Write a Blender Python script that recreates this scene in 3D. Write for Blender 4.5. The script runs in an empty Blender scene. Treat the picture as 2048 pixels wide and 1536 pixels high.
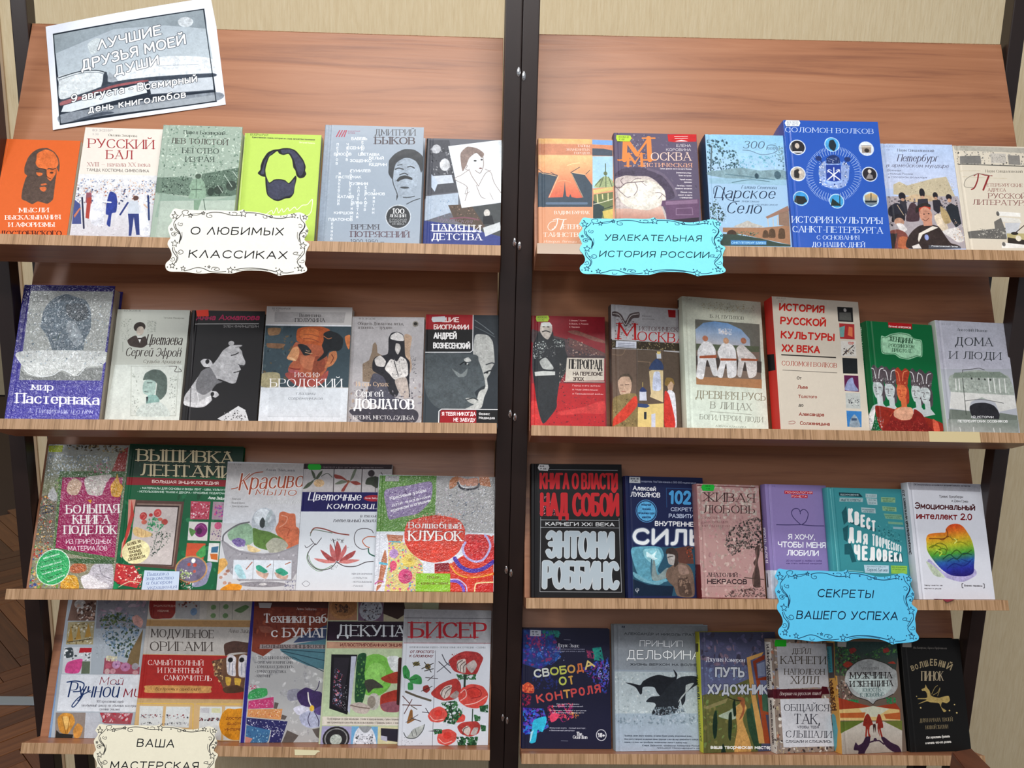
import bpy, bmesh, math, random
import numpy as np
from mathutils import Matrix, Vector
SC = bpy.context.scene; COL = SC.collection
# ---------------------------------------------------------------- camera, world, lamps, exposure
PIT, ROLL, YAW = .18569777, .02495282, .03142684
fw = Vector((math.sin(YAW) * math.cos(PIT), math.cos(YAW) * math.cos(PIT), -math.sin(PIT)))
rt = Vector((math.cos(YAW), -math.sin(YAW), 0)); up = rt.cross(fw)
r2 = rt * math.cos(ROLL) + up * math.sin(ROLL); u2 = up * math.cos(ROLL) - rt * math.sin(ROLL)
cd = bpy.data.cameras.new('camera'); cam = bpy.data.objects.new('camera', cd); COL.objects.link(cam)
cam.matrix_world = Matrix(((r2.x, u2.x, -fw.x, 0), (r2.y, u2.y, -fw.y, 0), (r2.z, u2.z, -fw.z, 1.5), (0, 0, 0, 1)))
cd.sensor_width = 36; cd.lens = 1600 / 2048 * 36; cd.clip_start = .01
SC.camera = cam
w = bpy.data.worlds.new('world'); SC.world = w; w.use_nodes = True
w.node_tree.nodes['Background'].inputs[0].default_value = (.88, .92, 1, 1)
w.node_tree.nodes['Background'].inputs[1].default_value = .34
def area(name, loc, target, sx, sy, power, col):
    l = bpy.data.lights.new(name, 'AREA'); l.shape = 'RECTANGLE'; l.size = sx; l.size_y = sy; l.energy = power; l.color = col
    o = bpy.data.objects.new(name, l); COL.objects.link(o); o.location = loc
    o.rotation_euler = (Vector(target) - Vector(loc)).to_track_quat('-Z', 'Y').to_euler(); return o
area('ceiling_lamp_near', (-.08, .62, 3.05), (-.08, .60, 0), 1.3, .24, 21, (1, .97, .93))
area('ceiling_lamp_side', (-2.05, -.78, 3.05), (-1.9, -.6, 0), .55, .60, 26, (.97, .98, 1))
area('ceiling_lamp_far', (-1.10, -2.15, 3.05), (-1.0, -2.0, 0), 3.3, .34, 58, (.97, .98, 1))
area('ceiling_lamp_middle', (.35, -.55, 3.05), (.35, -.50, 0), 1.6, .30, 40, (1, .98, .96))
SC.view_settings.view_transform = 'Standard'; SC.view_settings.look = 'None'
SC.view_settings.exposure = 0.0; SC.view_settings.gamma = 1; SC.view_settings.use_curve_mapping = False

# ---------------------------------------------------------------- printed art: a small 2-D painter (numpy)
GL = {}
def _g(s):
    for ln in s.strip().split('\n'):
        ch, w, st = ln.split(' ', 2)
        strokes = []
        for q in st.split(';'):
            q = q.strip(); sm = q[0] == '~'
            pts = [tuple(float(v) for v in p.split(',')) for p in q.lstrip('~').split()]
            strokes.append((sm, pts))
        GL[ch] = (float(w), strokes)
_g('''А 7 0,0 3.5,10;3.5,10 7,0;1.2,3.4 5.8,3.4
Б 6 5.4,10 0,10;0,10 0,0;~0,5.7 3,5.7 5.2,4.9 5.8,2.9 5.1,.8 3,0 0,0
В 6 0,0 0,10;~0,10 3,10 4.9,9.3 5.3,7.6 4.7,5.9 3,5.4 0,5.4;~0,5.4 3.3,5.3 5.3,4.5 5.8,2.7 5.1,.7 3.2,0 0,0
Г 5 0,0 0,10;0,10 5,10
Д 7.4 .2,-2 .2,0;.2,0 7.2,0;7.2,0 7.2,-2;~1,0 2,2.5 2.4,6 2.4,10;2.4,10 6.1,10;6.1,10 6.1,0
Е 5.4 0,10 0,0;5.2,10 0,10;0,0 5.4,0;0,5.3 4.5,5.3
Ж 9 4.5,0 4.5,10;.3,10 4.5,5;8.7,10 4.5,5;4.5,5 0,0;4.5,5 9,0
З 5.6 ~.3,8.6 1.2,9.7 2.7,10 4.7,9.3 5.1,7.6 4.2,5.9 2.2,5.4;~2.2,5.4 4.7,4.8 5.5,2.8 4.7,.7 2.5,0 .9,.4 0,1.5
И 6.6 0,10 0,0;0,0 6.6,10;6.6,10 6.6,0
Й 6.6 0,10 0,0;0,0 6.6,10;6.6,10 6.6,0;~1.9,12.8 3.3,11.7 4.7,12.8
К 6.2 0,0 0,10;5.7,10 0,4.6;1.9,6 6.2,0
Л 6.6 ~0,0 1.3,.6 2.1,3 2.4,10;2.4,10 6.4,10;6.4,10 6.4,0
М 8.2 .2,0 .5,10;.5,10 4.1,2.4;4.1,2.4 7.7,10;7.7,10 8,0
Н 6.4 0,0 0,10;6.4,0 6.4,10;0,5.2 6.4,5.2
О 7.6 ~3.8,10 1.1,8.7 0,5 1.1,1.3 3.8,0 6.5,1.3 7.6,5 6.5,8.7 3.8,10
П 6.3 0,0 0,10;0,10 6.3,10;6.3,10 6.3,0
Р 5.8 0,0 0,10;~0,10 3,10 5.2,9.3 5.8,7.3 5.2,5.3 3,4.6 0,4.6
С 6.5 ~6.4,8.3 5.4,9.6 3.6,10 1.1,8.7 0,5 1.1,1.3 3.7,0 5.5,.4 6.5,1.8
Т 6.4 3.2,0 3.2,10;0,10 6.4,10
У 6.3 0,10 3.2,3.8;~6.3,10 2.9,1.6 2,.3 .5,.1
Ф 8 4,-.3 4,10.3;~4,8.8 1.2,8 0,5.2 1.2,2.4 4,1.6 6.8,2.4 8,5.2 6.8,8 4,8.8
Х 6.2 0,10 6.2,0;6.2,10 0,0
Ц 7 0,10 0,0;0,0 7,0;7,0 7,-2;6.1,0 6.1,10
Ч 5.7 ~0,10 0,6.6 .8,5 2.8,4.5 5.7,5.2;5.7,10 5.7,0
Ш 8.6 0,10 0,0;0,0 8.6,0;8.6,0 8.6,10;4.3,0 4.3,10
Щ 9.4 0,10 0,0;0,0 9.4,0;8.4,0 8.4,10;4.2,0 4.2,10;9.4,0 9.4,-2
Ъ 7 0,10 1.6,10;1.6,10 1.6,0;~1.6,5.6 4.5,5.6 6.3,4.8 6.9,2.8 6.2,.8 4.5,0 1.6,0
Ы 7.6 0,10 0,0;~0,5.6 2.4,5.6 4.4,4.8 4.9,2.8 4.3,.8 2.4,0 0,0;7.5,0 7.5,10
Ь 5.6 0,10 0,0;~0,5.6 3,5.6 4.9,4.8 5.5,2.8 4.9,.8 3,0 0,0
Э 6.4 ~0,8.4 1.4,9.7 3,10 5.4,8.6 6.4,5 5.4,1.4 3,0 1.3,.3 0,1.7;1.9,5.2 6.3,5.2
Ю 9.4 0,0 0,10;0,5 2.6,5;~6,10 3.4,8.6 2.6,5 3.4,1.4 6,0 8.6,1.4 9.4,5 8.6,8.6 6,10
Я 5.8 5.7,0 5.7,10;~5.7,10 2.8,10 .7,9.2 .2,7.3 .8,5.3 2.8,4.6 5.7,4.6;3,4.6 0,0
V 6.6 0,10 3.3,0;3.3,0 6.6,10
I 1 .5,0 .5,10
Y 6 0,10 3,5;6,10 3,5;3,5 3,0
G 7 ~6.4,8.3 5.4,9.6 3.6,10 1.1,8.7 0,5 1.1,1.3 3.7,0 6.4,1;6.5,.5 6.5,4.6;6.5,4.6 4,4.6
0 5.6 ~2.8,10 .8,8.6 0,5 .8,1.4 2.8,0 4.8,1.4 5.6,5 4.8,8.6 2.8,10
1 3.4 .2,8 2.4,10;2.4,10 2.4,0
2 5.5 ~.3,8 1.2,9.6 2.8,10 4.8,9.2 5.2,7.2 4,4.6 0,0;0,0 5.6,0
3 5.4 ~.3,8.6 1.2,9.7 2.7,10 4.6,9.3 5,7.6 4.2,5.9 2.2,5.4;~2.2,5.4 4.6,4.8 5.3,2.8 4.5,.7 2.5,0 .9,.4 0,1.5
4 5.8 4.4,0 4.4,10;4.4,10 0,3;0,3 5.8,3
5 5.4 5,10 .7,10;.7,10 .4,5.4;~.4,5.4 2.7,6.3 4.8,5.3 5.4,3.2 4.6,.9 2.5,0 .9,.3 0,1.3
6 5.5 ~4.9,9.5 3,10 .9,8 0,4 .8,.9 2.8,0 4.8,.9 5.5,3.1 4.8,5.4 2.8,6.1 .9,5 .1,3.4
7 5.4 0,10 5.4,10;5.4,10 2,0
8 5.5 ~2.75,10 .8,9.2 .5,7.5 1.2,5.9 2.75,5.4 4.6,4.5 5.4,2.7 4.6,.7 2.75,0 .9,.7 .1,2.7 .9,4.5 2.75,5.4 4.3,5.9 5,7.5 4.7,9.2 2.75,10
9 5.5 ~.6,.5 2.5,0 4.6,2 5.5,6 4.7,9.1 2.7,10 .7,9.1 0,6.9 .7,4.6 2.7,3.9 4.6,5 5.4,6.6
. 1 .4,0 .5,.5
, 1 .6,.5 .2,-1.6
- 3 0,4 3,4
— 7 0,4 7,4
! 1 .5,10 .5,3;.5,0 .5,.5
+ 5 2.5,1.5 2.5,6.5;0,4 5,4
= 5 0,5.2 5,5.2;0,2.8 5,2.8
( 2 ~2,11 .4,8 .4,2 2,-1
) 2 ~0,11 1.6,8 1.6,2 0,-1
: 1 .5,5 .5,5.6;.5,.2 .5,.8
• 2.6 ~.7,3.6 1.3,4.6 1.9,3.6 1.3,2.8 .7,3.6
« 3 1.4,6 0,4;0,4 1.4,2;3,6 1.6,4;1.6,4 3,2
» 3 0,6 1.4,4;1.4,4 0,2;1.6,6 3,4;3,4 1.6,2
а 4.8 ~.4,6 2.1,7 4,6.4 4.5,4.6 4.6,0;~4.5,4 1.8,3.8 .2,3.1 .1,1.3 .9,.2 2.4,0 3.8,.7 4.5,2
б 5.2 ~4.9,10.5 2.6,9.8 .8,8.4 0,5.4 0,3.4;~0,3.4 .8,1 2.6,0 4.4,1 5.2,3.4 4.4,5.8 2.6,6.6 .8,5.6 0,3.4
е 5 .1,3.7 4.8,3.7;~4.8,3.7 4.3,6 2.5,7 .7,5.9 0,3.5 .8,1 2.7,0 4.7,1.2
р 5 0,7 0,-3;~0,5.4 1,6.7 2.6,7 4.5,5.9 5,3.5 4.5,1.1 2.6,0 1,.3 0,1.6
у 5 0,7 2.6,.8;~5,7 2.6,.2 1.6,-2.3 .2,-2.9
ф 7.2 3.6,-3 3.6,10;~3.6,6.6 1,6 0,3.5 1,1 3.6,.4 6.2,1 7.2,3.5 6.2,6 3.6,6.6
h 4.8 0,0 0,10;~0,5 1.4,6.8 3.4,6.8 4.6,5 4.6,0
r 3 0,0 0,7;~0,4.6 1.2,6.5 3,6.9
n 4.8 0,0 0,7;~0,4.8 1.4,6.7 3.4,6.8 4.6,5 4.6,0
i 1 .5,0 .5,7;.5,9 .5,9.6
d 5 5,0 5,10;~5,5.4 4,6.7 2.4,7 .5,5.9 0,3.5 .5,1.1 2.4,0 4,.3 5,1.6
u 4.8 ~0,7 0,2 1.2,.2 3.2,.2 4.6,2;4.6,7 4.6,0
t 3 1.4,9 1.4,0;0,7 3,7
b 5 0,0 0,10;~0,5.4 1,6.7 2.6,7 4.5,5.9 5,3.5 4.5,1.1 2.6,0 1,.3 0,1.6''')
for a, b in zip('ABEKMHOPCTXЁ', 'АВЕКМНОРСТХЕ'): GL[a] = GL[b]
for a, b in zip('вгджзийклмнопстхцчшщъыьэюя', 'ВГДЖЗИЙКЛМНОПСТХЦЧШЩЪЫЬЭЮЯ'):
    w, st = GL[b]; GL[a] = (w * .74, [(s, [(x * .74, y * .7 if y <= 10 else 7 + (y - 10)) for x, y in p]) for s, p in st])
for a, b in zip('eaocpxyu', 'еаосрхуu'): GL[a] = GL[b]
GL['T'] = GL['Т']
HAND = {'Л': (6.4, [(False, [(0, 0), (3.6, 10)]), (False, [(3.6, 10), (6.4, 0)])])}
ITAL = {'и': GL['u'], 'п': GL['n'],
        'т': (7, [(False, [(0, 0), (0, 7)]), (True, [(0, 4.8), (1, 6.7), (2.4, 6.8), (3.3, 5), (3.3, 0)]), (True, [(3.3, 4.8), (4.4, 6.7), (5.8, 6.8), (6.8, 5), (6.8, 0)])]),
        'й': (4.8, GL['u'][1] + [(True, [(1, 9.6), (2.4, 8.8), (3.8, 9.6)])])}

def rgb(h):
    if len(h) == 3: h = ''.join(c * 2 for c in h)
    return np.array([int(h[i:i + 2], 16) / 255. for i in (0, 2, 4)], np.float32)
def smooth(P, closed=False, k=6, tau=.5):
    P = np.asarray(P, float)
    if len(P) < 3: return P
    Q = np.vstack([P[-1], P, P[0], P[1]]) if closed else np.vstack([P[0], P, P[-1]])
    t = np.linspace(0, 1, k, endpoint=False)[:, None]; out = []
    for i in range(len(Q) - 3):
        a, b, c, d = Q[i:i + 4]
        m0, m1 = tau * (c - a), tau * (d - b); out.append(b + m0 * t + (3 * (c - b) - 2 * m0 - m1) * t ** 2 + (2 * (b - c) + m0 + m1) * t ** 3)
    if not closed: out.append(P[-1:])
    return np.vstack(out)

class Art:
    """canvas in tenths of a millimetre; x may start below zero (the spine side of a book)"""
    def __init__(s, x0, w, h, res):
        s.x0, s.k = x0, res; s.W = max(4, int(w * res)); s.H = max(4, int(h * res))
        s.a = np.zeros((s.H, s.W, 3), np.float32) + .8; s.pm = np.zeros((s.H, s.W), np.float32); s.soft = 0
    def px(s, P):
        P = np.asarray(P, float).reshape(-1, 2); return np.c_[(P[:, 0] - s.x0) * s.k, P[:, 1] * s.k]
    def box(s, P, m=1):
        x0 = max(0, int(P[:, 0].min() - m)); x1 = min(s.W, int(P[:, 0].max() + m) + 1)
        y0 = max(0, int(P[:, 1].min() - m)); y1 = min(s.H, int(P[:, 1].max() + m) + 1)
        return x0, y0, x1, y1
    def mask(s, P):
        x0, y0, x1, y1 = s.box(P)
        if x1 <= x0 or y1 <= y0: return None
        n = 3; gx = x0 + (np.arange((x1 - x0) * n) + .5) / n; gy = y0 + (np.arange((y1 - y0) * n) + .5) / n
        M = np.zeros((len(gy), len(gx)), bool); A = P; Bq = np.roll(P, -1, 0)
        for (ax, ay), (bx, by) in zip(A, Bq):
            if ay == by: continue
            lo, hi = (ay, by) if ay < by else (by, ay)
            i0, i1 = np.searchsorted(gy, [lo, hi])
            if i1 <= i0: continue
            yy = gy[i0:i1]; xc = ax + (yy - ay) * (bx - ax) / (by - ay)
            M[i0:i1] ^= gx[None, :] > xc[:, None]
        m = M.reshape(y1 - y0, n, x1 - x0, n).mean((1, 3)).astype(np.float32)
        return (x0, y0, x1, y1), m
    def put(s, bm, col, al=1.):
        if bm is None: return
        (x0, y0, x1, y1), m = bm; v = s.a[y0:y1, x0:x1]; m = (m * al)[..., None]; v += (col - v) * m
        q = s.pm[y0:y1, x0:x1]; q += (s.soft - q) * m[..., 0]
    def poly(s, P, col): s.put(s.mask(s.px(P)), col)
    def ell(s, cx, cy, rx, ry, col, rot=0, n=22):
        t = np.linspace(0, 2 * np.pi, n, endpoint=False); c, q = np.cos(rot), np.sin(rot)
        X, Y = rx * np.cos(t), ry * np.sin(t); s.poly(np.c_[cx + X * c - Y * q, cy + X * q + Y * c], col)
    def segs(s, S, bb):
        x0, y0, x1, y1 = bb; m = np.zeros((y1 - y0, x1 - x0), np.float32)
        for ax, ay, bx, by, r0, r1 in S:
            r = max(r0, r1) + 1
            i0 = max(x0, int(min(ax, bx) - r)); i1 = min(x1, int(max(ax, bx) + r) + 2)
            j0 = max(y0, int(min(ay, by) - r)); j1 = min(y1, int(max(ay, by) + r) + 2)
            if i1 <= i0 or j1 <= j0: continue
            X = np.arange(i0, i1)[None, :] + .5 - ax; Y = np.arange(j0, j1)[:, None] + .5 - ay
            dx, dy = bx - ax, by - ay; L = dx * dx + dy * dy
            t = np.clip((X * dx + Y * dy) / L, 0, 1) if L > 1e-9 else 0.
            d = np.sqrt((X - t * dx) ** 2 + (Y - t * dy) ** 2)
            c = np.clip(r0 + (r1 - r0) * t - d + .5, 0, 1)
            w = m[j0 - y0:j1 - y0, i0 - x0:i1 - x0]; np.maximum(w, c, out=w)
        return m
    def line(s, P, w, col, sm=False):
        P = s.px(smooth(P) if sm else P); r = max(w * s.k / 2, .35)
        al = min(1, w * s.k / 2 / .35)
        S = [(*P[i], *P[i + 1], r, r) for i in range(len(P) - 1)]
        bb = s.box(P, r + 2)
        if bb[2] > bb[0] and bb[3] > bb[1]: s.put((bb, s.segs(S, bb)), col, al)
    def text(s, st, cols, p, q, up, txt):
        o, e, u = s.px([p, q, (p[0] + up[0], p[1] + up[1])]); e = e - o; u = u - o
        L = []; x = 0
        serif = 's' in st; gap = 1.9 if not serif else 2.1
        if 'h' in st: gap = 2.6
        if 'B' in st: gap = 2.6
        for ch in txt:
            if ch == ' ': x += 4.2; continue
            g = None
            if 'h' in st: g = HAND.get(ch)
            if 'i' in st: g = g or ITAL.get(ch)
            g = g or GL.get(ch)
            if g is None: x += 4; continue
            L.append((x, g)); x += g[0] + gap
        W = max(x - gap, 1); hp = np.hypot(*u); sx = np.hypot(*e) / W
        th = .075; tn = .075
        if serif: th, tn = (.095, .034) if 'b' in st else (.068, .024)
        elif 'B' in st: th = tn = .102
        elif 'b' in st: th = tn = .088
        elif 'n' in st: th = tn = .055
        if 'i' in st and serif: th, tn = (.08, .035) if 'b' in st else (.052, .02)
        if 'h' in st: th = tn = .078 if 'b' in st else .062
        th *= hp; tn *= hp
        th = min(th, sx * 1.75 if 'B' in st else sx * 1.5); tn = min(tn, th)
        sl = .22 if 'i' in st else (.12 if 'h' in st else 0)
        S = []
        ex = e / W
        sk = sl * hp / 10 / max(np.hypot(*ex), 1e-6)
        ky = max(1 - 2 * tn / hp, .5); kx = max(1 - 2 * th / max(np.hypot(*e), 1e-6), .5)
        def T(x, y): return o + ex * ((x + sk * y) * kx + W * (1 - kx) / 2) + u * ((y * ky + 5 * (1 - ky)) / 10.)
        for x0, (gw, strokes) in L:
            for sm, pts in strokes:
                P = smooth(pts, k=4) if sm else np.asarray(pts, float)
                D = np.diff(P, axis=0); l = np.hypot(D[:, 0], D[:, 1]) + 1e-9; f = np.abs(D[:, 1]) / l
                if not sm and serif: f = np.where((D[:, 0] * D[:, 1] > 0) & (np.abs(D[:, 0]) > .8), f * .25, f)
                R = tn + (th - tn) * f ** 1.5
                Rv = np.r_[R[0], (R[1:] + R[:-1]) / 2, R[-1]] if sm else None
                Q = [T(x0 + a, b) for a, b in P]
                for i in range(len(Q) - 1):
                    r0, r1 = (Rv[i], Rv[i + 1]) if sm else (R[i], R[i])
                    S.append((Q[i][0], Q[i][1], Q[i + 1][0], Q[i + 1][1], r0, r1))
                if serif and 'i' not in st:
                    for (a, b), (c, d) in ((P[0], P[1]), (P[-1], P[-2])):
                        if abs(d - b) > 1.5 * abs(c - a) * .6 and not sm and abs(b - d) > 3 and (abs(b) < .5 or b > 6.8):
                            w = 1.9 if 'b' in st else 1.35
                            A = T(x0 + a - w, b); B = T(x0 + a + w, b); S.append((*A, *B, tn, tn))
                    (a, b), (c, d) = P[0], P[-1]
                    if not sm and abs(b - d) < .1 and (b > 9 or b < .1) and abs(a - c) > 3.5 and gw < 6.7:
                        for X, oth in ((a, c), (c, a)):
                            if min(X, gw - X) < .5 and not (b > 9 and X < .5 and gw < 6.1) and not (b < .5 and X < .5):
                                A = T(x0 + X, b); B = T(x0 + X, b + (-1.8 if b > 5 else 1.8)); S.append((*A, *B, tn * 1.5, tn))
        if not S: return
        S = [(a, b, c, d, max(r, .3), max(t, .3)) for a, b, c, d, r, t in S]
        al = 1. if th > .45 else max(.55, th / .45)
        A = np.array(S); Pm = np.vstack([A[:, :2], A[:, 2:4]])
        bb = s.box(Pm, th + 3 + hp * .08)
        if bb[2] <= bb[0] or bb[3] <= bb[1]: return
        cols = cols.split('/')
        if len(cols) > 1:
            dr = max(min(.05 * hp, sx * .6), .6)
            s.put((bb, s.segs([(a, b, c, d, r + dr, t + dr) for a, b, c, d, r, t in S], bb)), rgb(cols[1]), .9)
        s.put((bb, s.segs(S, bb)), rgb(cols[0]), al)
    def speck(s, n, size, cols, seed, P, sm):
        P = smooth(P, True) if sm else np.asarray(P, float)
        bm = s.mask(s.px(P))
        if bm is None: return
        (x0, y0, x1, y1), m = bm
        R = np.random.RandomState(seed); C = [rgb(c) for c in cols.split(',')]
        bx0, by0 = P.min(0); bx1, by1 = P.max(0); big = s.a; s.a = big.copy()
        n = int(n * 2.2); size = max(size * .75, 7)
        for i in range(n):
            a = R.uniform(0, np.pi); r = size / 2 * R.uniform(.5, 1.25); e = R.uniform(.25, .8)
            s.ell(R.uniform(bx0, bx1), R.uniform(by0, by1), r, r * e, C[R.randint(len(C))], a, 8)
        new = s.a[y0:y1, x0:x1]; s.a = big; v = big[y0:y1, x0:x1]; v += (new - v) * m[..., None]
    def grad(s, c0, c1, p, q, P, sm):
        P = smooth(P, True) if sm else P
        bm = s.mask(s.px(P))
        if bm is None: return
        (x0, y0, x1, y1), m = bm; p, q = s.px([p, q]); d = q - p; L = max(d @ d, 1e-6)
        X = np.arange(x0, x1)[None, :] - p[0]; Y = np.arange(y0, y1)[:, None] - p[1]
        t = np.clip((X * d[0] + Y * d[1]) / L, 0, 1)[..., None].astype(np.float32)
        v = s.a[y0:y1, x0:x1]
        if c1 is None:
            C = np.array(c0); ti = t[..., 0] * (len(C) - 1); i = np.minimum(ti.astype(int), len(C) - 2); c = C[i] + (C[i + 1] - C[i]) * (ti - i)[..., None]
        else: c = c0 + (c1 - c0) * t
        v += (c - v) * m[..., None]; q = s.pm[y0:y1, x0:x1]; q += (s.soft - q) * m
    def blur(s, x, k):
        for ax in (0, 1):
            pad = [(0, 0)] * x.ndim; pad[ax] = (len(k) // 2,) * 2; y = np.pad(x, pad, 'edge'); n = x.shape[ax]
            x = sum(w * np.take(y, range(i, i + n), axis=ax) for i, w in enumerate(k))
        return x
    def finish(s):
        # printed halftone softness and mottling of the pictures (not of the flat grounds)
        s.a = s.blur(s.a, (.18, .64, .18)).astype(np.float32)
        R = np.random.RandomState(s.W * 7 + s.H); n = np.zeros((s.H, s.W), np.float32)
        for c, am in ((3, .5), (6, .8), (14, .8), (34, .6)):
            g = R.randn(s.H // c + 3, s.W // c + 3); yy = np.arange(s.H) / c; xx = np.arange(s.W) / c
            i, j = yy.astype(int), xx.astype(int); fy = (yy - i)[:, None]; fx = (xx - j)[None, :]
            fy = fy * fy * (3 - 2 * fy); fx = fx * fx * (3 - 2 * fx)
            n += am * ((g[i][:, j] * (1 - fx) + g[i][:, j + 1] * fx) * (1 - fy) + (g[i + 1][:, j] * (1 - fx) + g[i + 1][:, j + 1] * fx) * fy)
        k = (.1, .2, .4, .2, .1); pm = s.blur(s.pm, k); b2 = s.blur(s.blur(s.a, k), k); s.a += (b2 - s.a) * (pm * .35)[..., None]; amp = .004 + .042 * pm
        s.a *= (1 + n * amp)[..., None]; s.a += (R.randn(s.H, s.W, 3) * .006).astype(np.float32) * s.pm[..., None]
        np.clip(s.a, 0, 1, out=s.a)
    def run(s, code):
        pt = lambda w: tuple(float(v) for v in w.split(','))
        for ln in code.strip().split('\n'):
            f = ln.split(' '); o = f[0]
            s.soft = 1. if o == 'X' or (o in 'PEHG' and ('~' in f or o == 'E')) else (0. if o in 'BMTF' else .35)
            if o == 'F': s.finish(); continue
            if o == 'B': s.a[:] = rgb(f[1])
            elif o == 'M': s.poly([(s.x0 - 9, -9), (0, -9), (0, 9999), (s.x0 - 9, 9999)], rgb(f[1]))
            elif o in 'Pk':
                sm = f[2] == '~'; P = [pt(w) for w in f[2 + sm:]]; s.poly(smooth(P, True, 6, .36) if sm else P, rgb(f[1]))
            elif o == 'L':
                sm = f[3] == '~'; s.line([pt(w) for w in f[3 + sm:]], float(f[2]), rgb(f[1]), sm)
            elif o == 'E':
                x, y, a, b, r = (float(v) for v in f[2].split(',')); s.ell(x, y, a, b, rgb(f[1]), r)
            elif o == 'X':
                sm = f[5] == '~'; s.speck(int(f[1]), float(f[2]), f[3], int(f[4]), [pt(w) for w in f[5 + sm:]], sm)
            elif o == 'H':
                sm = f[4] == '~'; s.grad([rgb(c) for c in f[1].split(',')], None, pt(f[2]), pt(f[3]), [pt(w) for w in f[4 + sm:]], sm)
            elif o == 'G':
                sm = f[5] == '~'; s.grad(rgb(f[1]), rgb(f[2]), pt(f[3]), pt(f[4]), [pt(w) for w in f[5 + sm:]], sm)
            elif o == 'T': s.text(f[1], f[2], pt(f[3]), pt(f[4]), pt(f[5]), ' '.join(f[6:]))
    def image(s, name):
        k = (.08, .24, .36, .24, .08); s.a += .4 * (s.a - s.blur(s.blur(s.a, k), k))
        g = s.a.mean(2, keepdims=True); s.a = g + (s.a - g) * .98; s.a = .5 + (s.a - .5) * 1.05
        im = bpy.data.images.new(name, s.W, s.H)
        px = np.ones((s.H, s.W, 4), np.float32); px[..., :3] = np.clip(s.a[::-1], 0, 1)
        im.pixels.foreach_set(px.ravel()); im.update(); im.pack()
        return im

WALLX, THRY = -1.0601, 2.3292
PH = dict(L=.419, R=.424)
XE = {'L': (-0.8056, 0.0172), 'R': (0.0742, 0.9218)}
TAPE = (0.66799, 0.75532)
TORN = [(0.4759, -0.0037), (0.5178, -0.0045), (0.5216, -0.0061), (0.5163, -0.0083), (0.5129, -0.0124), (0.4772, -0.013)]
BOLTZ = (1.7603, 1.4857, 1.187, 0.8933, 0.5941)
BLOCK = [(0.7751, 1.1619, 0.6804), (0.8143, 1.1713, 0.6804), (0.8169, 1.11, 0.6804), (0.7698, 1.1014, 0.6804)]
GRP = dict(L0='books on the top left shelf', L1='books on the second left shelf', L2='books on the third left shelf', L3='books on the bottom left shelf', R0='books on the top right shelf', R1='books on the second right shelf', R2='books on the third right shelf', R3='books on the bottom right shelf')
SH = {'L0': ((-0.8056, 1.34184, 1.45626), (0.999999, 0.0, 0.001112), (-0.001018, 0.403546, 0.914959), (-0.000449, -0.91496, 0.403545), 0.8228),
 'L1': ((-0.8056, 1.34184, 1.16059), (0.999964, 0.0, 0.008434), (-0.007717, 0.403557, 0.914922), (-0.003404, -0.914954, 0.403543), 0.82283),
 'L2': ((-0.8056, 1.34184, 0.86489), (0.999993, 0.0, 0.003696), (-0.003382, 0.403548, 0.914952), (-0.001492, -0.914959, 0.403545), 0.82281),
 'L3': ((-0.8056, 1.34184, 0.57568), (0.999931, 0.0, -0.011722), (0.010725, 0.403569, 0.914887), (0.004731, -0.914949, 0.403541), 0.82286),
 'R0': ((0.0742, 1.34184, 1.46166), (0.999953, 0.0, 0.009713), (-0.008887, 0.403561, 0.914909), (-0.00392, -0.914953, 0.403542), 0.84764),
 'R1': ((0.0742, 1.34184, 1.16513), (0.999998, 0.0, 0.001873), (-0.001714, 0.403546, 0.914958), (-0.000756, -0.914959, 0.403545), 0.8476),
 'R2': ((0.0742, 1.34184, 0.85844), (0.999977, 0.0, 0.006784), (-0.006207, 0.403553, 0.914935), (-0.002738, -0.914956, 0.403544), 0.84762),
 'R3': ((0.0742, 1.34184, 0.5594), (1.0, 0.0, 0.000254), (-0.000233, 0.403545, 0.91496), (-0.000103, -0.91496, 0.403545), 0.8476)}
# printed artwork, with glare and shade painted into some covers: one list of paint strokes per cover, in tenths of a millimetre on that cover (x < 0 is the spine)
BOOKS = []
FLAT = []
BOOKS.append(dict(id='orange', s='L0', u=-0.0016, w=0.1213, h=0.1885, n=[0.013,0.013], t=0.013, k='p', side='e9e2cf', label='orange paperback with a dark bearded head,leftmost on its shelf', st=[], art='''B d9662f
P 5a4a42 ~ 368,505 398,336 465,226 553,164 689,149 809,215 893,321 932,458 934,573 881,491 902,613 901,735 906,916 906,1067 829,1144 716,1117 661,1111 586,1158 484,1109 403,1066 392,900 413,718 431,656 384,612
P d9703b ~ 538,254 665,173 796,223 872,322 907,428 870,506 753,510 730,541 587,499 535,424 540,362
P d9703b ~ 737,541 871,514 885,613 826,737 765,693 734,617
P d9703b ~ 573,591 670,604 669,642 623,659 585,629
P d06a3b 671,802 750,781 781,806 689,829
P d06a3b ~ 666,863 746,845 778,882 745,936 686,907
L 3a2c28 12.3 ~ 566,546 631,521 723,541
L 3a2c28 12.3 ~ 761,517 825,531 871,514
E 3a2c28 820,592,30.1,13.8,0
L 3a2c28 9.6 ~ 726,556 745,648 793,692 821,699
X 60 16.3 6f5d50,463832,7e6655 3 390,840 454,717 649,742 835,797 897,1052 768,1101 578,1106 430,1020
F
T sb fff4ec 394,1310 870,1293 -12,-77 МЫСЛИ
T sb fff4ec 195,1442 1076,1410 -12,-74 ВЫСКАЗЫВАНИЯ
T sb fff4ec 267,1565 1000,1545 -11,-74 И АФОРИЗМЫ
T sb 4a1c10 164,1726 1136,1701 -13,-88 ДОСТОЕВСКОГО'''))
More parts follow.
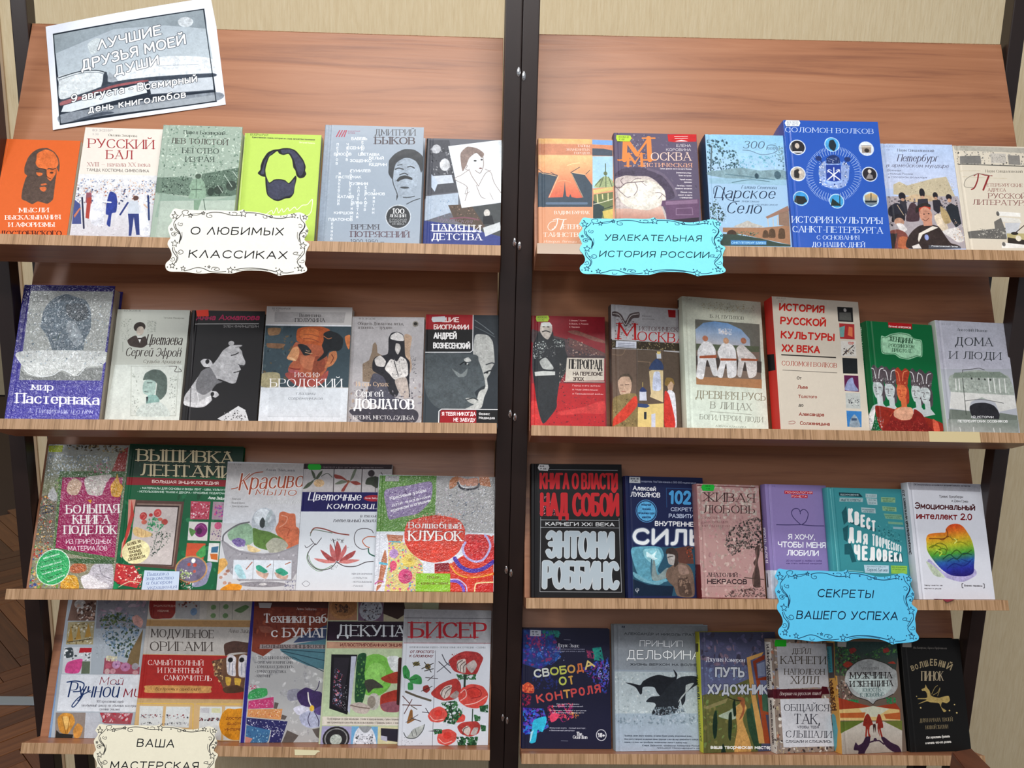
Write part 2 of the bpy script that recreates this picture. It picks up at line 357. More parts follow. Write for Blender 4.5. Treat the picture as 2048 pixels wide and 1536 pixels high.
BOOKS.append(dict(id='ball', s='L0', u=0.1247, w=0.1283, h=0.2133, n=[0.014,0.014], t=0.014, k='p', side='ece6da', label='cream paperback with a red two-line title above a crowd of dancers', st=[], art='''B e3dcd2
G dfe0e2 c7c6cc 511,841 651,1977 -31,856 1299,849 1326,1960 -22,1994
X 260 35.6 e9e6e2,b9c0ce,7c86a0,c9a58e,dcd9dc,5b6688,d8b9a0 5 -21,932 1281,941 1294,1184 -17,1220
X 150 46.4 e6e8ee,3c4668,9aa3b8,b07a66,dfe2ea,c8c2c8 6 -19,1099 1298,1093 1301,1365 -20,1401
P 8f5560 170,1185 252,1183 284,1378 180,1365
P a8463c 195,1275 262,1265 267,1408 271,1647 214,1633
P dcdfe8 ~ 326,1226 446,1207 438,1358 501,1536 515,1759 338,1749 271,1543
P dfe3ec ~ 1048,1191 1106,1219 1110,1370 1203,1592 1291,1887 1115,1892 1050,1447
P 4a548a -5,1310 102,1397 160,1739 12,1743
P c4785c 123,1457 39,1638 19,1594 96,1458
P 31408a ~ 550,1159 651,1202 690,1351 690,1516 625,1548 625,1771 566,1728 575,1579 530,1551 520,1356
P 333f78 882,1526 1058,1522 1116,1907 1062,1908 986,1598 983,1925 942,1926 928,1749
P c4ccd6 871,1316 1021,1312 1074,1536 883,1541
E 5c4440 980,1261,46.5,42.4,0
L e8ecf2 24.5 374,1285 477,1342 587,1347
L 333f78 30.0 860,1347 763,1559
L 30406e 30.1 1175,1218 1235,1636
L 2f3048 27.2 114,1277 211,1812
L c8a88e 19.1 1123,1370 1185,1428
X 40 29.7 c9c2cc,dfe2ea,b4a9ae 8 56,1771 886,1675 919,1956 17,1979
L f2eee8 12.5 -28,35 -5,1972
F
T s 555048 398,150 873,156 -4,-41 Оксана Захарова
T s a03f42 92,372 1176,366 -18,-163 РУССКИЙ
T s a03f42 415,567 844,562 -17,-154 БАЛ
T s a87a76 122,711 1150,692 -9,-74 XVIII — начала XX века
T n 5d5552 123,801 1141,795 -6,-52 ТАНЦЫ, КОСТЮМЫ, СИМВОЛИКА
T n 8a8488 123,69 458,67 -4,-38 83.3(2)5Р
T n a9a3a5 132,140 236,140 -4,-34 З 38'''))
BOOKS.append(dict(id='escape', s='L0', u=0.2598, w=0.1304, h=0.2125, n=[0.03,0.03], t=0.03, k='h', side='efeee8', label='grey-green hardcover with a figure in a belted coat seen from behind among bushes', st=[], art='''B 9fb0a2
X 420 47.0 7e9484,b9c9bc,62786a,a6b8aa,8da394,cddacb 11 -24,2 1305,8 1337,1247 3,1254
P 5e7264 727,872 1347,733 1350,1247 699,1280
P 6c8072 -30,954 569,937 562,1268 -0,1224
X 200 32.8 46584c,7e9484,34443b,94a898 12 727,872 1347,733 1350,1247 697,1265
X 120 35.4 46584c,5d7264,94a898,2e3a34 13 82,981 563,877 562,1268 84,1252
P 8fa496 81,1222 538,1299 990,1331 1334,1217 1342,1619 47,1653
P aebcb0 97,1371 1316,1322 1375,1986 88,2018
E 3e4a42 1212,1070,82.0,90.5,0
E 3e4a42 1014,1151,75.0,75.2,0
E 39463e 894,1184,54.5,75.1,0
L b9c9bc 11.0 1084,877 1227,1085
L b9c9bc 11.0 1216,813 1324,946
L b9c9bc 9.6 992,1061 1086,1194
P 87a18c ~ 600,967 707,948 786,1052 824,1231 797,1307 553,1313 568,1193 538,1104 563,1013
P 7e9a84 637,1341 758,1323 713,1562 656,1534
L 3f5044 10.9 584,1155 741,1151
L 3a4a40 9.5 792,1322 837,1514
E 4e5c50 666,916,49.2,45.5,0
L 5c6f60 8.2 641,965 667,1295
F
T s 26302c 352,154 1033,157 -5,-65 Павел Басинский
T s 4a4440 163,335 1091,341 -8,-99 ЛЕВ ТОЛСТОЙ
T s 39433d 363,504 960,502 -8,-95 БЕГСТВО
T s 39433d 432,665 899,654 -9,-95 ИЗ РАЯ'''))
BOOKS.append(dict(id='green', s='L0', u=0.3898, w=0.1282, h=0.2106, n=[0.014,0.014], t=0.014, k='p', side='f1f0e2', label='lime green paperback with hair and beard of a faceless head', st=[], art='''B bcd865
L dff0a0 11.3 2,4 26,1407
P 27272c ~ 582,282 664,260 777,261 879,308 1003,461 1054,583 1052,661 1074,722 1039,785 971,802 918,757 891,666 851,605 820,466 757,366 674,385 602,363 563,317 491,382 438,430 402,587 395,680 411,787 340,782 273,730 310,667 311,589 337,480 404,353 498,296
P 27272c ~ 401,757 475,893 554,837 651,827 736,847 802,892 898,758 919,819 899,973 893,1080 843,1158 761,1175 653,1224 569,1203 465,1122 427,986
P 45475a ~ 625,292 779,280 867,332 1006,507 1031,662 982,771 928,695 848,465 769,343 658,362
P 45475a ~ 435,833 477,916 556,860 652,845 738,870 811,914 895,820 879,1081 758,1145 651,1193 553,1181 470,1092
P 45475a ~ 447,368 514,319 412,447 376,619 379,742 323,736 348,619 373,495
L f2f6e4 11.0 ~ 478,1455 556,1393 588,1452 635,1345 670,1435 719,1358 751,1418 815,1340 846,1392 924,1322 969,1366 1047,1289 1129,1271 1206,1178 1204,1360 1181,1436 1142,1467
F
T nb 555b40 126,87 1176,103 -1,-31 Единственная страна, которая не стала легкой без понимания
T n 4c5638 90,41 393,40 -2,-35 83.3(2Рос=Рус)1
T n f4f8e0 922,158 1180,166 -1,-31 Виталий Бианки'''))
BOOKS.append(dict(id='grey', s='L0', u=0.5279, w=0.164, h=0.2174, n=[0.036,0.036], t=0.036, k='j', side='e6e4de', label='blue-grey jacketed hardcover with a moustached face and crossing white names', st=[], art='''B 98a5b3
G 8794a4 9fabb8 -39,119 127,113 -47,-6 138,-11 143,2131 -35,2136
P 2c3238 ~ 1085,741 1089,619 1185,493 1330,411 1497,418 1631,521 1655,684 1624,827 1572,686 1448,577 1337,570 1247,634 1194,697 1172,819 1160,961 1091,862
P 98a5b3 ~ 1194,697 1264,613 1392,569 1505,606 1563,686 1575,1010 1476,1293 1292,1278 1215,1180 1168,941
L 2c3238 12.9 ~ 1166,698 1154,840 1171,1021 1233,1180 1255,1259
L 2c3238 20.3 ~ 1198,778 1252,756 1326,774
L 2c3238 18.5 ~ 1399,732 1453,720 1510,749
L 2c3238 12.9 ~ 1231,706 1304,684
P 24292e ~ 1225,979 1277,907 1368,884 1471,922 1481,962 1407,944 1352,945 1280,978 1253,999
L 2c3238 16.6 ~ 1275,877 1348,845 1404,873
E 2c3238 1364,1102,73.3,18.0,0
L 2c3238 12.8 ~ 1347,1276 1439,1274 1529,1251
P 2c3238 1236,1239 1264,1259 1240,1339
L 2c3238 12.8 ~ 1407,1394 1514,1331 1622,1289
L a8183a 16.7 198,215 247,99
L a8183a 16.7 241,213 290,98
L a8183a 16.7 283,212 332,97
L a8183a 16.7 326,211 358,96
E c4ccd4 1280,1619,208.9,211.8,0
E 2c3034 1280,1619,192.5,196.2,0
F
T n 8a4058 384,122 582,116 -1,-25 ВСЕМИРНАЯ
T n 8a4058 386,155 501,152 -1,-25 ИСТОРИЯ
T s 3c3f46 827,169 1506,154 -5,-108 ДМИТРИЙ
T sb 3c3038 835,329 1508,315 -5,-128 БЫКОВ
T nb dde3ea 448,269 711,261 -3,-54 БАБЕЛЬ
T nb dde3ea 387,439 673,431 -3,-53 ЕСЕНИН
T nb dde3ea 178,560 467,551 -3,-53 БРЮСОВ
T nb dde3ea 574,548 929,546 -2,-53 ЦВЕТАЕВА
T nb dde3ea 756,612 1002,611 -2,-53 БЕЛЫЙ
T nb dde3ea 446,670 801,664 -2,-53 ЗОЩЕНКО
T nb dde3ea 762,730 1051,725 -2,-53 КЕДРИН
T nb dde3ea 466,852 796,842 -3,-52 ГУМИЛЕВ
T nb dde3ea 235,971 651,959 -3,-52 ПАСТЕРНАК
T nb dde3ea 464,1081 762,1077 -2,-52 КУЗМИН
T nb dde3ea 720,1254 1050,1249 -2,-52 РОЗАНОВ
T nb dde3ea 286,1317 550,1314 -2,-52 КАТАЕВ
T nb dde3ea 507,1422 770,1415 -3,-51 ИЛЬФ О
T nb dde3ea 242,1603 553,1599 -3,-51 КИРШОН
T nb dde3ea 162,1719 550,1713 -3,-51 ПЛАТОНОВ
T nb dde3ea 213,379 248,378 -3,-49 П
T nb dde3ea 214,448 249,447 -3,-49 Е
T nb dde3ea 215,518 250,517 -3,-49 Т
T nb dde3ea 216,587 251,586 -3,-49 Р
T nb dde3ea 217,656 252,655 -3,-49 О
T nb dde3ea 218,725 253,724 -3,-49 В
T nb dde3ea 375,374 410,373 -3,-49 Ч
T nb dde3ea 376,444 411,442 -3,-49 Е
T nb dde3ea 377,513 412,512 -3,-49 Х
T nb dde3ea 377,582 413,581 -3,-49 О
T nb dde3ea 378,652 414,650 -3,-49 В
T nb dde3ea 619,264 654,263 -3,-49 Л
T nb dde3ea 619,330 655,328 -3,-49 Е
T nb dde3ea 620,395 655,394 -3,-49 О
T nb dde3ea 620,461 656,460 -3,-49 Н
T nb dde3ea 621,526 656,525 -3,-49 О
T nb dde3ea 277,905 312,904 -3,-48 М
T nb dde3ea 278,966 313,965 -3,-48 А
T nb dde3ea 279,1026 314,1025 -3,-48 Я
T nb dde3ea 280,1086 315,1085 -3,-48 К
T nb dde3ea 281,1146 315,1145 -3,-48 О
T nb dde3ea 281,1206 316,1205 -3,-48 В
T nb dde3ea 282,1266 317,1265 -3,-48 С
T nb dde3ea 283,1325 318,1324 -3,-48 К
T nb dde3ea 284,1385 319,1384 -3,-48 И
T nb dde3ea 285,1444 319,1443 -3,-47 Й
T nb dde3ea 458,860 493,859 -3,-48 С
T nb dde3ea 458,926 494,925 -3,-48 О
T nb dde3ea 459,993 494,992 -3,-48 Л
T nb dde3ea 460,1059 495,1058 -3,-48 Ь
T nb dde3ea 461,1125 496,1124 -3,-48 Ж
T nb dde3ea 461,1191 496,1190 -3,-48 Е
T nb dde3ea 462,1257 497,1256 -3,-48 Н
T nb dde3ea 463,1322 498,1321 -3,-48 И
T nb dde3ea 598,1077 633,1076 -3,-48 Н
T nb dde3ea 599,1143 634,1142 -3,-48 А
T nb dde3ea 599,1209 634,1208 -3,-48 П
T nb dde3ea 600,1275 635,1274 -3,-48 Л
T nb dde3ea 600,1340 635,1339 -3,-48 Е
T nb dde3ea 601,1406 636,1405 -3,-48 Л
T nb dde3ea 601,1471 636,1470 -3,-47 Ш
T nb dde3ea 602,1536 637,1535 -3,-47 Т
T nb dde3ea 602,1601 637,1600 -3,-47 А
T nb dde3ea 603,1666 638,1665 -3,-47 М
T nb dde3ea 717,1074 752,1073 -3,-48 Н
T nb dde3ea 717,1140 752,1139 -3,-48 Е
T nb dde3ea 718,1206 753,1205 -2,-48 К
T nb dde3ea 718,1272 753,1271 -2,-48 Р
T nb dde3ea 718,1337 753,1336 -2,-48 А
T nb dde3ea 719,1403 754,1402 -2,-48 С
T nb dde3ea 719,1468 754,1467 -2,-47 О
T nb dde3ea 720,1533 754,1532 -2,-47 В
T nb dde3ea 854,1190 889,1189 -2,-48 З
T nb dde3ea 854,1256 889,1255 -2,-48 А
T nb dde3ea 855,1322 890,1321 -2,-48 М
T nb dde3ea 855,1387 890,1386 -2,-48 Я
T nb dde3ea 855,1452 890,1452 -2,-47 Т
T nb dde3ea 856,1518 890,1517 -2,-47 И
T nb dde3ea 856,1583 891,1582 -2,-47 Н
T nb dde3ea 505,1379 540,1378 -3,-48 С
T nb dde3ea 506,1450 541,1449 -3,-47 И
T nb dde3ea 507,1521 541,1520 -3,-47 М
T nb dde3ea 507,1592 542,1591 -3,-47 О
T nb dde3ea 508,1663 543,1662 -3,-47 Н
T nb dde3ea 209,1731 244,1730 -3,-47 Л
T nb dde3ea 210,1796 245,1795 -3,-47 Е
T nb dde3ea 211,1860 245,1859 -3,-47 О
T nb dde3ea 212,1924 246,1924 -3,-47 Н
T nb dde3ea 213,1988 247,1988 -3,-47 О
T nb dde3ea 214,2052 248,2051 -3,-46 В
T sb e9ecee 1174,1562 1377,1563 -2,-87 100
T sb e9ecee 1140,1630 1407,1623 -2,-47 ЛЕКЦИЙ
T n e9ecee 1137,1687 1419,1684 -1,-31 О РУССКОЙ
T n e9ecee 1130,1727 1420,1723 -1,-31 ЛИТЕРАТУРЕ
T n e9ecee 1186,1763 1385,1761 -1,-31 ХХ ВЕКА
T sb 4a4a52 537,1858 982,1848 -4,-86 ВРЕМЯ
T sb 5a4650 530,1990 1475,1972 -5,-97 ПОТРЯСЕНИЙ
T n 50545c 532,2098 1075,2096 -3,-73 1900–1950 —'''))
BOOKS.append(dict(id='memory', s='L0', u=0.6961, w=0.1263, h=0.2059, n=[0.022,0.022], t=0.022, k='h', side='e9e6e0', label='blue and grey hardcover with a sketched boy looking up,rightmost of the upper left shelf', st=[], art='''B 6a6c74
P 53555c 39,34 378,23 554,966 36,1041
X 60 56.5 8e9096,4b4d54,a2a4a8,3c3e44 21 62,158 382,149 494,805 65,817
P c3cbd6 117,693 434,664 475,806 104,857
P b8c6d8 97,653 214,813 164,977 105,897
E b9bcc2 166,197,75.3,83.1,0
E c9ccd0 316,482,84.4,113.1,0
P aebccc 18,1062 554,986 562,1289 416,1353 15,1503
X 30 25.9 7f9ab8,c6d2e0,93a2b4 22 75,1101 519,1068 491,1391 69,1462
P 3f4a86 -4,1493 1272,1649 1275,1925 -24,1958
P 4c5052 580,1268 1265,1149 1273,1748 977,1676
P 5c5048 393,1213 763,1183 1012,1576 903,1639 512,1490
X 40 29.6 8a7466,3c3836,a88c7c 23 412,1232 764,1203 993,1557 530,1469
L 7c5460 25.8 ~ 437,1452 676,1426 899,1460
P c9ced0 976,1597 1251,1490 1271,1629 1015,1755
E c9c6c0 1035,1336,51.9,68.0,0
P 2f3236 972,1398 1120,1374 1159,1533 974,1537
P e6eef4 363,139 1258,-8 1293,1138 617,1257
P 8a7a74 ~ 573,268 683,140 854,166 969,256 933,340 837,250 726,346 673,492 619,597 588,474
L 8a7a74 11.3 ~ 951,319 964,463 937,567 901,620 825,570
L 8a7a74 11.3 ~ 654,472 692,492 665,554 731,583 771,675 887,855
E 4a4848 821,395,26.3,16.5,0
E 4a4848 930,371,18.8,16.6,0
E 7c5c58 914,531,26.3,14.4,0
L 8a7a74 9.4 ~ 731,553 602,659 492,744 701,881 669,1125
L 8a7a74 9.4 ~ 993,545 1088,604 1147,787 1262,967
L 8a7a74 9.3 ~ 887,855 995,627 1088,563
L 8a7a74 9.3 ~ 849,836 928,1037 1003,1075
L 8a7a74 7.5 ~ 701,881 666,1004 740,961
L 8a7a74 7.5 ~ 1076,972 1134,1092
L f0f4fa 16.5 150,1678 903,1658
P 2b2a2c -53,15 23,17 19,1102 -53,1144
F
T si 88788c 218,1507 790,1532 2,-80 Чуковская
T sb f0f4fa 140,1678 940,1677 -1,-123 ПАМЯТИ
T sb f0f4fa 136,1832 961,1819 -3,-114 ДЕТСТВА'''))
BOOKS.append(dict(id='bridge', s='R0', u=0.0059, w=0.128, h=0.2096, n=[0.016,0.016], t=0.016, k='h', side='e6dcc8', label='salmon hardcover with a raised drawbridge against sunset,leftmost of upper right shelf', st=[], art='''B d59a78
G e8b878 e0b080 3,6 3,114 3,1 918,-17 916,95 3,105
P c8886a 3,100 923,95 919,284 2,302
G eac08a d56a54 448,351 439,1077 2,307 919,301 900,1244 -32,1260
P 46535f 0,628 74,639 328,689 163,1090 129,1258 -39,1260 -38,798
P 46535f 549,625 785,665 908,853 900,1244 790,1246 741,1080
P 46535f 163,1090 410,1078 433,950 447,789 455,949 469,1061 513,1076 536,1020 557,1075 645,1090 741,1080 790,1246 129,1258
L f2d8a0 11.9 ~ 491,497 581,462 700,444
L e8a880 8.9 ~ 339,791 428,773 546,803
L 66788e 44.0 144,1194 805,1182
L 3c4450 10.4 0,571 74,634 326,678
L 3c4450 8.9 208,624 325,694
L 3c4450 10.4 549,625 699,525
L 3c4450 8.9 800,653 869,579
L f0c8a0 8.9 59,643 311,694
L f0c8a0 8.9 578,625 800,661
L f0c8a0 8.8 182,1082 340,694
L e8c090 7.4 563,641 749,1072
L f5ece4 16.1 ~ 317,1475 309,1554 272,1633 228,1657
L f5ece4 19.0 ~ 420,1489 397,1568 367,1655
L f5ece4 11.7 ~ 244,1492 317,1467 390,1482 464,1473
L f5ece4 8.8 ~ 288,1507 200,1532 156,1603 177,1666 243,1665 272,1602
P 7aa4dc 925,4 1270,14 1268,104 923,95
P d08a68 923,103 1268,104 1265,203 922,169
P 4c5664 922,169 1124,173 1265,203 1263,305 919,305
P a8cfe4 923,317 1270,310 1255,870 911,909
P a3b184 ~ 944,892 1006,778 1066,713 1134,679 1200,710 1258,774 1255,870
L 55644c 13.3 960,852 1066,729
L 55644c 11.9 1033,882 1097,696
L 55644c 11.9 1137,881 1143,614
L 55644c 11.9 1241,871 1186,694
E 6a7858 1135,630,32.7,35.7,0
L 55644c 13.4 1139,614 1140,452
P cfc07c 921,941 1255,870 1254,935 934,1005
P 6d7a54 927,1021 1253,967 1240,1476 911,1418
L d8cf9a 20.7 986,1020 997,1195
L d8cf9a 20.7 1074,1018 1080,1098
L d8cf9a 20.7 1171,1000 1168,1128
P 38484a 917,1133 1099,1241 1049,1463 910,1450
L e4e0c4 11.8 923,1196 1056,1162 1250,1095
P cdb866 1067,1321 1245,1270 1240,1460 1094,1446
L 303c3c 11.8 1024,1305 1246,1222
F
T s f0e2d8 667,146 877,149 2,-40 ТАЙНЫ
T s f0e2d8 472,219 880,214 1,-39 ЗНАМЕНИТЫХ
T s f0e2d8 613,282 879,277 1,-39 ГОРОДОВ
T s f5ece4 267,1385 853,1375 1,-57 ВАДИМ БУРЛАК
T s f5ece4 403,1646 884,1646 2,-81 ЕТЕРБУРГ
T s f5ece4 75,1792 1086,1779 1,-75 ТАИНСТВЕННЫЙ
T si f0e4dc 88,1893 938,1884 0,-43 История. Легенды. Предания'''))
BOOKS.append(dict(id='moon', s='R0', u=0.1342, w=0.1414, h=0.218, n=[0.024,0.024], t=0.024, k='h', side='d8d2c8', label='dark purple hardcover with a full moon behind bare branches and orange initials', st=[[[44,44],[284,48],[297,105],[265,160],[56,159],[35,102]]], art='''B 61586e
X 80 59.9 685f74,585064,70687a 31 134,51 1411,24 1366,1510 91,1532
X 60 39.0 8e8c98,4c4858,aaa8b0 32 284,31 554,26 529,728 188,735
P 50475a ~ -21,803 116,672 340,635 531,664 794,788 964,978 985,1169 835,1219 754,1045 554,857 334,796
L 6f6478 44.6 ~ 561,663 795,756 964,978 1016,1136
P c4b8b4 ~ -26,900 52,826 187,786 334,796 556,800 701,894 806,1044 843,1211 774,1292 826,1457 826,1582 -42,1597 -35,1219
E ddd6ca 441,1131,398.2,282.3,0
E e8e3d8 457,1115,309.8,222.4,0
G d6b8aa b98272 390,1354 382,1590 -7,1392 213,1388 534,1414 757,1331 821,1582 -34,1597
L 6b5c62 13.3 ~ -26,996 77,1010 182,928 331,909 479,890
L 6b5c62 8.9 ~ 137,961 95,881 141,832
L 6b5c62 8.9 ~ 331,909 371,1036 308,1149
L 6b5c62 8.8 ~ -25,964 104,1105 190,1183 249,1166
L 6b5c62 7.4 ~ 257,918 348,845 436,843
L 6b5c62 7.4 ~ 435,891 521,970
L 6b5c62 8.9 ~ 837,1171 752,1093 664,1095
L 6b5c62 7.4 ~ 780,1125 718,1205
L 6b5c62 7.3 ~ -32,1234 43,1186
P 6a4f6c 776,1236 1397,1193 1378,1573 835,1582 830,1346 757,1331
P 8a6f8a 834,1251 1367,1202 1371,1273 832,1314
L 8f7690 11.8 1005,1375 1271,1354 1280,1480 1000,1485 1005,1375
P 37303c 850,1582 1380,1526 1373,1667 875,1675
P c8282c 915,10 1413,-9 1406,137 1029,156 925,142
L f4e8e4 10.5 1034,49 1260,41
L f4e8e4 10.5 1040,85 1258,77
P f6efee 1030,140 1151,109 1263,135
F
T sb e08848 113,518 649,507 12,-434 М
T sb e08848 192,622 489,616 7,-244 М
T s e8c8b8 612,503 1298,490 5,-147 ОСКВА
T s e0a88c 488,624 1307,616 4,-101 истическая
T n e6dcdc 1058,243 1307,238 2,-49 ЕЛЕНА
T n e6dcdc 880,323 1304,315 2,-49 КОРОВИНА
T nb efe6e6 762,663 1297,662 1,-26 Самые древние места на карте Москвы
T nb efe6e6 1031,732 1286,733 2,-26 Знаменитые улицы
T nb efe6e6 1069,783 1288,785 2,-26 Храм на крови
T nb efe6e6 1088,855 1288,856 2,-26 Черный человек
T nb efe6e6 1160,902 1289,904 2,-26 времени
T nb efe6e6 1031,970 1287,968 1,-26 Легенды, страхи
T nb efe6e6 1003,1022 1287,1020 1,-26 Древние предания
T nb efe6e6 1092,1087 1284,1087 2,-26 Вещие сны
T nb efe6e6 1045,1139 1285,1138 1,-26 хранят в карте
T nb efe6e6 1073,1186 1285,1186 1,-25 с привидением
P b8d83c 44,44 284,48 297,105 265,160 56,159 35,102
T n 48582c 80,93 252,94 2,-33 63.3(2-2)
T n 48582c 86,137 176,139 2,-30 К 68'''))
BOOKS.append(dict(id='palace', s='R0', u=0.2838, w=0.1332, h=0.2067, n=[0.044,0.044], t=0.044, k='h', side='dcd8cf', label='pale blue hardcover with park trees,script title and an arched bridge', st=[], art='''B 9fc0dc
M 30435c
G 8fc4e2 a9c8e2 619,6 576,688 7,5 1334,-0 1317,640 2,699
X 90 62.6 3f5a66,56757e,2f4854,7b9a9c 41 33,104 348,80 535,350 551,587 343,692 16,715
X 40 56.2 6ea8c0,8ec0d4 42 563,400 751,380 1158,372 1143,576 549,621
X 30 53.5 5b7884,7a98a0 43 1175,132 1309,232 1302,640 1148,508
P 7f9ba4 ~ 2,699 315,642 581,603 889,648 1171,626 1324,657 1312,808 874,867 443,824 30,748
P 93b8cc 27,799 1312,808 1313,909 22,899
L 5d7c88 15.5 ~ 310,726 726,769 1126,812
L 5d7c88 13.9 ~ 409,875 722,819 1030,847
E 38505c 828,750,34.2,50.5,0
E 4a6470 1179,727,56.1,74.2,0
L 5b6f78 24.8 66,664 104,239
L 4c5c70 7.8 ~ 625,280 757,294 940,359 1146,321 1214,251 1172,184 1062,186 1025,255
L 24344c 9.2 ~ 97,1081 111,964 204,946 261,1028 300,1160 420,1208 512,1206
X 60 46.1 3a4f50,567068,2f3f44 44 8,1165 115,1163 281,1489 213,1605 17,1559
P b8b4ac ~ 392,1667 550,1583 628,1549 702,1589 822,1627 881,1659
P a0785c 209,1678 880,1667 1312,1619 1301,1960 806,1855 536,1795 204,1751
P 4a3a30 ~ 270,1799 297,1734 359,1713 418,1748 429,1812
P 5a4636 ~ 853,1838 868,1740 908,1707 944,1739 945,1837
P 5a4636 ~ 952,1836 969,1714 1017,1681 1060,1713 1059,1835
P 5a4636 ~ 1111,1850 1130,1704 1171,1671 1222,1702 1218,1848
P 9a7868 924,1479 1308,1275 1325,1357 953,1511
L c4b8ac 12.3 960,1511 959,1641
L c4b8ac 12.3 1046,1493 1043,1640
L c4b8ac 12.3 1124,1475 1113,1623
P 8e7464 1144,1409 1317,1357 1311,1636 1136,1622
P 3c4c44 142,1785 415,1796 806,1855 1105,1931 1301,1960 1299,1992 160,1994
X 30 36.6 566656,3c4c44,7a8068 45 419,1732 814,1741 717,1824 414,1813
P 3f7cb8 325,1895 910,1898 905,1966 320,1975
F
T s e8eef4 -742,1150 -461,349 -325,-154 Царское Село
T si 4c5c70 627,249 979,247 10,-137 300
T si 4c5c70 1017,269 1197,269 6,-69 лет
T si 2d3c50 557,981 1144,982 5,-57 Галина Семенова
T si 24344c 93,1155 1101,1154 13,-191 Царское
T si 24344c 277,1424 851,1422 14,-198 Село
T si 3c4c64 542,1222 834,1227 4,-40 знакомое
T si 3c4c64 715,1278 1138,1278 3,-40 и незнакомое
T nb 9ccbe8 332,1959 898,1957 3,-42 САНКТ-ПЕТЕРБУРГ БЛИЗКО'''))
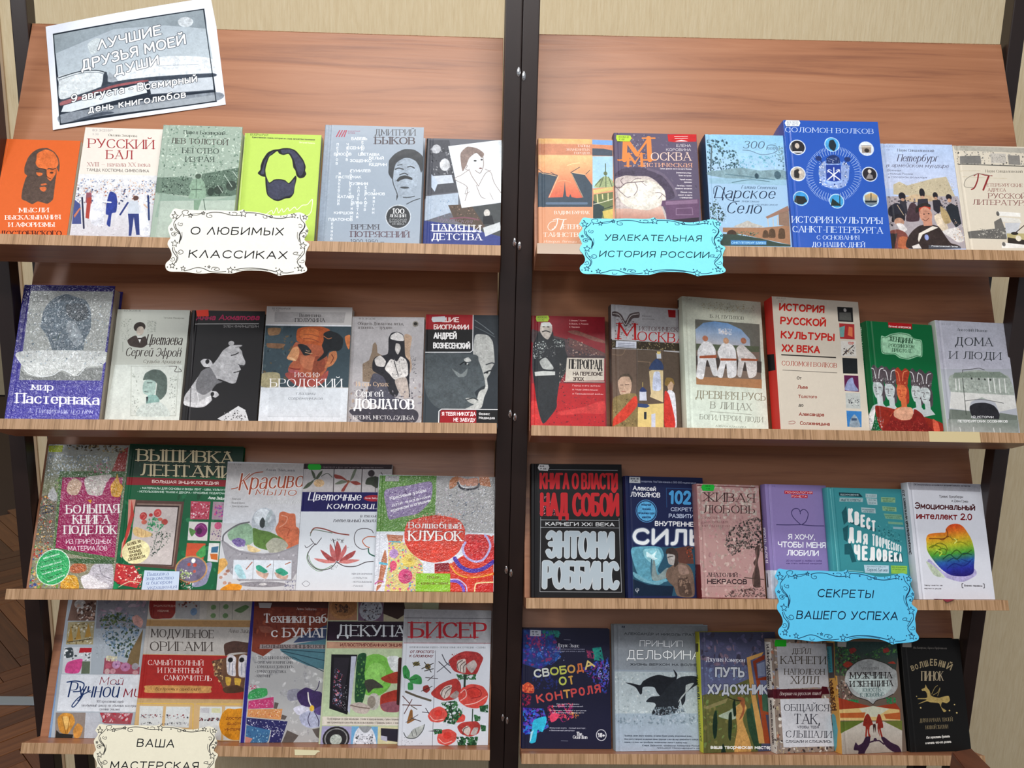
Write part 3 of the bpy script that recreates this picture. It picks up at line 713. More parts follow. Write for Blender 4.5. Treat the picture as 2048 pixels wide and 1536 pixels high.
BOOKS.append(dict(id='blue', s='R0', u=0.4163, w=0.161, h=0.2321, n=[0.05,0.05], t=0.05, k='j', side='dcd8cf', label='tall royal blue hardcover with a radiant crest ringed by eight round medallions', st=[[[46,3],[267,2],[287,50],[258,111],[38,116],[19,56]]], art='''B 2a58b4
M 2450a8
L d0dcf4 6.2 1239,969 1122,972
L d0dcf4 6.2 1235,998 1205,996
L d0dcf4 6.2 1230,1027 1116,1013
L d0dcf4 6.2 1224,1056 1194,1046
L d0dcf4 6.2 1216,1084 1105,1053
L d0dcf4 6.2 1206,1112 1178,1096
L d0dcf4 6.2 1195,1139 1090,1093
L d0dcf4 6.2 1183,1166 1156,1145
L d0dcf4 6.2 1169,1192 1071,1131
L d0dcf4 6.2 1154,1218 1130,1191
L d0dcf4 6.2 1138,1243 1048,1167
L d0dcf4 6.2 1121,1267 1099,1234
L d0dcf4 6.2 1103,1289 1021,1200
L d0dcf4 6.2 1083,1311 1064,1273
L d0dcf4 6.2 1063,1332 991,1231
L d0dcf4 6.2 1041,1352 1025,1309
L d0dcf4 6.2 1019,1370 959,1258
L d0dcf4 6.2 996,1387 983,1341
L d0dcf4 6.2 972,1403 924,1281
L d0dcf4 6.2 948,1417 938,1368
L d0dcf4 6.2 923,1430 887,1301
L d0dcf4 6.2 898,1442 891,1389
L d0dcf4 6.2 872,1452 848,1316
L d0dcf4 6.2 846,1460 843,1406
L d0dcf4 6.2 819,1467 809,1327
L d0dcf4 6.2 793,1472 793,1417
L d0dcf4 6.2 766,1476 769,1334
L d0dcf4 6.2 740,1478 744,1422
L d0dcf4 6.2 713,1479 729,1336
L d0dcf4 6.2 687,1477 695,1421
L d0dcf4 6.2 661,1475 690,1333
L d0dcf4 6.2 635,1470 646,1415
L d0dcf4 6.2 610,1464 652,1325
L d0dcf4 6.2 586,1457 600,1403
L d0dcf4 6.2 562,1448 615,1314
L d0dcf4 6.2 538,1437 555,1386
L d0dcf4 6.2 516,1425 581,1297
L d0dcf4 6.2 494,1411 514,1363
L d0dcf4 6.2 473,1396 548,1277
L d0dcf4 6.2 453,1380 475,1335
L d0dcf4 6.2 434,1363 519,1253
L d0dcf4 6.2 416,1344 441,1303
L d0dcf4 6.2 399,1324 493,1225
L d0dcf4 6.2 384,1302 411,1266
L d0dcf4 6.2 369,1280 470,1194
L d0dcf4 6.2 356,1257 385,1226
L d0dcf4 6.2 345,1233 452,1160
L d0dcf4 6.2 334,1208 364,1182
L d0dcf4 6.2 326,1182 437,1124
L d0dcf4 6.2 318,1155 349,1136
L d0dcf4 6.2 312,1128 427,1086
L d0dcf4 6.2 308,1101 339,1087
L d0dcf4 6.2 305,1073 421,1046
L d0dcf4 6.2 303,1044 335,1037
L d0dcf4 6.2 303,1016 420,1005
L d0dcf4 6.2 305,987 336,986
L d0dcf4 6.2 308,958 424,964
L d0dcf4 6.2 313,930 343,935
L d0dcf4 6.2 319,901 432,923
L d0dcf4 6.2 326,872 356,885
L d0dcf4 6.2 335,844 444,883
L d0dcf4 6.2 346,817 374,835
L d0dcf4 6.2 358,790 461,844
L d0dcf4 6.2 371,763 397,788
L d0dcf4 6.2 386,737 482,807
L d0dcf4 6.2 402,712 425,743
L d0dcf4 6.2 419,688 506,772
L d0dcf4 6.3 437,664 458,700
L d0dcf4 6.3 456,642 534,739
L d0dcf4 6.3 477,621 495,662
L d0dcf4 6.3 498,601 566,710
L d0dcf4 6.3 520,582 536,627
L d0dcf4 6.3 544,564 599,684
L d0dcf4 6.3 568,548 579,597
L d0dcf4 6.3 592,533 636,662
L d0dcf4 6.3 617,520 626,572
L d0dcf4 6.3 643,508 674,644
L d0dcf4 6.3 669,497 674,552
L d0dcf4 6.3 696,489 713,630
L d0dcf4 6.3 723,481 724,538
L d0dcf4 6.3 750,476 753,621
L d0dcf4 6.3 777,472 774,530
L d0dcf4 6.3 804,470 794,617
L d0dcf4 6.3 830,469 824,527
L d0dcf4 6.3 857,470 834,617
L d0dcf4 6.3 884,473 874,531
L d0dcf4 6.3 910,478 873,622
L d0dcf4 6.3 935,484 922,540
L d0dcf4 6.3 960,491 911,632
L d0dcf4 6.3 985,501 968,555
L d0dcf4 6.3 1009,512 947,647
L d0dcf4 6.3 1032,524 1012,576
L d0dcf4 6.3 1054,538 981,665
L d0dcf4 6.3 1075,553 1053,602
L d0dcf4 6.3 1095,570 1012,688
L d0dcf4 6.3 1114,588 1089,633
L d0dcf4 6.3 1132,608 1040,715
L d0dcf4 6.3 1149,628 1122,668
L d0dcf4 6.3 1164,650 1064,745
L d0dcf4 6.3 1178,673 1150,707
L d0dcf4 6.3 1191,696 1085,778
L d0dcf4 6.3 1203,721 1173,750
L d0dcf4 6.3 1213,747 1101,813
L d0dcf4 6.3 1221,773 1190,796
L d0dcf4 6.3 1228,800 1113,851
L d0dcf4 6.3 1234,827 1202,844
L d0dcf4 6.3 1238,855 1121,890
L d0dcf4 6.3 1240,883 1209,894
L d0dcf4 6.2 1242,912 1124,931
L d0dcf4 6.2 1241,941 1209,945
E 6e94dc 771,978,257.1,277.3,0
E 9ab4e6 771,978,186.9,218.7,0
P 8ea4d4 ~ 542,848 629,745 669,812 645,913 646,1081 609,1149 764,1146 907,1110 888,976 916,841 957,739 1041,838 1003,1075 913,1210 757,1229 589,1199 529,1083
X 60 37.5 24386e,f2f4fa,dfe6f4,f2f4fa 51 535,747 660,744 624,1148 904,1143 941,739 1063,770 994,1175 755,1246 513,1184
P 26429a 654,812 904,807 886,1085 767,1112 637,1090
L f0f2f8 20.3 676,913 863,1077
L f0f2f8 20.3 872,901 661,1081
L f0f2f8 15.6 782,860 765,1087
L f0f2f8 10.9 ~ 673,947 693,896 738,912
L f0f2f8 10.9 ~ 876,943 865,892 816,910
P 24386e ~ 668,744 681,676 795,623 885,672 894,740 883,782 672,786
X 30 18.8 f0f2f8,24386e 52 681,676 885,672 875,774 680,778
L 24386e 14.1 ~ 495,663 555,696 594,780
L 24386e 14.1 ~ 1073,669 1021,720 968,789
E 24386e 539,696,53.1,44.3,0
E 24386e 1023,704,53.3,44.3,0
E d8e0ee 204,499,137.8,140.1,0
E 2c2a2e 204,499,119.0,123.1,0
E d8c8b8 198,473,37.6,51.4,0
L e8e8ea 25.0 127,585 268,583
E bcd8f0 789,436,128.9,133.9,0
E 4ca0d8 789,436,113.2,120.2,0
P 22303a ~ 732,454 755,368 820,349 858,451 817,555 758,522
E d8e0ee 1363,501,129.1,133.9,0
P 9a8e82 1283,443 1456,439 1434,576 1285,579
E 3c3430 1368,535,40.9,37.8,0
L f0e8d8 11.0 1280,469 1453,465
E d8e0ee 171,981,130.5,134.5,0
E b9b0a4 171,981,114.9,117.7,0
P 2e2c2c ~ 116,924 195,905 183,1056 107,1041
E e0d0c0 207,955,24.9,30.3,0
E d8e0ee 1372,967,131.2,135.1,0
E 2e2a30 1372,967,115.6,118.3,0
E c8c0b8 1377,916,31.3,37.3,0
P 8a8484 1301,1052 1358,950 1417,983 1426,1050
E bcd8f0 185,1422,129.5,132.4,0
E 3c94d0 185,1422,114.1,115.9,0
P 22282a 73,1473 112,1374 249,1388 289,1470 207,1529 131,1522
E bcd8f0 774,1461,126.7,132.6,0
E 3c94c8 774,1461,111.2,116.0,0
P 20302c 667,1545 709,1413 780,1478 852,1542
L 20302c 13.9 837,1361 821,1543
E bcd8f0 1350,1418,133.3,136.4,0
G d8b478 48688a 1360,1318 1336,1550 1248,1353 1362,1298 1465,1350 1442,1499 1337,1542 1241,1502
P 202c34 1239,1445 1456,1441 1429,1474 1259,1477
L 202c34 12.4 1360,1318 1346,1451
F
T s c8d6ee 14,220 1517,223 8,-90 СОЛОМОН ВОЛКОВ
T s d4e0f4 -2,1851 1498,1851 10,-111 ИСТОРИЯ КУЛЬТУРЫ
T s d4e0f4 -3,2017 1484,2019 10,-107 САНКТ-ПЕТЕРБУРГА
T s d4e0f4 386,2140 1087,2133 6,-71 С ОСНОВАНИЯ
T s d4e0f4 299,2267 1166,2261 7,-80 ДО НАШИХ ДНЕЙ
P dde2e6 46,3 267,2 287,50 258,111 38,116 19,56
T n 8a90a0 58,59 247,58 3,-38 63.3(2)
T n 8a90a0 55,104 243,103 3,-35 В 67'''))
BOOKS.append(dict(id='army', s='R0', u=0.593, w=0.1259, h=0.2095, n=[0.02,0.02], t=0.02, k='h', side='e4e0da', label='light blue hardcover with a smiling soldier in cap and white sash', st=[], art='''B b8c8e6
G b4c8e8 c4cce4 509,8 417,832 8,-0 1259,8 1260,816 -3,839
P c0b498 155,764 262,708 389,778 843,643 1084,602 1191,962 667,989 136,945
X 90 23.6 8a7c66,d8ccac,9c9078 61 172,764 840,661 1215,636 1196,926 371,940 157,908
P a8a0a4 15,983 1242,961 1293,1353 1272,1906 -35,1926
P c4ac8c ~ 313,1013 522,938 804,969 896,1039 590,1080 357,1066
X 60 50.3 6c6468,3c3840,98888c,a89c9c 62 49,982 514,1010 490,1366 5,1550
X 70 47.1 4a464e,2f2e36,80787c,a89890 63 821,968 1203,997 1242,1353 791,1361
P 3a3840 225,1051 340,1040 345,1298 242,1282
E 2c2a30 280,978,60.4,72.2,0
E b89078 285,1041,33.5,28.8,0
P 3a3840 546,1027 715,1015 714,1167 521,1170
E 2c2a30 630,909,47.1,83.3,0
E c09880 630,990,33.6,28.9,0
P 34323a 795,1040 914,1029 963,1180 866,1289 791,1219
E 2c2a30 853,950,43.8,57.9,0
E c09880 853,1004,30.3,25.3,0
P 4c3a40 ~ 381,1155 438,1091 494,1117 538,1241 518,1419 301,1422
P 30303a ~ 26,1197 152,1105 266,1139 298,1298 275,1352 27,1338
L c8b090 11.7 182,1141 277,1334
P 2e3238 1007,1162 1108,1089 1217,1158 1237,1460 1136,1532 1029,1322
E 2c2a30 1081,982,50.5,57.9,0
E b89078 1084,1039,33.6,36.2,0
P 2c2a30 ~ 58,1444 86,1338 198,1300 286,1334 276,1423 183,1442
E b48a74 183,1442,83.2,71.0,0
P dcd8d6 ~ 129,1478 229,1476 300,1581 211,1635 154,1548
P 7e4a42 ~ 6,1621 151,1583 261,1634 301,1721 295,1921 -18,1926
P b06848 ~ 152,1723 284,1721 295,1921 116,1898
P 3a3434 2,1656 126,1654 48,1925 -27,1926
P d8c8b0 ~ 795,1325 900,1288 1003,1534 926,1623 811,1467
P b09a70 ~ 917,1146 1021,1251 1066,1427 962,1464 912,1323
P d8d4d0 ~ 894,1606 1170,1531 1241,1758 1137,1795 1015,1709
P 3c3230 ~ 291,1739 398,1597 524,1507 676,1487 838,1519 948,1711 1018,1814 1130,1847 1122,1908 295,1921
P 34302e ~ 479,1242 515,1153 656,1088 751,1131 724,1220 647,1168 500,1277
P b84838 544,1188 649,1150 746,1175 742,1211 536,1259
E c79078 647,1310,110.3,142.8,0
P c79078 586,1400 741,1362 741,1503 590,1514
L 6a4438 10.0 ~ 587,1391 634,1417 690,1372
E 4a3630 618,1297,15.0,10.7,0
E 4a3630 699,1288,15.1,10.7,0
P e4ddd0 463,1753 491,1648 740,1512 836,1537 556,1664 473,1805
E 8a98c8 616,1716,36.5,52.9,0
P d8d4d0 350,1877 470,1832 510,1918 361,1920
X 30 30.1 c8a07c,d8d8d0,b09080 64 1075,1356 1279,1459 1267,1810 1075,1761
P 52555e 633,1855 1176,1873 1172,1908 626,1916
F
T nb e8ecf0 679,1881 1125,1886 4,-28 Романтический Питер
T s 4c4c5c 290,142 927,144 6,-48 Наум Синдаловский
T si 4c4858 261,330 974,321 15,-129 Петербург
T si 4c4858 69,439 1147,437 8,-70 в армейском мундире
T n 5c5f70 81,516 313,519 5,-36 Военная
T n 5c5f70 81,581 512,580 4,-36 столица России
T n 5c5f70 84,643 750,641 4,-36 в городском фольклоре
T n 8a94b0 61,63 247,65 4,-33 63.3(2)
T n 8a94b0 105,131 155,133 5,-30 С 38'''))
BOOKS.append(dict(id='address', s='R0', u=0.7199, w=0.132, h=0.2082, n=[0.02,0.02], t=0.02, k='h', side='e8e4d8', label='cream hardcover with inkwell and scrolls,rightmost of the upper right shelf', st=[], art='''B d6cdbb
P b0aca0 7,-2 1322,27 1343,119 30,90
X 60 51.3 8c8a84,6a6864,c0bcb0,56544f 71 29,99 1274,121 1273,360 48,347
P 7c7a76 101,199 461,183 458,339 92,337
P c0bab0 639,133 912,137 895,322 631,318
X 40 17.1 6a6864,8c8a84 72 645,152 911,146 896,313 632,309
P 888580 942,164 1147,170 1139,345 935,339
L 4a4a48 15.3 48,347 1272,370
L c8bca4 10.2 103,584 863,606
L c8bca4 10.2 83,475 423,468
L 8a2f30 22.1 ~ 381,533 348,652 281,780 225,817
L 8a2f30 28.9 ~ 555,566 496,685 427,822
L 8a2f30 15.3 ~ 301,562 383,520 498,549 615,556
L 8a8478 10.2 ~ 598,556 382,524 166,619 114,765 264,780
P e9e7e0 627,1214 1010,1234 1000,1305 616,1294
E 6a6864 618,1255,26.9,43.2,0
P dcd9d0 647,1311 978,1341 1001,1412 618,1400
P 6e6b66 534,1402 661,1329 701,1523 532,1534
P 6a6864 59,1586 737,1504 707,1716 76,1708
X 40 33.4 a8a49a,55534e,c4c0b4 73 249,1530 735,1522 710,1698 228,1689
P c6c8cc 716,1416 985,1412 877,1696 710,1698
P b4a878 722,1610 1057,1605 1034,1763 717,1768
E 34302c 856,1608,60.3,28.5,0
P 3a3430 729,1681 1039,1728 1026,1816 712,1803
L 40302c 13.4 856,1608 1083,1428
P e9e7e0 617,1770 1059,1815 1052,1868 602,1875
E 6a6864 645,1804,30.0,38.9,0
E d0c8b6 910,1695,50.2,53.3,0
F
T n 8a857a 130,42 257,48 6,-33 83.3
T n 8a857a 148,97 250,100 5,-30 С 38
T s 6c665c 505,494 1152,491 7,-48 Наум Синдаловский
T s 8a5a54 495,754 1122,755 9,-58 ЕТЕРБУРГСКИЕ
T s 8a5a54 500,848 813,846 8,-58 АДРЕСА
T s 7c4a48 491,974 1149,972 13,-90 РУССКОЙ
T s 7c4a48 206,1096 1199,1096 14,-93 ЛИТЕРАТУРЫ'''))
BOOKS.append(dict(id='pasternak', s='L1', u=0.0061, w=0.1546, h=0.2393, n=[0.032,0.032], t=0.032, k='g', side='cfc6b4', label='large glossy violet-blue hardcover with a wrinkled silvery portrait,leftmost of second left shelf', st=[], art='''B 3c3690
G 241c60 4a44a6 558,38 861,2352 10,12 1574,6 1618,2345 31,2360
P a0a4a0 127,105 1529,101 1508,1681 151,1687
P 606e78 ~ 383,637 392,468 467,314 581,210 733,156 900,205 1084,271 1187,457 1226,777 1155,979 1148,1179 1146,1410 801,1414 646,1185 516,921 383,755
P c4c8c6 ~ 199,1471 272,1552 453,1615 640,1613 813,1504 909,1520 1074,1591 1214,1459 1506,1406 1511,1174 81,1192
P 4a5258 ~ 758,344 1076,339 1169,576 987,646 815,547
P 8a949a ~ 828,648 957,663 1124,980 1010,1081 823,850
P 7a7e7c 151,1687 159,1520 297,1617 535,1647 817,1537 1063,1624 1216,1475 1512,1455 1508,1681
X 130 38.1 8fa0ac,b8c4cc,5c6c78,d8e0e4 81 119,336 1537,315 1506,1406 161,1422
L 4a4844 6.4 155,310 433,301 412,144
L e4eaec 10.9 ~ 201,1487 290,1568 485,1623 700,1596 829,1504 976,1560 1107,1599 1214,1459
L 55605c 12.6 ~ 728,851 682,985 615,953
F
T sb f0f0f6 376,1852 743,1864 -12,-121 мир
T sb f4f4fa 153,2080 1534,2097 -20,-169 Пастернака
T si c8ccf0 369,2246 1436,2251 -10,-80 А. Пастернак и о нем'''))  # pale flecks across the portrait paint in glare of the crinkled film
BOOKS.append(dict(id='tsvet', s='L1', u=0.1612, w=0.1248, h=0.2031, n=[0.014,0.014], t=0.014, k='p', side='dedbd0', label='pale grey paperback with two small vintage portraits and script title', st=[], art='''B c4c8be
P d4dad2 74,996 1208,983 1255,1954 13,1966
L 9aa096 9.6 156,591 175,760
L a8aca2 8.0 348,1018 1147,1008 1184,1874 436,1881 348,1018
X 50 29.1 a4aaa0,b6bbb0,8e948a 91 80,201 268,147 281,556 136,558
X 50 29.1 a4aaa0,b6bbb0,949a90 92 532,194 696,209 685,415 556,416
X 40 28.7 98a096,b4bab0,868c84 93 376,1126 503,1124 568,1864 457,1865
X 40 28.7 98a096,b4bab0,868c84 94 1001,1152 1145,1150 1166,1858 1072,1859
E 3a322e 413,316,100.0,89.1,0
E c8bcae 431,384,64.5,82.1,0
P 463c38 ~ 233,557 352,470 438,520 531,485 577,620 488,689 292,657
P e4e4e0 386,487 447,605 474,486
P 2c2624 405,512 469,511 472,537 408,537
L 3c3432 9.6 ~ 987,1010 1115,1017 1092,1101 1204,1100 1167,1050
P 5c6a64 ~ 573,1256 601,1140 721,1072 851,1087 956,1186 986,1318 986,1483 903,1599 815,1518 811,1320 708,1255 613,1256
P a4bcb4 ~ 599,1273 708,1255 793,1304 796,1485 722,1535 606,1487 580,1389
P 8cb0a8 ~ 675,1536 815,1518 889,1616 818,1698 674,1683
L 3f4c48 11.1 650,1305 730,1304
L 4c5a56 9.5 619,1462 683,1467
P 30363a 653,1552 692,1552 681,1667
P c8d2cc ~ 597,1700 908,1648 1089,1875 538,1880
F
T si 3c3432 546,629 1166,629 -17,-178 Цветаева
T si 3c3432 1112,732 1160,734 -3,-76 и
T si 3c3432 224,840 1162,840 -15,-151 Сергей Эфрон
T si 565048 541,957 1174,958 -5,-57 Судьба Ариадны
T n 6a6c64 804,156 1161,160 -2,-27 Татьяна Машарова
T n 7a7c74 110,37 402,38 -3,-31 83.3(2)6-8'''))
BOOKS.append(dict(id='akhm', s='L1', u=0.2918, w=0.1258, h=0.2011, n=[0.02,0.02], t=0.02, k='h', side='c8c2b8', label="black hardcover with a pale woman's profile and crimson name", st=[[[71,1],[281,-14],[299,105],[96,113]]], art='''B 1b191b
P b9b9bb ~ 727,623 817,614 914,616 865,661 915,723 937,801 990,910 980,972 891,973 927,1050 901,1097 885,1175 856,1283 783,1299 661,1254 540,1225 479,1379 462,1517 483,1593 375,1701 245,1725 96,1703 17,1644 20,1522 134,1322 262,1104 302,1058 402,1010 509,869 586,727 656,663
P 77777a ~ 403,1025 540,1225 633,1270 533,1317 454,1425 342,1503 219,1443 190,1290 260,1089
P 1b191b ~ 698,631 645,537 486,603 222,669 215,919 391,886 482,900 535,821 584,696
P c4c4c6 ~ 230,919 285,871 391,886 442,963 402,1010 298,1011
E 1b191b 346,917,32.8,40.6,0
E b0b0b2 724,587,51.0,44.2,0
L 2c2a2c 17.9 ~ 742,803 801,787 858,755
L 8a8a8c 15.0 ~ 805,661 879,645 908,629
L 1b191b 13.4 ~ 812,1106 899,1082 920,1066
L 55555a 13.4 ~ 874,958 937,988 980,972
L d8d8da 11.8 ~ 220,1459 255,1595 229,1717
P d4d4d6 ~ 14,1613 237,1641 348,1564 462,1517 455,1609 316,1701 50,1689
P c4c4c6 ~ 455,1441 544,1440 593,1500 538,1547 476,1517
E 1b191b 481,1486,29.5,36.8,0
P c8cacc 599,1910 766,1803 933,1687 1057,1754 1131,1950 721,1961
X 40 32.3 242224,d8dadc,3a383a 101 707,1803 1056,1739 1131,1950 720,1954
L 4a484a 10.2 142,1959 33,5
L e4e2e0 9.0 75,247 1166,229
F
T nbi a81c50 80,180 1173,165 -10,-105 Анна Ахматова
T n c8c6c4 565,304 1168,299 -3,-41 ЭЛЕН ФАЙНШТЕЙН
P e0381c 71,1 281,-14 299,105 96,113'''))
BOOKS.append(dict(id='brod', s='L1', u=0.4207, w=0.1483, h=0.2097, n=[0.022,0.022], t=0.022, k='p', side='e8e6e0', label="grey and white hardcover with a painted man's face turned left", st=[], art='''B c6c4c2
P aaa8a8 144,103 1369,93 1348,286 150,286
P dfe2e6 9,320 1487,324 1441,476 9,432
P 3c4c54 3,352 1485,351 1489,1437 9,1446
P d4dae0 10,1454 1485,1448 1490,2039 3,2051
P ccd2d8 152,1467 1356,1450 1367,1950 158,1954
L b0b6bc 5.9 158,1954 1367,1950
X 30 90.5 2c3c44,4c5c60,5c5040,3c5058 111 5,368 563,360 479,1364 22,1215
P 8a6a4c ~ 52,399 263,396 241,508 76,526
P 7c5c44 ~ 57,668 358,680 289,759 77,746
P a09878 ~ -0,1215 169,1182 305,1211 305,1427 16,1438
P b0582f ~ 566,400 715,365 957,358 1112,417 1088,528 1036,671 953,798 798,737 644,676 557,614 542,504
P c46c3c ~ 628,423 808,389 932,451 881,610 700,612 605,535
P a85c40 ~ 537,646 659,676 825,674 1024,734 1112,953 1092,1140 980,1266 804,1314 623,1285 485,1225 441,1132 472,1039 527,960 429,953 407,918 458,820
P cf9468 ~ 491,757 579,724 616,834 566,975 437,958 412,918
P e0b488 427,922 494,917 572,967 559,983 467,953
P b87050 ~ 642,881 838,894 964,986 913,1142 731,1113 635,1006
P 8a4632 ~ 898,893 1052,954 1061,1125 889,1251 853,1143
P 22262a ~ 1010,482 1113,433 1252,478 1348,572 1341,730 1269,794 1133,796 1078,891 963,970 925,963 1030,829 992,703 1017,608
P 24282c ~ 577,693 644,676 736,707 817,800 791,863 702,880 644,802
L d0a078 12.0 ~ 714,825 775,840 835,844
L d8b090 9.0 ~ 726,785 757,801 787,800
P bc7850 ~ 1127,827 1239,795 1263,920 1192,1046 1060,1102 1099,984
L 6c3424 13.5 ~ 1167,858 1200,921 1160,1015
P 9c4c44 ~ 408,1195 615,1161 922,1297 1122,1140 1101,1295 959,1420 632,1424 428,1272
L 7c2c28 17.9 ~ 462,1101 553,1123 642,1122
P a8585a ~ 449,1132 554,1139 629,1153 587,1193 467,1179
L 8c4a30 10.6 ~ 678,502 815,508 938,546
L 7c3c28 10.6 ~ 668,581 819,587 943,641
L b87048 13.6 ~ 1013,529 1091,576 1150,559
P c87848 ~ 1376,540 1466,507 1463,760 1415,698
F
T s 3c3a3a 575,185 947,183 -3,-58 Валентина
T s 3c3a3a 505,278 1021,274 -4,-67 ПОЛУХИНА
T s e8e4e4 562,1263 987,1262 -4,-80 ИОСИФ
T s f4f2f2 158,1444 1377,1434 -10,-146 БРОДСКИЙ
T si 6c7078 604,1574 924,1574 -3,-55 глазами
T si 6c7078 476,1658 1055,1657 -3,-55 современников
T n 706e6c 96,55 415,55 -2,-32 83.3(2Рос=Рус)6
T n 706e6c 121,95 220,97 -1,-26 П 53'''))
BOOKS.append(dict(id='dovl', s='L1', u=0.5686, w=0.126, h=0.1957, n=[0.014,0.014], t=0.014, k='p', side='dcd8d2', label='beige-grey paperback with a standing man in a white shirt by a tower', st=[], art='''B b9b5b3
G bab8ba a8a4a6 518,28 592,1847 -1,10 1261,0 1271,1881 -3,1893
X 60 95.3 a49488,9c9498,c4c0be,8c8890 121 24,1171 1251,1191 1271,1873 12,1885
P 8c7a68 216,856 325,788 367,638 377,503 415,461 450,519 463,653 546,702 566,1198 231,1169
X 60 22.4 5c4c40,b0a08c,6c5c4c 122 231,839 517,786 549,1166 246,1153
P c0a48c ~ 918,328 1049,360 1025,629 1066,895 1022,1028 933,764
P 2c2c32 ~ 646,399 691,297 787,271 885,312 921,412 947,697 1032,829 1028,1193 1052,1438 952,1325 914,1129 829,1424 668,1361 594,1099 397,970 390,804 450,720 641,668
P e0dedc ~ 692,331 787,279 886,328 914,429 793,431 679,399
P c8c4c0 ~ 778,481 843,497 862,581 818,682 767,599
P dcd8d4 ~ 693,767 806,799 867,715 966,780 1020,962 976,1078 786,1130 687,1032 603,934
P d4d0cc ~ 420,770 514,702 614,801 586,901 457,886
P b8aca4 ~ 786,1130 976,1095 1033,1357 1020,1455 908,1423 823,1277
L 2c2c32 11.2 758,799 840,1064
X 60 19.2 35343a,f0eeec 123 677,767 965,764 992,1095 754,1130
P 50505c ~ 400,1036 594,1099 699,1360 830,1457 1086,1519 1060,1682 342,1527
L 2c2c32 14.4 998,797 1028,1193
X 30 25.7 3a3a42,6a6468,d4d0cc 124 1009,630 1124,695 1171,1191 1044,1193
P 403e48 ~ 48,1660 1122,1649 1129,1882 327,1890
X 40 47.5 6a6670,403e48,88848a 125 -17,1303 1110,1291 1113,1875 12,1885
E 8c8880 1106,122,51.9,54.4,0
E 2c2a28 1106,119,32.5,30.6,0
F
T s 55504e 100,153 904,150 -2,-54 Обидеть Довлатова легко,
T s 55504e 106,224 701,219 -2,-51 а понять — трудно
T s d8b898 120,1249 676,1246 -3,-75 Игорь Сухих
T s f2f0ee 124,1432 594,1430 -5,-117 Сергей
T sb f6f4f2 95,1646 1138,1645 -7,-170 ДОВЛАТОВ
T s e8e4e2 107,1828 1135,1826 -3,-67 ВРЕМЯ, МЕСТО, СУДЬБА
T n 6a6664 114,54 398,53 -1,-31 83.3(2)6'''))
BOOKS.append(dict(id='vozn', s='L1', u=0.6974, w=0.1272, h=0.2002, n=[0.018,0.018], t=0.018, k='p', side='d8d2ca', label='dark paperback with a half-lit face,red and black banners,rightmost of second left shelf', st=[[[110,47],[329,32],[354,78],[331,134],[120,141],[98,93]]], art='''B 3c444a
P 30363c 833,3 1273,-3 1286,1686 858,1691
P 9a1c24 -2,3 825,-5 821,267 -1,278
P 1c1c1e -1,278 821,267 810,663 11,673
P b8bab6 ~ 863,385 960,350 1090,373 1172,482 1198,666 1208,867 1160,967 1129,1066 1082,1149 1100,1314 1038,1478 977,1673 707,1676 880,1593 941,1397 1004,1331 1035,1265 1001,1101 934,837 835,721
P 50585c ~ 852,721 934,837 1017,1068 1051,1281 940,1332 877,1398 911,1528 723,1676 264,1680 35,1407 16,731
P 7c8484 ~ 471,975 633,1072 743,972 713,1104 586,1122
P c8cac6 ~ 676,806 756,772 805,838 709,856
L 181c20 19.3 ~ 614,907 693,856 758,905
E e0e2de 729,889,28.9,13.3,0
E 15181c 709,889,19.3,16.6,0
L 3c4044 19.3 ~ 1063,901 1159,867 1208,883
L 2c3034 22.5 ~ 1033,1051 1097,1017 1161,1000
E 202428 1081,1042,19.3,16.5,0
P 30363a ~ 940,1332 1051,1265 1036,1331 972,1348
P b0b2ae ~ 720,1497 847,1496 943,1544 881,1609 769,1562
L 2c3034 15.9 ~ 720,1530 847,1496 927,1528
L 6c7478 14.6 ~ 859,96 1023,213 1187,347
L 5c6468 13.0 ~ 860,216 1057,315 1203,397
L ececec 14.5 11,690 787,680 826,646 825,-5
P 1c1c1e 906,1706 1279,1702 1280,1936 909,1940
P 9a1c24 296,1712 906,1706 909,1932 286,1938
L ececec 15.7 267,1938 268,1729 312,1693 1278,1690
F
T nb ecd8d4 129,144 583,138 -2,-92 УЧШИЕ
T nb f0e0dc 140,276 756,271 -2,-93 БИОГРАФИИ
T nB f6f4f2 140,445 548,448 -1,-118 АНДРЕЙ
T nB f6f4f2 138,621 786,621 -2,-111 ВОЗНЕСЕНСКИЙ
T nb f4ecea 318,1809 899,1803 -2,-68 Я ТЕБЯ НИКОГДА
T nb f4ecea 519,1907 893,1908 -1,-67 НЕ ЗАБУДУ
T nb e6e6e6 946,1790 1137,1791 0,-48 Феликс
T nb e6e6e6 947,1859 1224,1861 0,-48 Медведев
P c8ccd0 110,47 329,32 354,78 331,134 120,141 98,93'''))
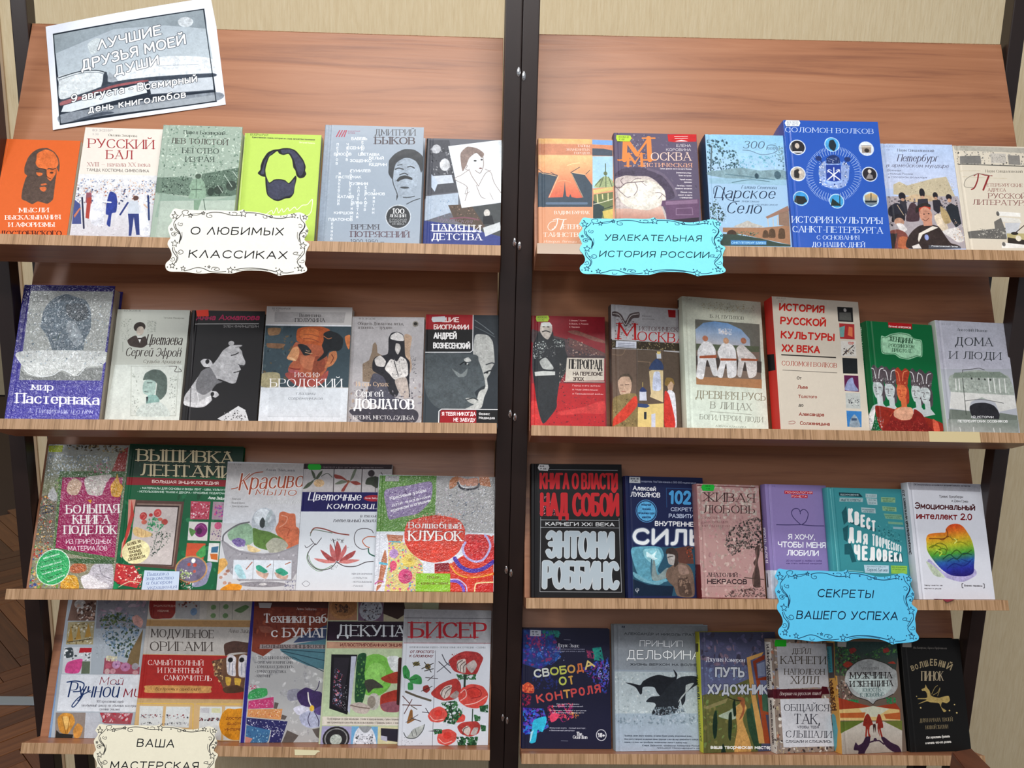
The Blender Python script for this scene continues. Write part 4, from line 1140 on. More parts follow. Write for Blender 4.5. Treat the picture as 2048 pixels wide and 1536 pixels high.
BOOKS.append(dict(id='petrograd', s='R1', u=0.0017, w=0.1301, h=0.2041, n=[0.016,0.016], t=0.016, k='h', side='d8cfc2', label='red hardcover with a uniformed man full length,leftmost of second right shelf', st=[[[88,5],[298,-6],[319,48],[290,107],[97,111],[77,56]]], art='''B 8c2430
G 8a1c28 93333a 694,-11 689,741 8,12 1302,2 1289,729 10,622
P 57474a ~ 9,256 210,318 531,396 787,474 1290,696 1289,762 625,759 370,615 10,489
P 8c5a50 ~ 644,276 789,257 1014,336 1286,431 1286,481 1077,435 917,371 724,325
P 6c4c4a ~ 659,393 1011,536 1291,663 1290,713 914,654 658,543
X 60 41.8 5a4a48,a07060,3c3438,bca090 131 595,411 916,471 1266,697 641,742
P b4262c 13,1228 1282,1205 1277,1960 -7,1973
X 120 34.9 7c2830,c43c3c,8c3038,5c2028 132 464,1203 1277,1513 1277,1944 243,1961
P c83a3a ~ -9,1567 101,1549 148,1756 196,1962 -7,1965
P c43c3c ~ 494,1718 904,1631 1253,1513 1265,1737 903,1743 525,1781
P 2c3034 ~ 145,286 370,282 402,398 579,445 594,610 641,775 592,1038 496,1203 447,1511 431,1671 227,1929 164,1835 101,1565 52,1211 20,950 26,555 66,455
P c4bcb2 ~ 161,169 210,117 338,131 371,215 354,332 290,434 210,385 153,286
P d8dcd8 169,127 322,115 371,181 177,194
L 1c1c1e 16.1 ~ 194,294 258,276 330,299
E 1c1c1e 218,204,22.5,8.4,0
E 1c1c1e 298,203,22.5,8.4,0
X 60 35.2 a8b0ac,e0e4e0,5c6468 133 34,489 226,452 274,550 178,783 35,786
X 30 32.1 d0d4d0,8c9490 134 370,415 563,445 594,577 418,564
P b8bcb8 ~ 147,833 258,765 385,927 369,977 210,963
P c9ccc8 60,1023 210,1004 417,1009 417,1074 68,1097
X 30 19.2 d8d8d4,4c5054 135 258,551 418,547 434,762 274,765
X 50 22.3 b0a89c,4c4846,d8d0c4 136 497,843 640,972 623,1200 480,1219
P d8cfc0 625,759 1281,754 1271,1156 591,1177
L 2c2424 8.0 617,734 1278,733
L 2c2424 7.9 575,1205 1271,1197
L cfc6b8 15.9 575,1188 1271,1181
F
T sB 201c1c 656,952 1246,952 4,-164 ПЕТРОГРАД
T nb 4a3c38 727,1076 1244,1075 2,-69 НА ПЕРЕЛОМЕ
T nb 4a3c38 726,1169 917,1169 2,-68 ЭПОХ
T nb e8c0b8 669,91 976,85 0,-27 С. Шокарев, Т. Куценко
T nb e8c0b8 669,150 1008,148 1,-27 В. Ведель, А. Романов
T nb e8c0b8 669,209 854,208 1,-27 Е. Пашканов
T nb f0c8c4 717,1267 1201,1268 1,-29 Город и его жители
T nb f0c8c4 717,1337 1160,1340 1,-29 в годы революции
T nb f0c8c4 716,1413 1251,1413 1,-29 и Гражданской войны
P a8c43c 88,5 298,-6 319,48 290,107 97,111 77,56
T n 40502c 113,44 274,45 1,-30 63.3(2)6
T n 40502c 129,89 226,90 1,-27 П 30'''))
BOOKS.append(dict(id='histmoscow', s='R1', u=0.1398, w=0.1399, h=0.22, n=[0.04,0.02], t=0.02, k='h', side='d8d2c6', label='grey hardcover with red lettering above a uniformed man and a yellow bell tower', st=[], art='''B b4b2b4
M 48403c
P b4b2b4 -8,4 1370,1 1344,626 -36,627
P 6e5c50 -31,807 445,795 413,2159 -49,2163
P 625448 453,795 926,783 887,2148 416,2162
P 5c4f44 934,799 1337,809 1281,2155 895,2147
P 3c3428 -29,651 1344,634 1338,776 -31,791
X 60 29.9 8c7c5c,3c3428,a89870 141 473,662 1158,637 1153,770 461,794
X 20 29.5 8c7c5c,3c3428 142 -24,659 53,663 51,786 -26,782
P ccd0dc 78,658 444,651 440,776 67,777
L 6c7080 8.2 110,700 406,699
L 6c7080 8.2 109,730 405,729
L 6c7080 8.2 108,759 404,755
L 8a7460 11.4 ~ -9,903 171,909 239,807
L 4c4038 9.9 445,795 413,2159
L 4c4038 10.1 931,783 890,2147
L 8a7460 13.2 464,1006 678,1011 665,1433
P c8a890 ~ 95,1398 130,1300 228,1262 325,1289 337,1449 302,1579 203,1632 123,1588
P 5c5044 ~ 96,1366 147,1267 278,1236 349,1304 339,1385 293,1291 162,1298
L 54403a 9.8 135,1444 183,1441
L 54403a 9.8 224,1431 289,1428
L 9c6054 9.7 156,1554 221,1554
P 8a7850 ~ -24,1722 123,1620 351,1577 427,1637 413,2159 -49,2163
X 40 32.2 b8a060,5c4c34,7c6c44 143 -8,1721 381,1639 401,2144 -17,2146
P cc4434 ~ 422,1637 423,1796 210,2042 -17,2161 -15,2052 199,1822 365,1640
P cfd4e6 ~ 722,1187 805,1167 871,1196 876,1519 695,1528
P d8c498 656,1175 724,1139 914,1145 894,1711 659,1626 677,1561
P ccd4ea ~ 738,1203 805,1167 854,1197 861,1488 712,1495
P 38486c ~ 666,1142 694,1043 796,939 894,999 914,1128
P c8ccd4 799,840 883,835 888,933 805,938
P e0c880 809,807 884,805 866,853 816,856
P dcc480 443,1779 902,1726 887,2148 424,2162
P 3c4c74 435,1748 606,1756 654,1786 588,1820 434,1812
P c8ccdc 474,1539 596,1533 600,1693 469,1699
P 34406c ~ 474,1539 533,1456 605,1532
L d8c070 8.2 533,1456 536,1375
P 32363c 545,1894 589,1892 585,2018 541,2020
P c8ccdc 674,1928 748,1908 740,2154 667,2157
P c9a88c ~ 981,1352 1049,1316 1096,1379 1058,1510 992,1497
P 8a7040 ~ 930,1387 967,1272 1083,1282 1112,1394 1048,1333 979,1417
P d8d8e0 ~ 975,1514 1107,1540 1126,1892 1117,2138 1021,2055
P c83c34 ~ 925,1533 1006,1577 1090,1973 1084,2140 904,2139
P 9c1c20 1037,33 1181,31 1176,167 1049,167
P 5c5050 ~ 14,145 89,123 187,183 250,295 337,156 505,111 502,212 385,236 282,376 232,380 153,235 21,211
L e4e0dc 9.9 ~ 30,168 137,186 241,346 266,344 353,188 495,145
X 40 43.0 8c7c7c,6c6060,a49898 144 61,258 451,249 433,598 54,605
F
T s b01c20 87,628 449,617 15,-290 М
T s b01c20 454,638 1344,626 13,-174 ОСКВА
T s 6c5454 499,445 1353,425 5,-77 ИСТОРИЧЕСКАЯ
T nb 7c7878 556,188 729,183 2,-24 Вадим
T nb 7c7878 554,242 786,235 2,-23 Долгинов'''))
BOOKS.append(dict(id='rus', s='R1', u=0.2636, w=0.1483, h=0.2356, n=[0.046,0.023], t=0.022, k='h', side='e0dccc', label='cream-green hardcover with three seated figures under an arched sky', st=[], art='''B cfd6c4
M c4ccba
P 28282a -295,-24 -127,33 -140,168 -308,113
P 5c2c28 -312,156 -144,210 -180,573 -347,523
P 28282a -355,608 -189,673 -196,740 -363,692
P 3c4038 -364,1601 -220,1641 -232,1764 -377,1734
P 3c4038 -392,2116 -248,2142 -256,2223 -400,2198
G c0c2b0 d6e2d4 754,-34 630,2289 10,2 1481,-0 1471,2299 -19,2350
X 90 28.4 8c8464,a49c7c,b4ac8c 151 323,69 1350,63 1331,222 1099,204 989,238 703,250 387,221
P 6c6c64 224,409 1432,417 1401,1583 194,1572
G 6c94c4 c8c0bc 730,422 702,938 221,594 375,463 588,423 835,440 1079,536 1230,699 1235,905 224,900
X 20 71.0 d8d4d4,b8c4d8 152 653,531 900,548 894,652 647,651
P 7c6c60 224,900 1396,895 1396,1575 194,1572
P 5c6450 226,849 1400,826 1394,930 221,968
P 4c4440 216,1070 1427,1099 1414,1304 209,1238
P a87c58 200,1439 1411,1422 1401,1583 194,1572
P dadada ~ 247,967 359,807 498,815 579,946 572,1082 591,1384 504,1389 413,1125 328,1465 200,1439 236,1203
P dedede ~ 612,978 709,819 850,810 950,923 942,1364 781,1423 760,1172 676,1429 574,1385 656,1145
P d4d0cc ~ 969,888 1080,812 1199,907 1332,1053 1313,1343 1168,1402 1115,1117 1028,1393 959,1363 993,1091
E b4765c 397,745,52.7,51.4,0
E c49878 782,763,53.3,55.0,0
E a87058 1111,741,53.8,55.3,0
P a85c40 277,1066 592,1030 589,1084 275,1108
P a85c40 659,1085 959,1076 957,1110 657,1128
P a85c40 1048,1062 1367,1060 1347,1095 1045,1105
L 8a8c80 6.9 429,2037 1181,2052
F
T s 5c6054 -402,1321 -234,918 -161,-46 В ЛИЦАХ
T s 4c4c44 503,360 1143,355 7,-59 Б. Н. ПУТИЛОВ
T s 8a8470 166,1813 1461,1798 11,-132 ДРЕВНЯЯ РУСЬ
T s 8a8c80 427,1980 1185,1982 12,-119 В ЛИЦАХ
T s 8c9084 226,2177 1382,2178 8,-88 БОГИ, ГЕРОИ, ЛЮДИ
T n 7c8074 510,2295 1070,2296 3,-33 АЗБУКА КЛАССИКА
T n 7c7c70 121,67 174,66 3,-28 63'''))
BOOKS.append(dict(id='xx', s='R1', u=0.4202, w=0.1638, h=0.2365, n=[0.052,0.031], t=0.03, k='p', side='e4dccc', label='cream paperback with red spine,red block title and a strip of small pictures', st=[], art='''B cdc3b3
M c8342c
P 1c1c1e -411,952 -54,1031 -42,1319 -416,1261
L 24201e 19.2 110,1053 1112,1050
L 3c3834 7.0 108,1324 1114,1324
L a07068 10.3 ~ 154,2225 232,2206 273,2228 229,2254 152,2257
P 2c2c2c 1227,114 1521,110 1510,380 1221,385
P 5c5c58 1258,217 1476,204 1479,361 1245,358
E b8b4b0 1371,167,29.2,35.4,0
P a83434 1236,419 1525,419 1505,698 1228,701
P 6c9c98 1232,497 1344,456 1307,666 1235,670
P d87850 1415,469 1486,482 1470,657 1382,627
P d0ccc4 1238,739 1526,731 1508,1012 1225,1013
L 3c3434 18.0 1259,994 1473,811
X 14 46.8 4c4444,b09c84 161 1270,874 1488,845 1475,983 1279,976
P 242628 1240,1046 1519,1045 1505,1321 1229,1327
P 5c2448 1243,1359 1510,1358 1497,1641 1232,1637
P 8a94b8 ~ 1306,1449 1400,1394 1425,1510 1485,1625 1237,1620
P b4b8b4 1242,1670 1516,1667 1499,1941 1229,1944
X 20 31.9 34343a,d8dad8 162 1278,1751 1490,1758 1477,1892 1266,1885
P 3c7ab8 1230,1985 1512,1987 1485,2263 1222,2265
P 8c9ca8 ~ 1266,2263 1295,2131 1374,2045 1437,2125 1459,2256
P 44546c 1315,2114 1412,2110 1408,2151 1311,2155
F
T s f0dcd4 -389,923 -335,241 -140,-36 ВОЛКОВ
T s f0dcd4 -378,2030 -352,1311 -151,-25 СОЛОМОН
T nB c02c24 114,255 971,250 18,-143 ИСТОРИЯ
T nB c02c24 118,504 978,499 18,-142 РУССКОЙ
T nB c02c24 110,760 1120,754 17,-140 КУЛЬТУРЫ
T nB c02c24 110,997 824,992 17,-136 ХХ ВЕКА
T s a0483c 96,1241 1122,1231 9,-81 СОЛОМОН ВОЛКОВ
T nb 2c2826 356,1478 443,1477 6,-54 От
T nb 8a3a30 353,1636 544,1635 7,-60 Льва
T nb 8a3a30 358,1801 705,1793 6,-56 Толстого
T nb 2c2826 351,1948 441,1950 7,-53 до
T nb 8a3a30 346,2112 809,2104 6,-62 Александра
T nb 8a3a30 351,2266 900,2261 7,-62 Солженицына
T nb c04438 1376,796 1484,794 6,-45 СССР
T n 7c746c 85,40 253,38 3,-28 63.3(2)
T n 7c746c 117,90 214,88 3,-24 В 67'''))
BOOKS.append(dict(id='thrones', s='R1', u=0.587, w=0.1279, h=0.1973, n=[0.045,0.027], t=0.026, k='h', side='d8d2c6', label='dark green hardcover with five crowned women,the middle one red', st=[], art='''B 0c6438
M 0a5c34
P a81c20 423,-12 890,-9 882,101 421,97
P 9ccca8 ~ 262,265 340,269 452,212 633,176 810,190 908,267 1047,301 1022,585 922,599 756,658 581,643 483,583 247,572
L 2c5c3c 8.9 ~ 278,281 356,284 486,226 667,193 841,230 923,291 1030,318 1008,569 907,583 741,637 601,626 485,563 266,554 278,281
P 50484c ~ 20,838 77,786 140,847 215,795 287,856 245,1004 217,1103 26,1112 22,984
L e6e6e8 12.2 ~ 87,1029 67,884 18,854
L e6e6e8 12.2 ~ 139,1026 171,878 245,842
X 24 24.4 e6e6e8,50484c 9 22,984 247,988 217,1103 26,1112
P 50484c ~ 203,1071 242,1198 220,1408 111,1461 155,1203
P b8c0c0 ~ 35,1112 149,1098 202,1168 181,1282 119,1381 51,1376 17,1290 9,1194
P b8c0c0 71,1351 176,1330 178,1474 255,1566 -166,1664 -32,1515 75,1478
L 50484c 10.4 35,1192 79,1190
L 50484c 10.4 118,1188 165,1189
L 50484c 8.7 83,1198 62,1263 83,1267
L 50484c 8.7 61,1307 110,1304
P 50484c ~ 243,858 301,806 364,868 440,815 512,876 469,1025 441,1124 249,1133 245,1004
L e6e6e8 12.3 ~ 310,1050 290,905 241,875
L e6e6e8 12.3 ~ 362,1047 396,899 470,862
X 24 24.5 e6e6e8,50484c 9 245,1004 471,1009 441,1124 249,1133
P 50484c ~ 427,1092 465,1220 442,1430 333,1483 378,1224
P b8c0c0 ~ 257,1133 372,1119 425,1189 404,1303 341,1402 273,1397 239,1311 231,1215
P b8c0c0 293,1373 399,1351 400,1496 477,1588 53,1686 189,1537 296,1500
L 50484c 10.5 258,1214 301,1212
L 50484c 10.5 341,1210 388,1210
L 50484c 8.7 305,1219 285,1285 305,1289
L 50484c 8.7 283,1328 332,1326
P 50484c ~ 750,864 809,811 873,874 950,820 1022,882 978,1032 948,1131 754,1141 751,1011
L e6e6e8 12.4 ~ 816,1056 798,910 748,880
L e6e6e8 12.4 ~ 869,1053 904,905 979,868
X 24 24.8 e6e6e8,50484c 9 751,1011 980,1015 948,1131 754,1141
P 50484c ~ 934,1099 972,1227 947,1438 836,1492 884,1231
P b8c0c0 ~ 763,1140 878,1126 932,1197 909,1311 845,1411 776,1406 742,1319 736,1223
P b8c0c0 796,1381 904,1360 904,1505 981,1598 551,1696 690,1546 799,1510
L 50484c 10.6 762,1221 806,1219
L 50484c 10.6 847,1217 894,1218
L 50484c 8.8 810,1227 789,1293 809,1297
L 50484c 8.8 787,1336 837,1334
P 50484c ~ 924,887 983,835 1047,897 1124,844 1197,906 1152,1055 1122,1155 927,1164 924,1034
L e6e6e8 12.5 ~ 990,1080 972,934 922,904
L e6e6e8 12.5 ~ 1043,1077 1079,928 1154,891
X 24 24.9 e6e6e8,50484c 9 924,1034 1154,1039 1122,1155 927,1164
P 50484c ~ 1108,1123 1146,1251 1120,1463 1008,1516 1057,1256
P b8c0c0 ~ 936,1164 1052,1150 1105,1221 1083,1335 1018,1435 948,1430 914,1343 908,1247
P b8c0c0 968,1405 1077,1384 1077,1529 1153,1622 722,1721 861,1571 971,1534
L 50484c 10.6 935,1245 979,1243
L 50484c 10.7 1020,1241 1067,1242
L 50484c 8.9 983,1251 961,1317 982,1321
L 50484c 8.9 960,1360 1009,1358
P 8c2c20 ~ 15,1561 173,1522 1226,1747 1203,1931 160,1973
P 9c3a28 ~ 470,862 528,810 591,872 667,819 740,881 696,1030 667,1129 474,1138 471,1009
L dc8c60 12.3 ~ 536,1054 517,909 468,879
L dc8c60 12.3 ~ 589,1052 623,903 697,867
X 24 24.6 dc8c60,9c3a28 9 471,1009 698,1013 667,1129 474,1138
P 9c3a28 ~ 654,1097 692,1225 668,1435 557,1488 604,1229
P c86840 ~ 483,1138 598,1124 651,1194 630,1308 566,1408 497,1403 463,1316 457,1220
P c86840 517,1378 624,1357 625,1501 702,1594 275,1692 412,1543 520,1506
L 9c3a28 10.5 483,1219 527,1217
L 9c3a28 10.5 567,1215 614,1216
L 9c3a28 8.8 531,1224 510,1290 530,1294
L 9c3a28 8.8 508,1333 557,1331
P 7c2420 ~ 353,1609 360,1704 492,1762 706,1705 760,1543 906,1633 973,1806 1062,1937 143,1973 250,1772
P cf9c80 ~ 372,1592 501,1523 693,1514 737,1592 669,1723 494,1746 362,1688
X 80 31.1 9c3430,5c1c1c,b05040 171 284,1771 897,1713 958,1933 195,1963
P e8e8ea ~ -177,1680 13,1577 -64,1833 -181,1978 -223,1980
X 50 30.8 5c5c5c,e8e8ea,a8a8a8 172 -151,1679 170,1712 92,1967 -198,1979
P cc5c44 ~ 1090,1705 1188,1765 1204,1923 1098,1928
F
T sb c4ecc8 -188,1492 -133,75 -108,-17 ЖЕНЩИНЫ НА РОССИЙСКОМ ПРЕСТОЛЕ
T nb f4e4e0 427,88 860,91 7,-37 Евгений АНИСИМОВ
T sB 143c24 403,340 861,362 20,-87 ЖЕНЩИНЫ
T sB 143c24 586,365 683,369 13,-57 НА
T sB 143c24 388,453 883,452 11,-63 РОССИЙСКОМ
T sB 143c24 444,536 832,533 10,-63 ПРЕСТОЛЕ'''))
BOOKS.append(dict(id='houses', s='R1', u=0.7175, w=0.135, h=0.2054, n=[0.032,0.021], t=0.02, k='h', side='d8d6d0', label='silvery hardcover with a columned mansion over an arched canal bridge', st=[], art='''B a9acb4
M b4c0b4
G aaacb8 b8b8c4 549,3 448,795 0,15 1349,-8 1359,842 7,895
P 9ca49c ~ 143,1038 343,948 695,885 1120,935 1286,995 1321,1355 711,1409 174,1346
P 7c887c 257,951 1125,901 1267,1004 211,1043
L 4c4c4c 10.4 412,945 418,896 610,872 734,850 833,879
X 30 17.2 3c3c3c,b4b8b4 181 325,949 1230,897 1216,997 315,1031
L dadcd8 17.2 268,1066 252,1262
L dadcd8 17.2 328,1063 321,1260
L dadcd8 17.4 883,1026 884,1272
L dadcd8 17.4 986,1031 985,1285
L dadcd8 17.4 1089,1035 1081,1282
L dadcd8 17.5 1194,1031 1185,1278
E 3c403c 570,1046,17.3,20.0,0
E 3c403c 707,1049,17.3,20.0,0
E 3c403c 819,1053,17.3,20.0,0
E 3c403c 922,1054,17.4,20.0,0
X 20 27.5 6c746c,c4c8c0 182 406,1126 854,1110 832,1274 385,1290
P ccccc8 145,1299 1343,1322 1345,1550 1007,1626 961,1465 716,1376 499,1465 444,1628 93,1591
L 5c5c5c 10.3 ~ 398,1452 710,1417 1115,1468
L 4c4c4c 8.5 388,1662 1020,1658
P 2c2c30 ~ 467,1643 471,1547 581,1486 771,1472 919,1515 992,1610 989,1756 497,1739
P 6c746c 91,1608 461,1628 495,1755 989,1756 1022,1642 1343,1680 1323,1994 5,2033
G 7c847c a4a8a4 664,1766 631,2015 35,1786 1349,1760 1328,1999 5,2033
L d0d4d0 13.5 237,1923 242,2018
L d0d4d0 13.6 491,1915 487,2011
L d0d4d0 15.4 864,1920 870,2000
L d0d4d0 13.7 984,1916 981,1996
L 3c403c 10.3 399,1044 384,1694
F
T s 44504c -130,1763 -131,613 -103,-11 ПЕТЕРБУРГСКИЕ ОСОБНЯКИ
T s 44484c 401,182 980,178 8,-51 Анатолий Иванов
T s 3c4044 327,451 1050,437 23,-152 ДОМА
T s 3c4044 194,698 1173,680 20,-134 И ЛЮДИ
T nb eceeee 471,1748 888,1743 6,-39 ИЗ ИСТОРИИ
T nb eceeee 211,1836 1144,1812 6,-45 ПЕТЕРБУРГСКИХ ОСОБНЯКОВ
T n 7c7c84 122,82 296,79 4,-27 63.3(2)'''))
BOOKS.append(dict(id='podelok', s='L2', u=0.0117, w=0.1479, h=0.2535, n=[0.015,0.015], t=0.015, k='g', side='ded6c6', label='glossy craft hardcover with crimson title block and round green seal', st=[[[7,29],[267,16],[259,137],[23,140]]], art='''B 8c8a70
G a8aca8 7a7c5c 518,2 625,823 -18,-11 1450,-10 1471,853 -52,870
P 9c3a30 1286,114 1435,31 1427,475 1191,478
X 50 67.2 54462c,8c7a50,3c3420,b09c6c 201 321,5 1450,-10 1410,153 371,85
X 120 51.2 a8b8c4,c8d4dc,7c8c98,e0e8ee 202 27,171 1177,196 1141,558 62,571
P 4c6c3c 267,489 1427,475 1422,2078 341,1896
X 140 47.0 3f6a3a,6c9048,2f5030,88a858 203 202,590 320,588 392,1991 267,1916
P a01858 331,598 1401,585 1422,2001 372,1839
X 60 50.9 b84878,c878a0,8c1c50 204 342,608 754,603 767,1019 378,1023
P c4bcb4 ~ 734,603 1178,538 1119,698 1065,897 970,918 808,880
X 60 31.4 e0dcd8,9c8c8c,b87890 205 748,563 1156,518 1065,897 828,880
X 60 39.4 c8487c,607c54,d8a0b8,486448 206 760,343 1112,318 1174,498 746,543
P d89c20 ~ 1202,737 1267,617 1294,517 1352,676 1421,754 1383,933 1243,915
P c8a890 ~ 430,825 450,686 557,605 688,703 635,902 499,904
P e0a020 823,999 900,988 889,1057
L c87898 15.6 ~ 799,960 931,919 1094,976
P 706858 -61,949 279,867 328,1801 -28,1727
X 100 50.6 8c6840,b04030,d8c8a8,3c5c30,e0a030 207 -61,949 245,907 303,1897 -23,1900
P b8b8b8 ~ 114,947 187,769 289,946 242,1025
L 34303c 23.2 ~ -25,1204 78,1105 236,1123 208,1202 58,1242
L 34303c 13.6 ~ 33,1203 104,1154 183,1163
X 100 76.7 c88040,5c8838,d8a868,3c4c8c,b04028,80a040 208 -37,1804 98,1803 528,2142 580,2529 -18,2533
P b06038 ~ 667,2179 752,2102 927,2120 959,2215 832,2272 696,2255
X 30 30.6 d88850,803820 209 678,2122 927,2120 944,2253 715,2254
P d8a028 ~ 547,2426 627,2312 801,2329 866,2536 581,2538
X 40 34.3 f0d060,b87818 210 553,2331 820,2329 847,2536 581,2538
P bcb8c0 ~ 880,2348 1004,2271 1081,2119 1386,2097 1439,2541 1001,2544 911,2442
P e0dee2 ~ 880,2348 1006,2290 1212,2402 1371,2457 1342,2532 980,2535
L 807c88 11.5 ~ 1179,2137 1236,2288 1398,2362
P 3c5c34 510,2009 1417,2040 1425,2106 599,2104
E e0f0e0 375,2172,296.3,313.7,0
E 2fa860 375,2172,282.9,298.6,0
F
T nb 1c6c3c 198,1974 335,1925 -14,-29 Как для
T nb e8f4ec 188,2041 464,1953 -13,-29 хобби и творчества
T nb 1c6c3c 159,2108 502,2019 -11,-29 Подарки из шишек
T nb e8f4ec 170,2183 520,2085 -12,-29 и желудей своими
T nb 1c6c3c 181,2259 548,2152 -12,-29 Украшения из цветов
T nb e8f4ec 206,2306 537,2209 -12,-29 поделки с детьми
T nb 1c6c3c 312,2380 546,2275 -16,-28 травы и листья
T nb e8f4ec 320,2437 608,2312 -15,-28 большой выбор
T sb fdf2ec 475,1242 1416,1218 -22,-152 БОЛЬШАЯ
T sb fdf2ec 615,1416 1274,1409 -19,-148 КНИГА
T sb fdf2ec 484,1597 1412,1588 -20,-147 ПОДЕЛОК
T n f8e8ee 545,1770 1341,1762 -11,-85 ИЗ ПРИРОДНЫХ
T n f8e8ee 600,1890 1282,1878 -12,-84 МАТЕРИАЛОВ
P b0c030 7,29 267,16 259,137 23,140
T n 40481c 92,69 190,63 -6,-32 37'''))  # bluish white flecks on the upper cover are painted glare
BOOKS.append(dict(id='ribbon', s='L2', u=0.1646, w=0.1994, h=0.2536, n=[0.032,0.015], t=0.015, k='h', side='d6d2c8', label='large dark green craft hardcover with cream two-line title and framed ribbon embroidery', st=[], art='''B 14603c
X 40 145.6 1c6c44,0f5030,2a7a4e 221 37,890 1790,856 1753,2545 -6,2555
P 1f4030 2,4 1994,11 1980,542 21,585
X 20 129.2 2c5040,1a3628 222 34,42 1986,31 1990,542 39,584
P 8c1f28 13,594 1958,616 1949,733 20,738
P 5c4038 204,1001 1041,1014 1012,2202 249,2136
P 8a7468 238,1057 1000,1062 971,2148 316,2099
P 3c2c28 232,1085 966,1091 952,2139 263,2099
P c6bcb8 217,1114 945,1116 935,2120 209,2100
P d09080 85,993 212,991 171,1602 116,1751 91,2009 62,1991 62,1752 129,1547
P c04038 140,992 215,1265 160,1583 106,1825 74,2009 79,1825 111,1547 152,1266
E b83c3c 372,1281,61.8,67.9,0
E c04848 608,1224,65.8,72.0,0
E c86858 397,1384,47.2,41.4,0
E b84c44 743,1379,54.8,52.8,0
E b83c3c 497,1260,32.8,30.3,0
E d06c5c 660,1333,43.8,30.2,0
L e09080 9.1 ~ 333,1263 368,1243 408,1280 376,1319
L e09080 9.1 ~ 575,1221 609,1192 649,1229 608,1268
X 40 58.2 4c9c6c,2c7c54,6cac84 223 449,1317 574,1297 768,1407 638,1558 452,1524
P d8b880 ~ 217,1527 265,1470 378,1506 549,1578 554,1625 394,1655 264,1619
L b89060 9.0 287,1507 318,1619
L b89060 9.1 361,1515 382,1627
L b89060 9.1 436,1542 450,1635
X 60 39.9 3c4c44,5c6c5c,24342c 224 547,1560 891,1536 839,1742 673,1893 576,2004 520,1820
L 4c5c50 7.3 ~ 636,1540 619,1726 566,1912
L 4c5c50 7.3 ~ 709,1539 728,1725 659,1930
E e6dca8 312,1896,237.8,212.4,0
P b83438 -41,2102 303,2135 472,2371 398,2517 125,2464 -27,2374
X 50 53.5 d85c50,e8b090,8c1c24,f0e0d0 225 8,2065 452,2189 470,2516 52,2446
P 1c8c54 -45,2375 90,2464 65,2554 -25,2546
L d8c8a8 14.2 ~ 94,2500 262,2409 442,2426
P b8485c 1155,1002 1495,1006 1496,1324 1173,1325
X 40 48.1 d8a0b0,f0e0e0,8c2030,c84868 226 1172,1021 1487,1015 1478,1320 1181,1315
P a8909c 1542,1005 1766,1010 1756,1325 1543,1323
X 20 55.8 d85c90,8c4c98 227 1583,1052 1751,1049 1734,1278 1567,1281
P d8d4d0 1158,1363 1491,1367 1503,1697 1163,1692
E 7c2c6c 1375,1511,110.6,124.4,0
E 4c1c48 1349,1530,47.8,56.6,0
L a85c98 11.0 ~ 1289,1474 1375,1416 1456,1491
P 5c8c4c ~ 1178,1476 1294,1531 1263,1587 1229,1625 1186,1551
P c8bcb8 1537,1367 1742,1369 1734,1703 1540,1696
E c85c80 1664,1431,63.0,64.4,0
X 12 40.6 6c5c80,b090a0 228 1552,1527 1733,1487 1731,1675 1547,1677
P c85434 1158,1738 1479,1744 1468,2014 1157,2008
P 4c9c54 ~ 1331,1923 1464,1772 1497,1939 1411,1996
P d8d8d4 1534,1734 1718,1735 1720,2067 1535,2050
P 3c6c8c 1586,1808 1704,1788 1696,1900 1586,1901
P c86c30 1569,1920 1698,1919 1708,2030 1596,2013
P 8c8ca8 ~ 1494,2106 1621,2087 1560,2418 1421,2492 1309,2457
E b88c5c 1275,2191,276.9,235.6,0
E 706880 1275,2191,251.4,209.9,0
X 30 47.1 8ca860,b8cc88,e8e8d8 229 1081,2165 1308,2255 1266,2384 1099,2348
E e8e8e0 1297,2043,36.5,40.8,0
E b84c40 1230,2109,29.1,29.6,0
E b84c40 1331,2117,32.8,33.3,0
E b85c50 1333,2227,25.5,25.8,0
X 20 43.4 d8d8d4,b04c40 230 1103,2385 1342,2420 1318,2548 1114,2494
F
T sb e6d9b0/2c2a1c 159,302 1838,310 -17,-209 ВЫШИВКА
T sb e6d9b0/2c2a1c 229,561 1860,574 -17,-202 ЛЕНТАМИ
T nb f0d8d0 455,694 1608,705 -4,-57 БОЛЬШАЯ ЭНЦИКЛОПЕДИЯ
T nb d8e4d8 265,805 1975,814 -3,-38 • МАТЕРИАЛЫ ДЛЯ ОСНОВЫ И ВИДЫ ЛЕНТ • ШВЫ, УЗЛЫ И ПЕТЕЛЬКИ
T nb d8e4d8 226,867 1980,876 -3,-38 • ИСПОЛЬЗОВАНИЕ ТКАНИ И ДЕКОРА • КРАСИВЫЕ ПОДАРОЧНЫЕ ЛЕНТЫ
T nbi e8e8e0 1445,963 1801,975 -2,-54 Анна Зайцева
T nb 5c4c2c 167,1806 385,1738 -18,-46 БОЛЕЕ 30
T nb 5c4c2c 184,1879 403,1822 -16,-46 МОДЕЛЕЙ
T nb 5c4c2c 218,1938 402,1892 -16,-47 РАЗНЫХ
T nb 5c4c2c 216,2004 426,1947 -16,-46 УРОВНЕЙ
T nb 5c4c2c 205,2067 485,1996 -16,-46 СЛОЖНОСТИ'''))
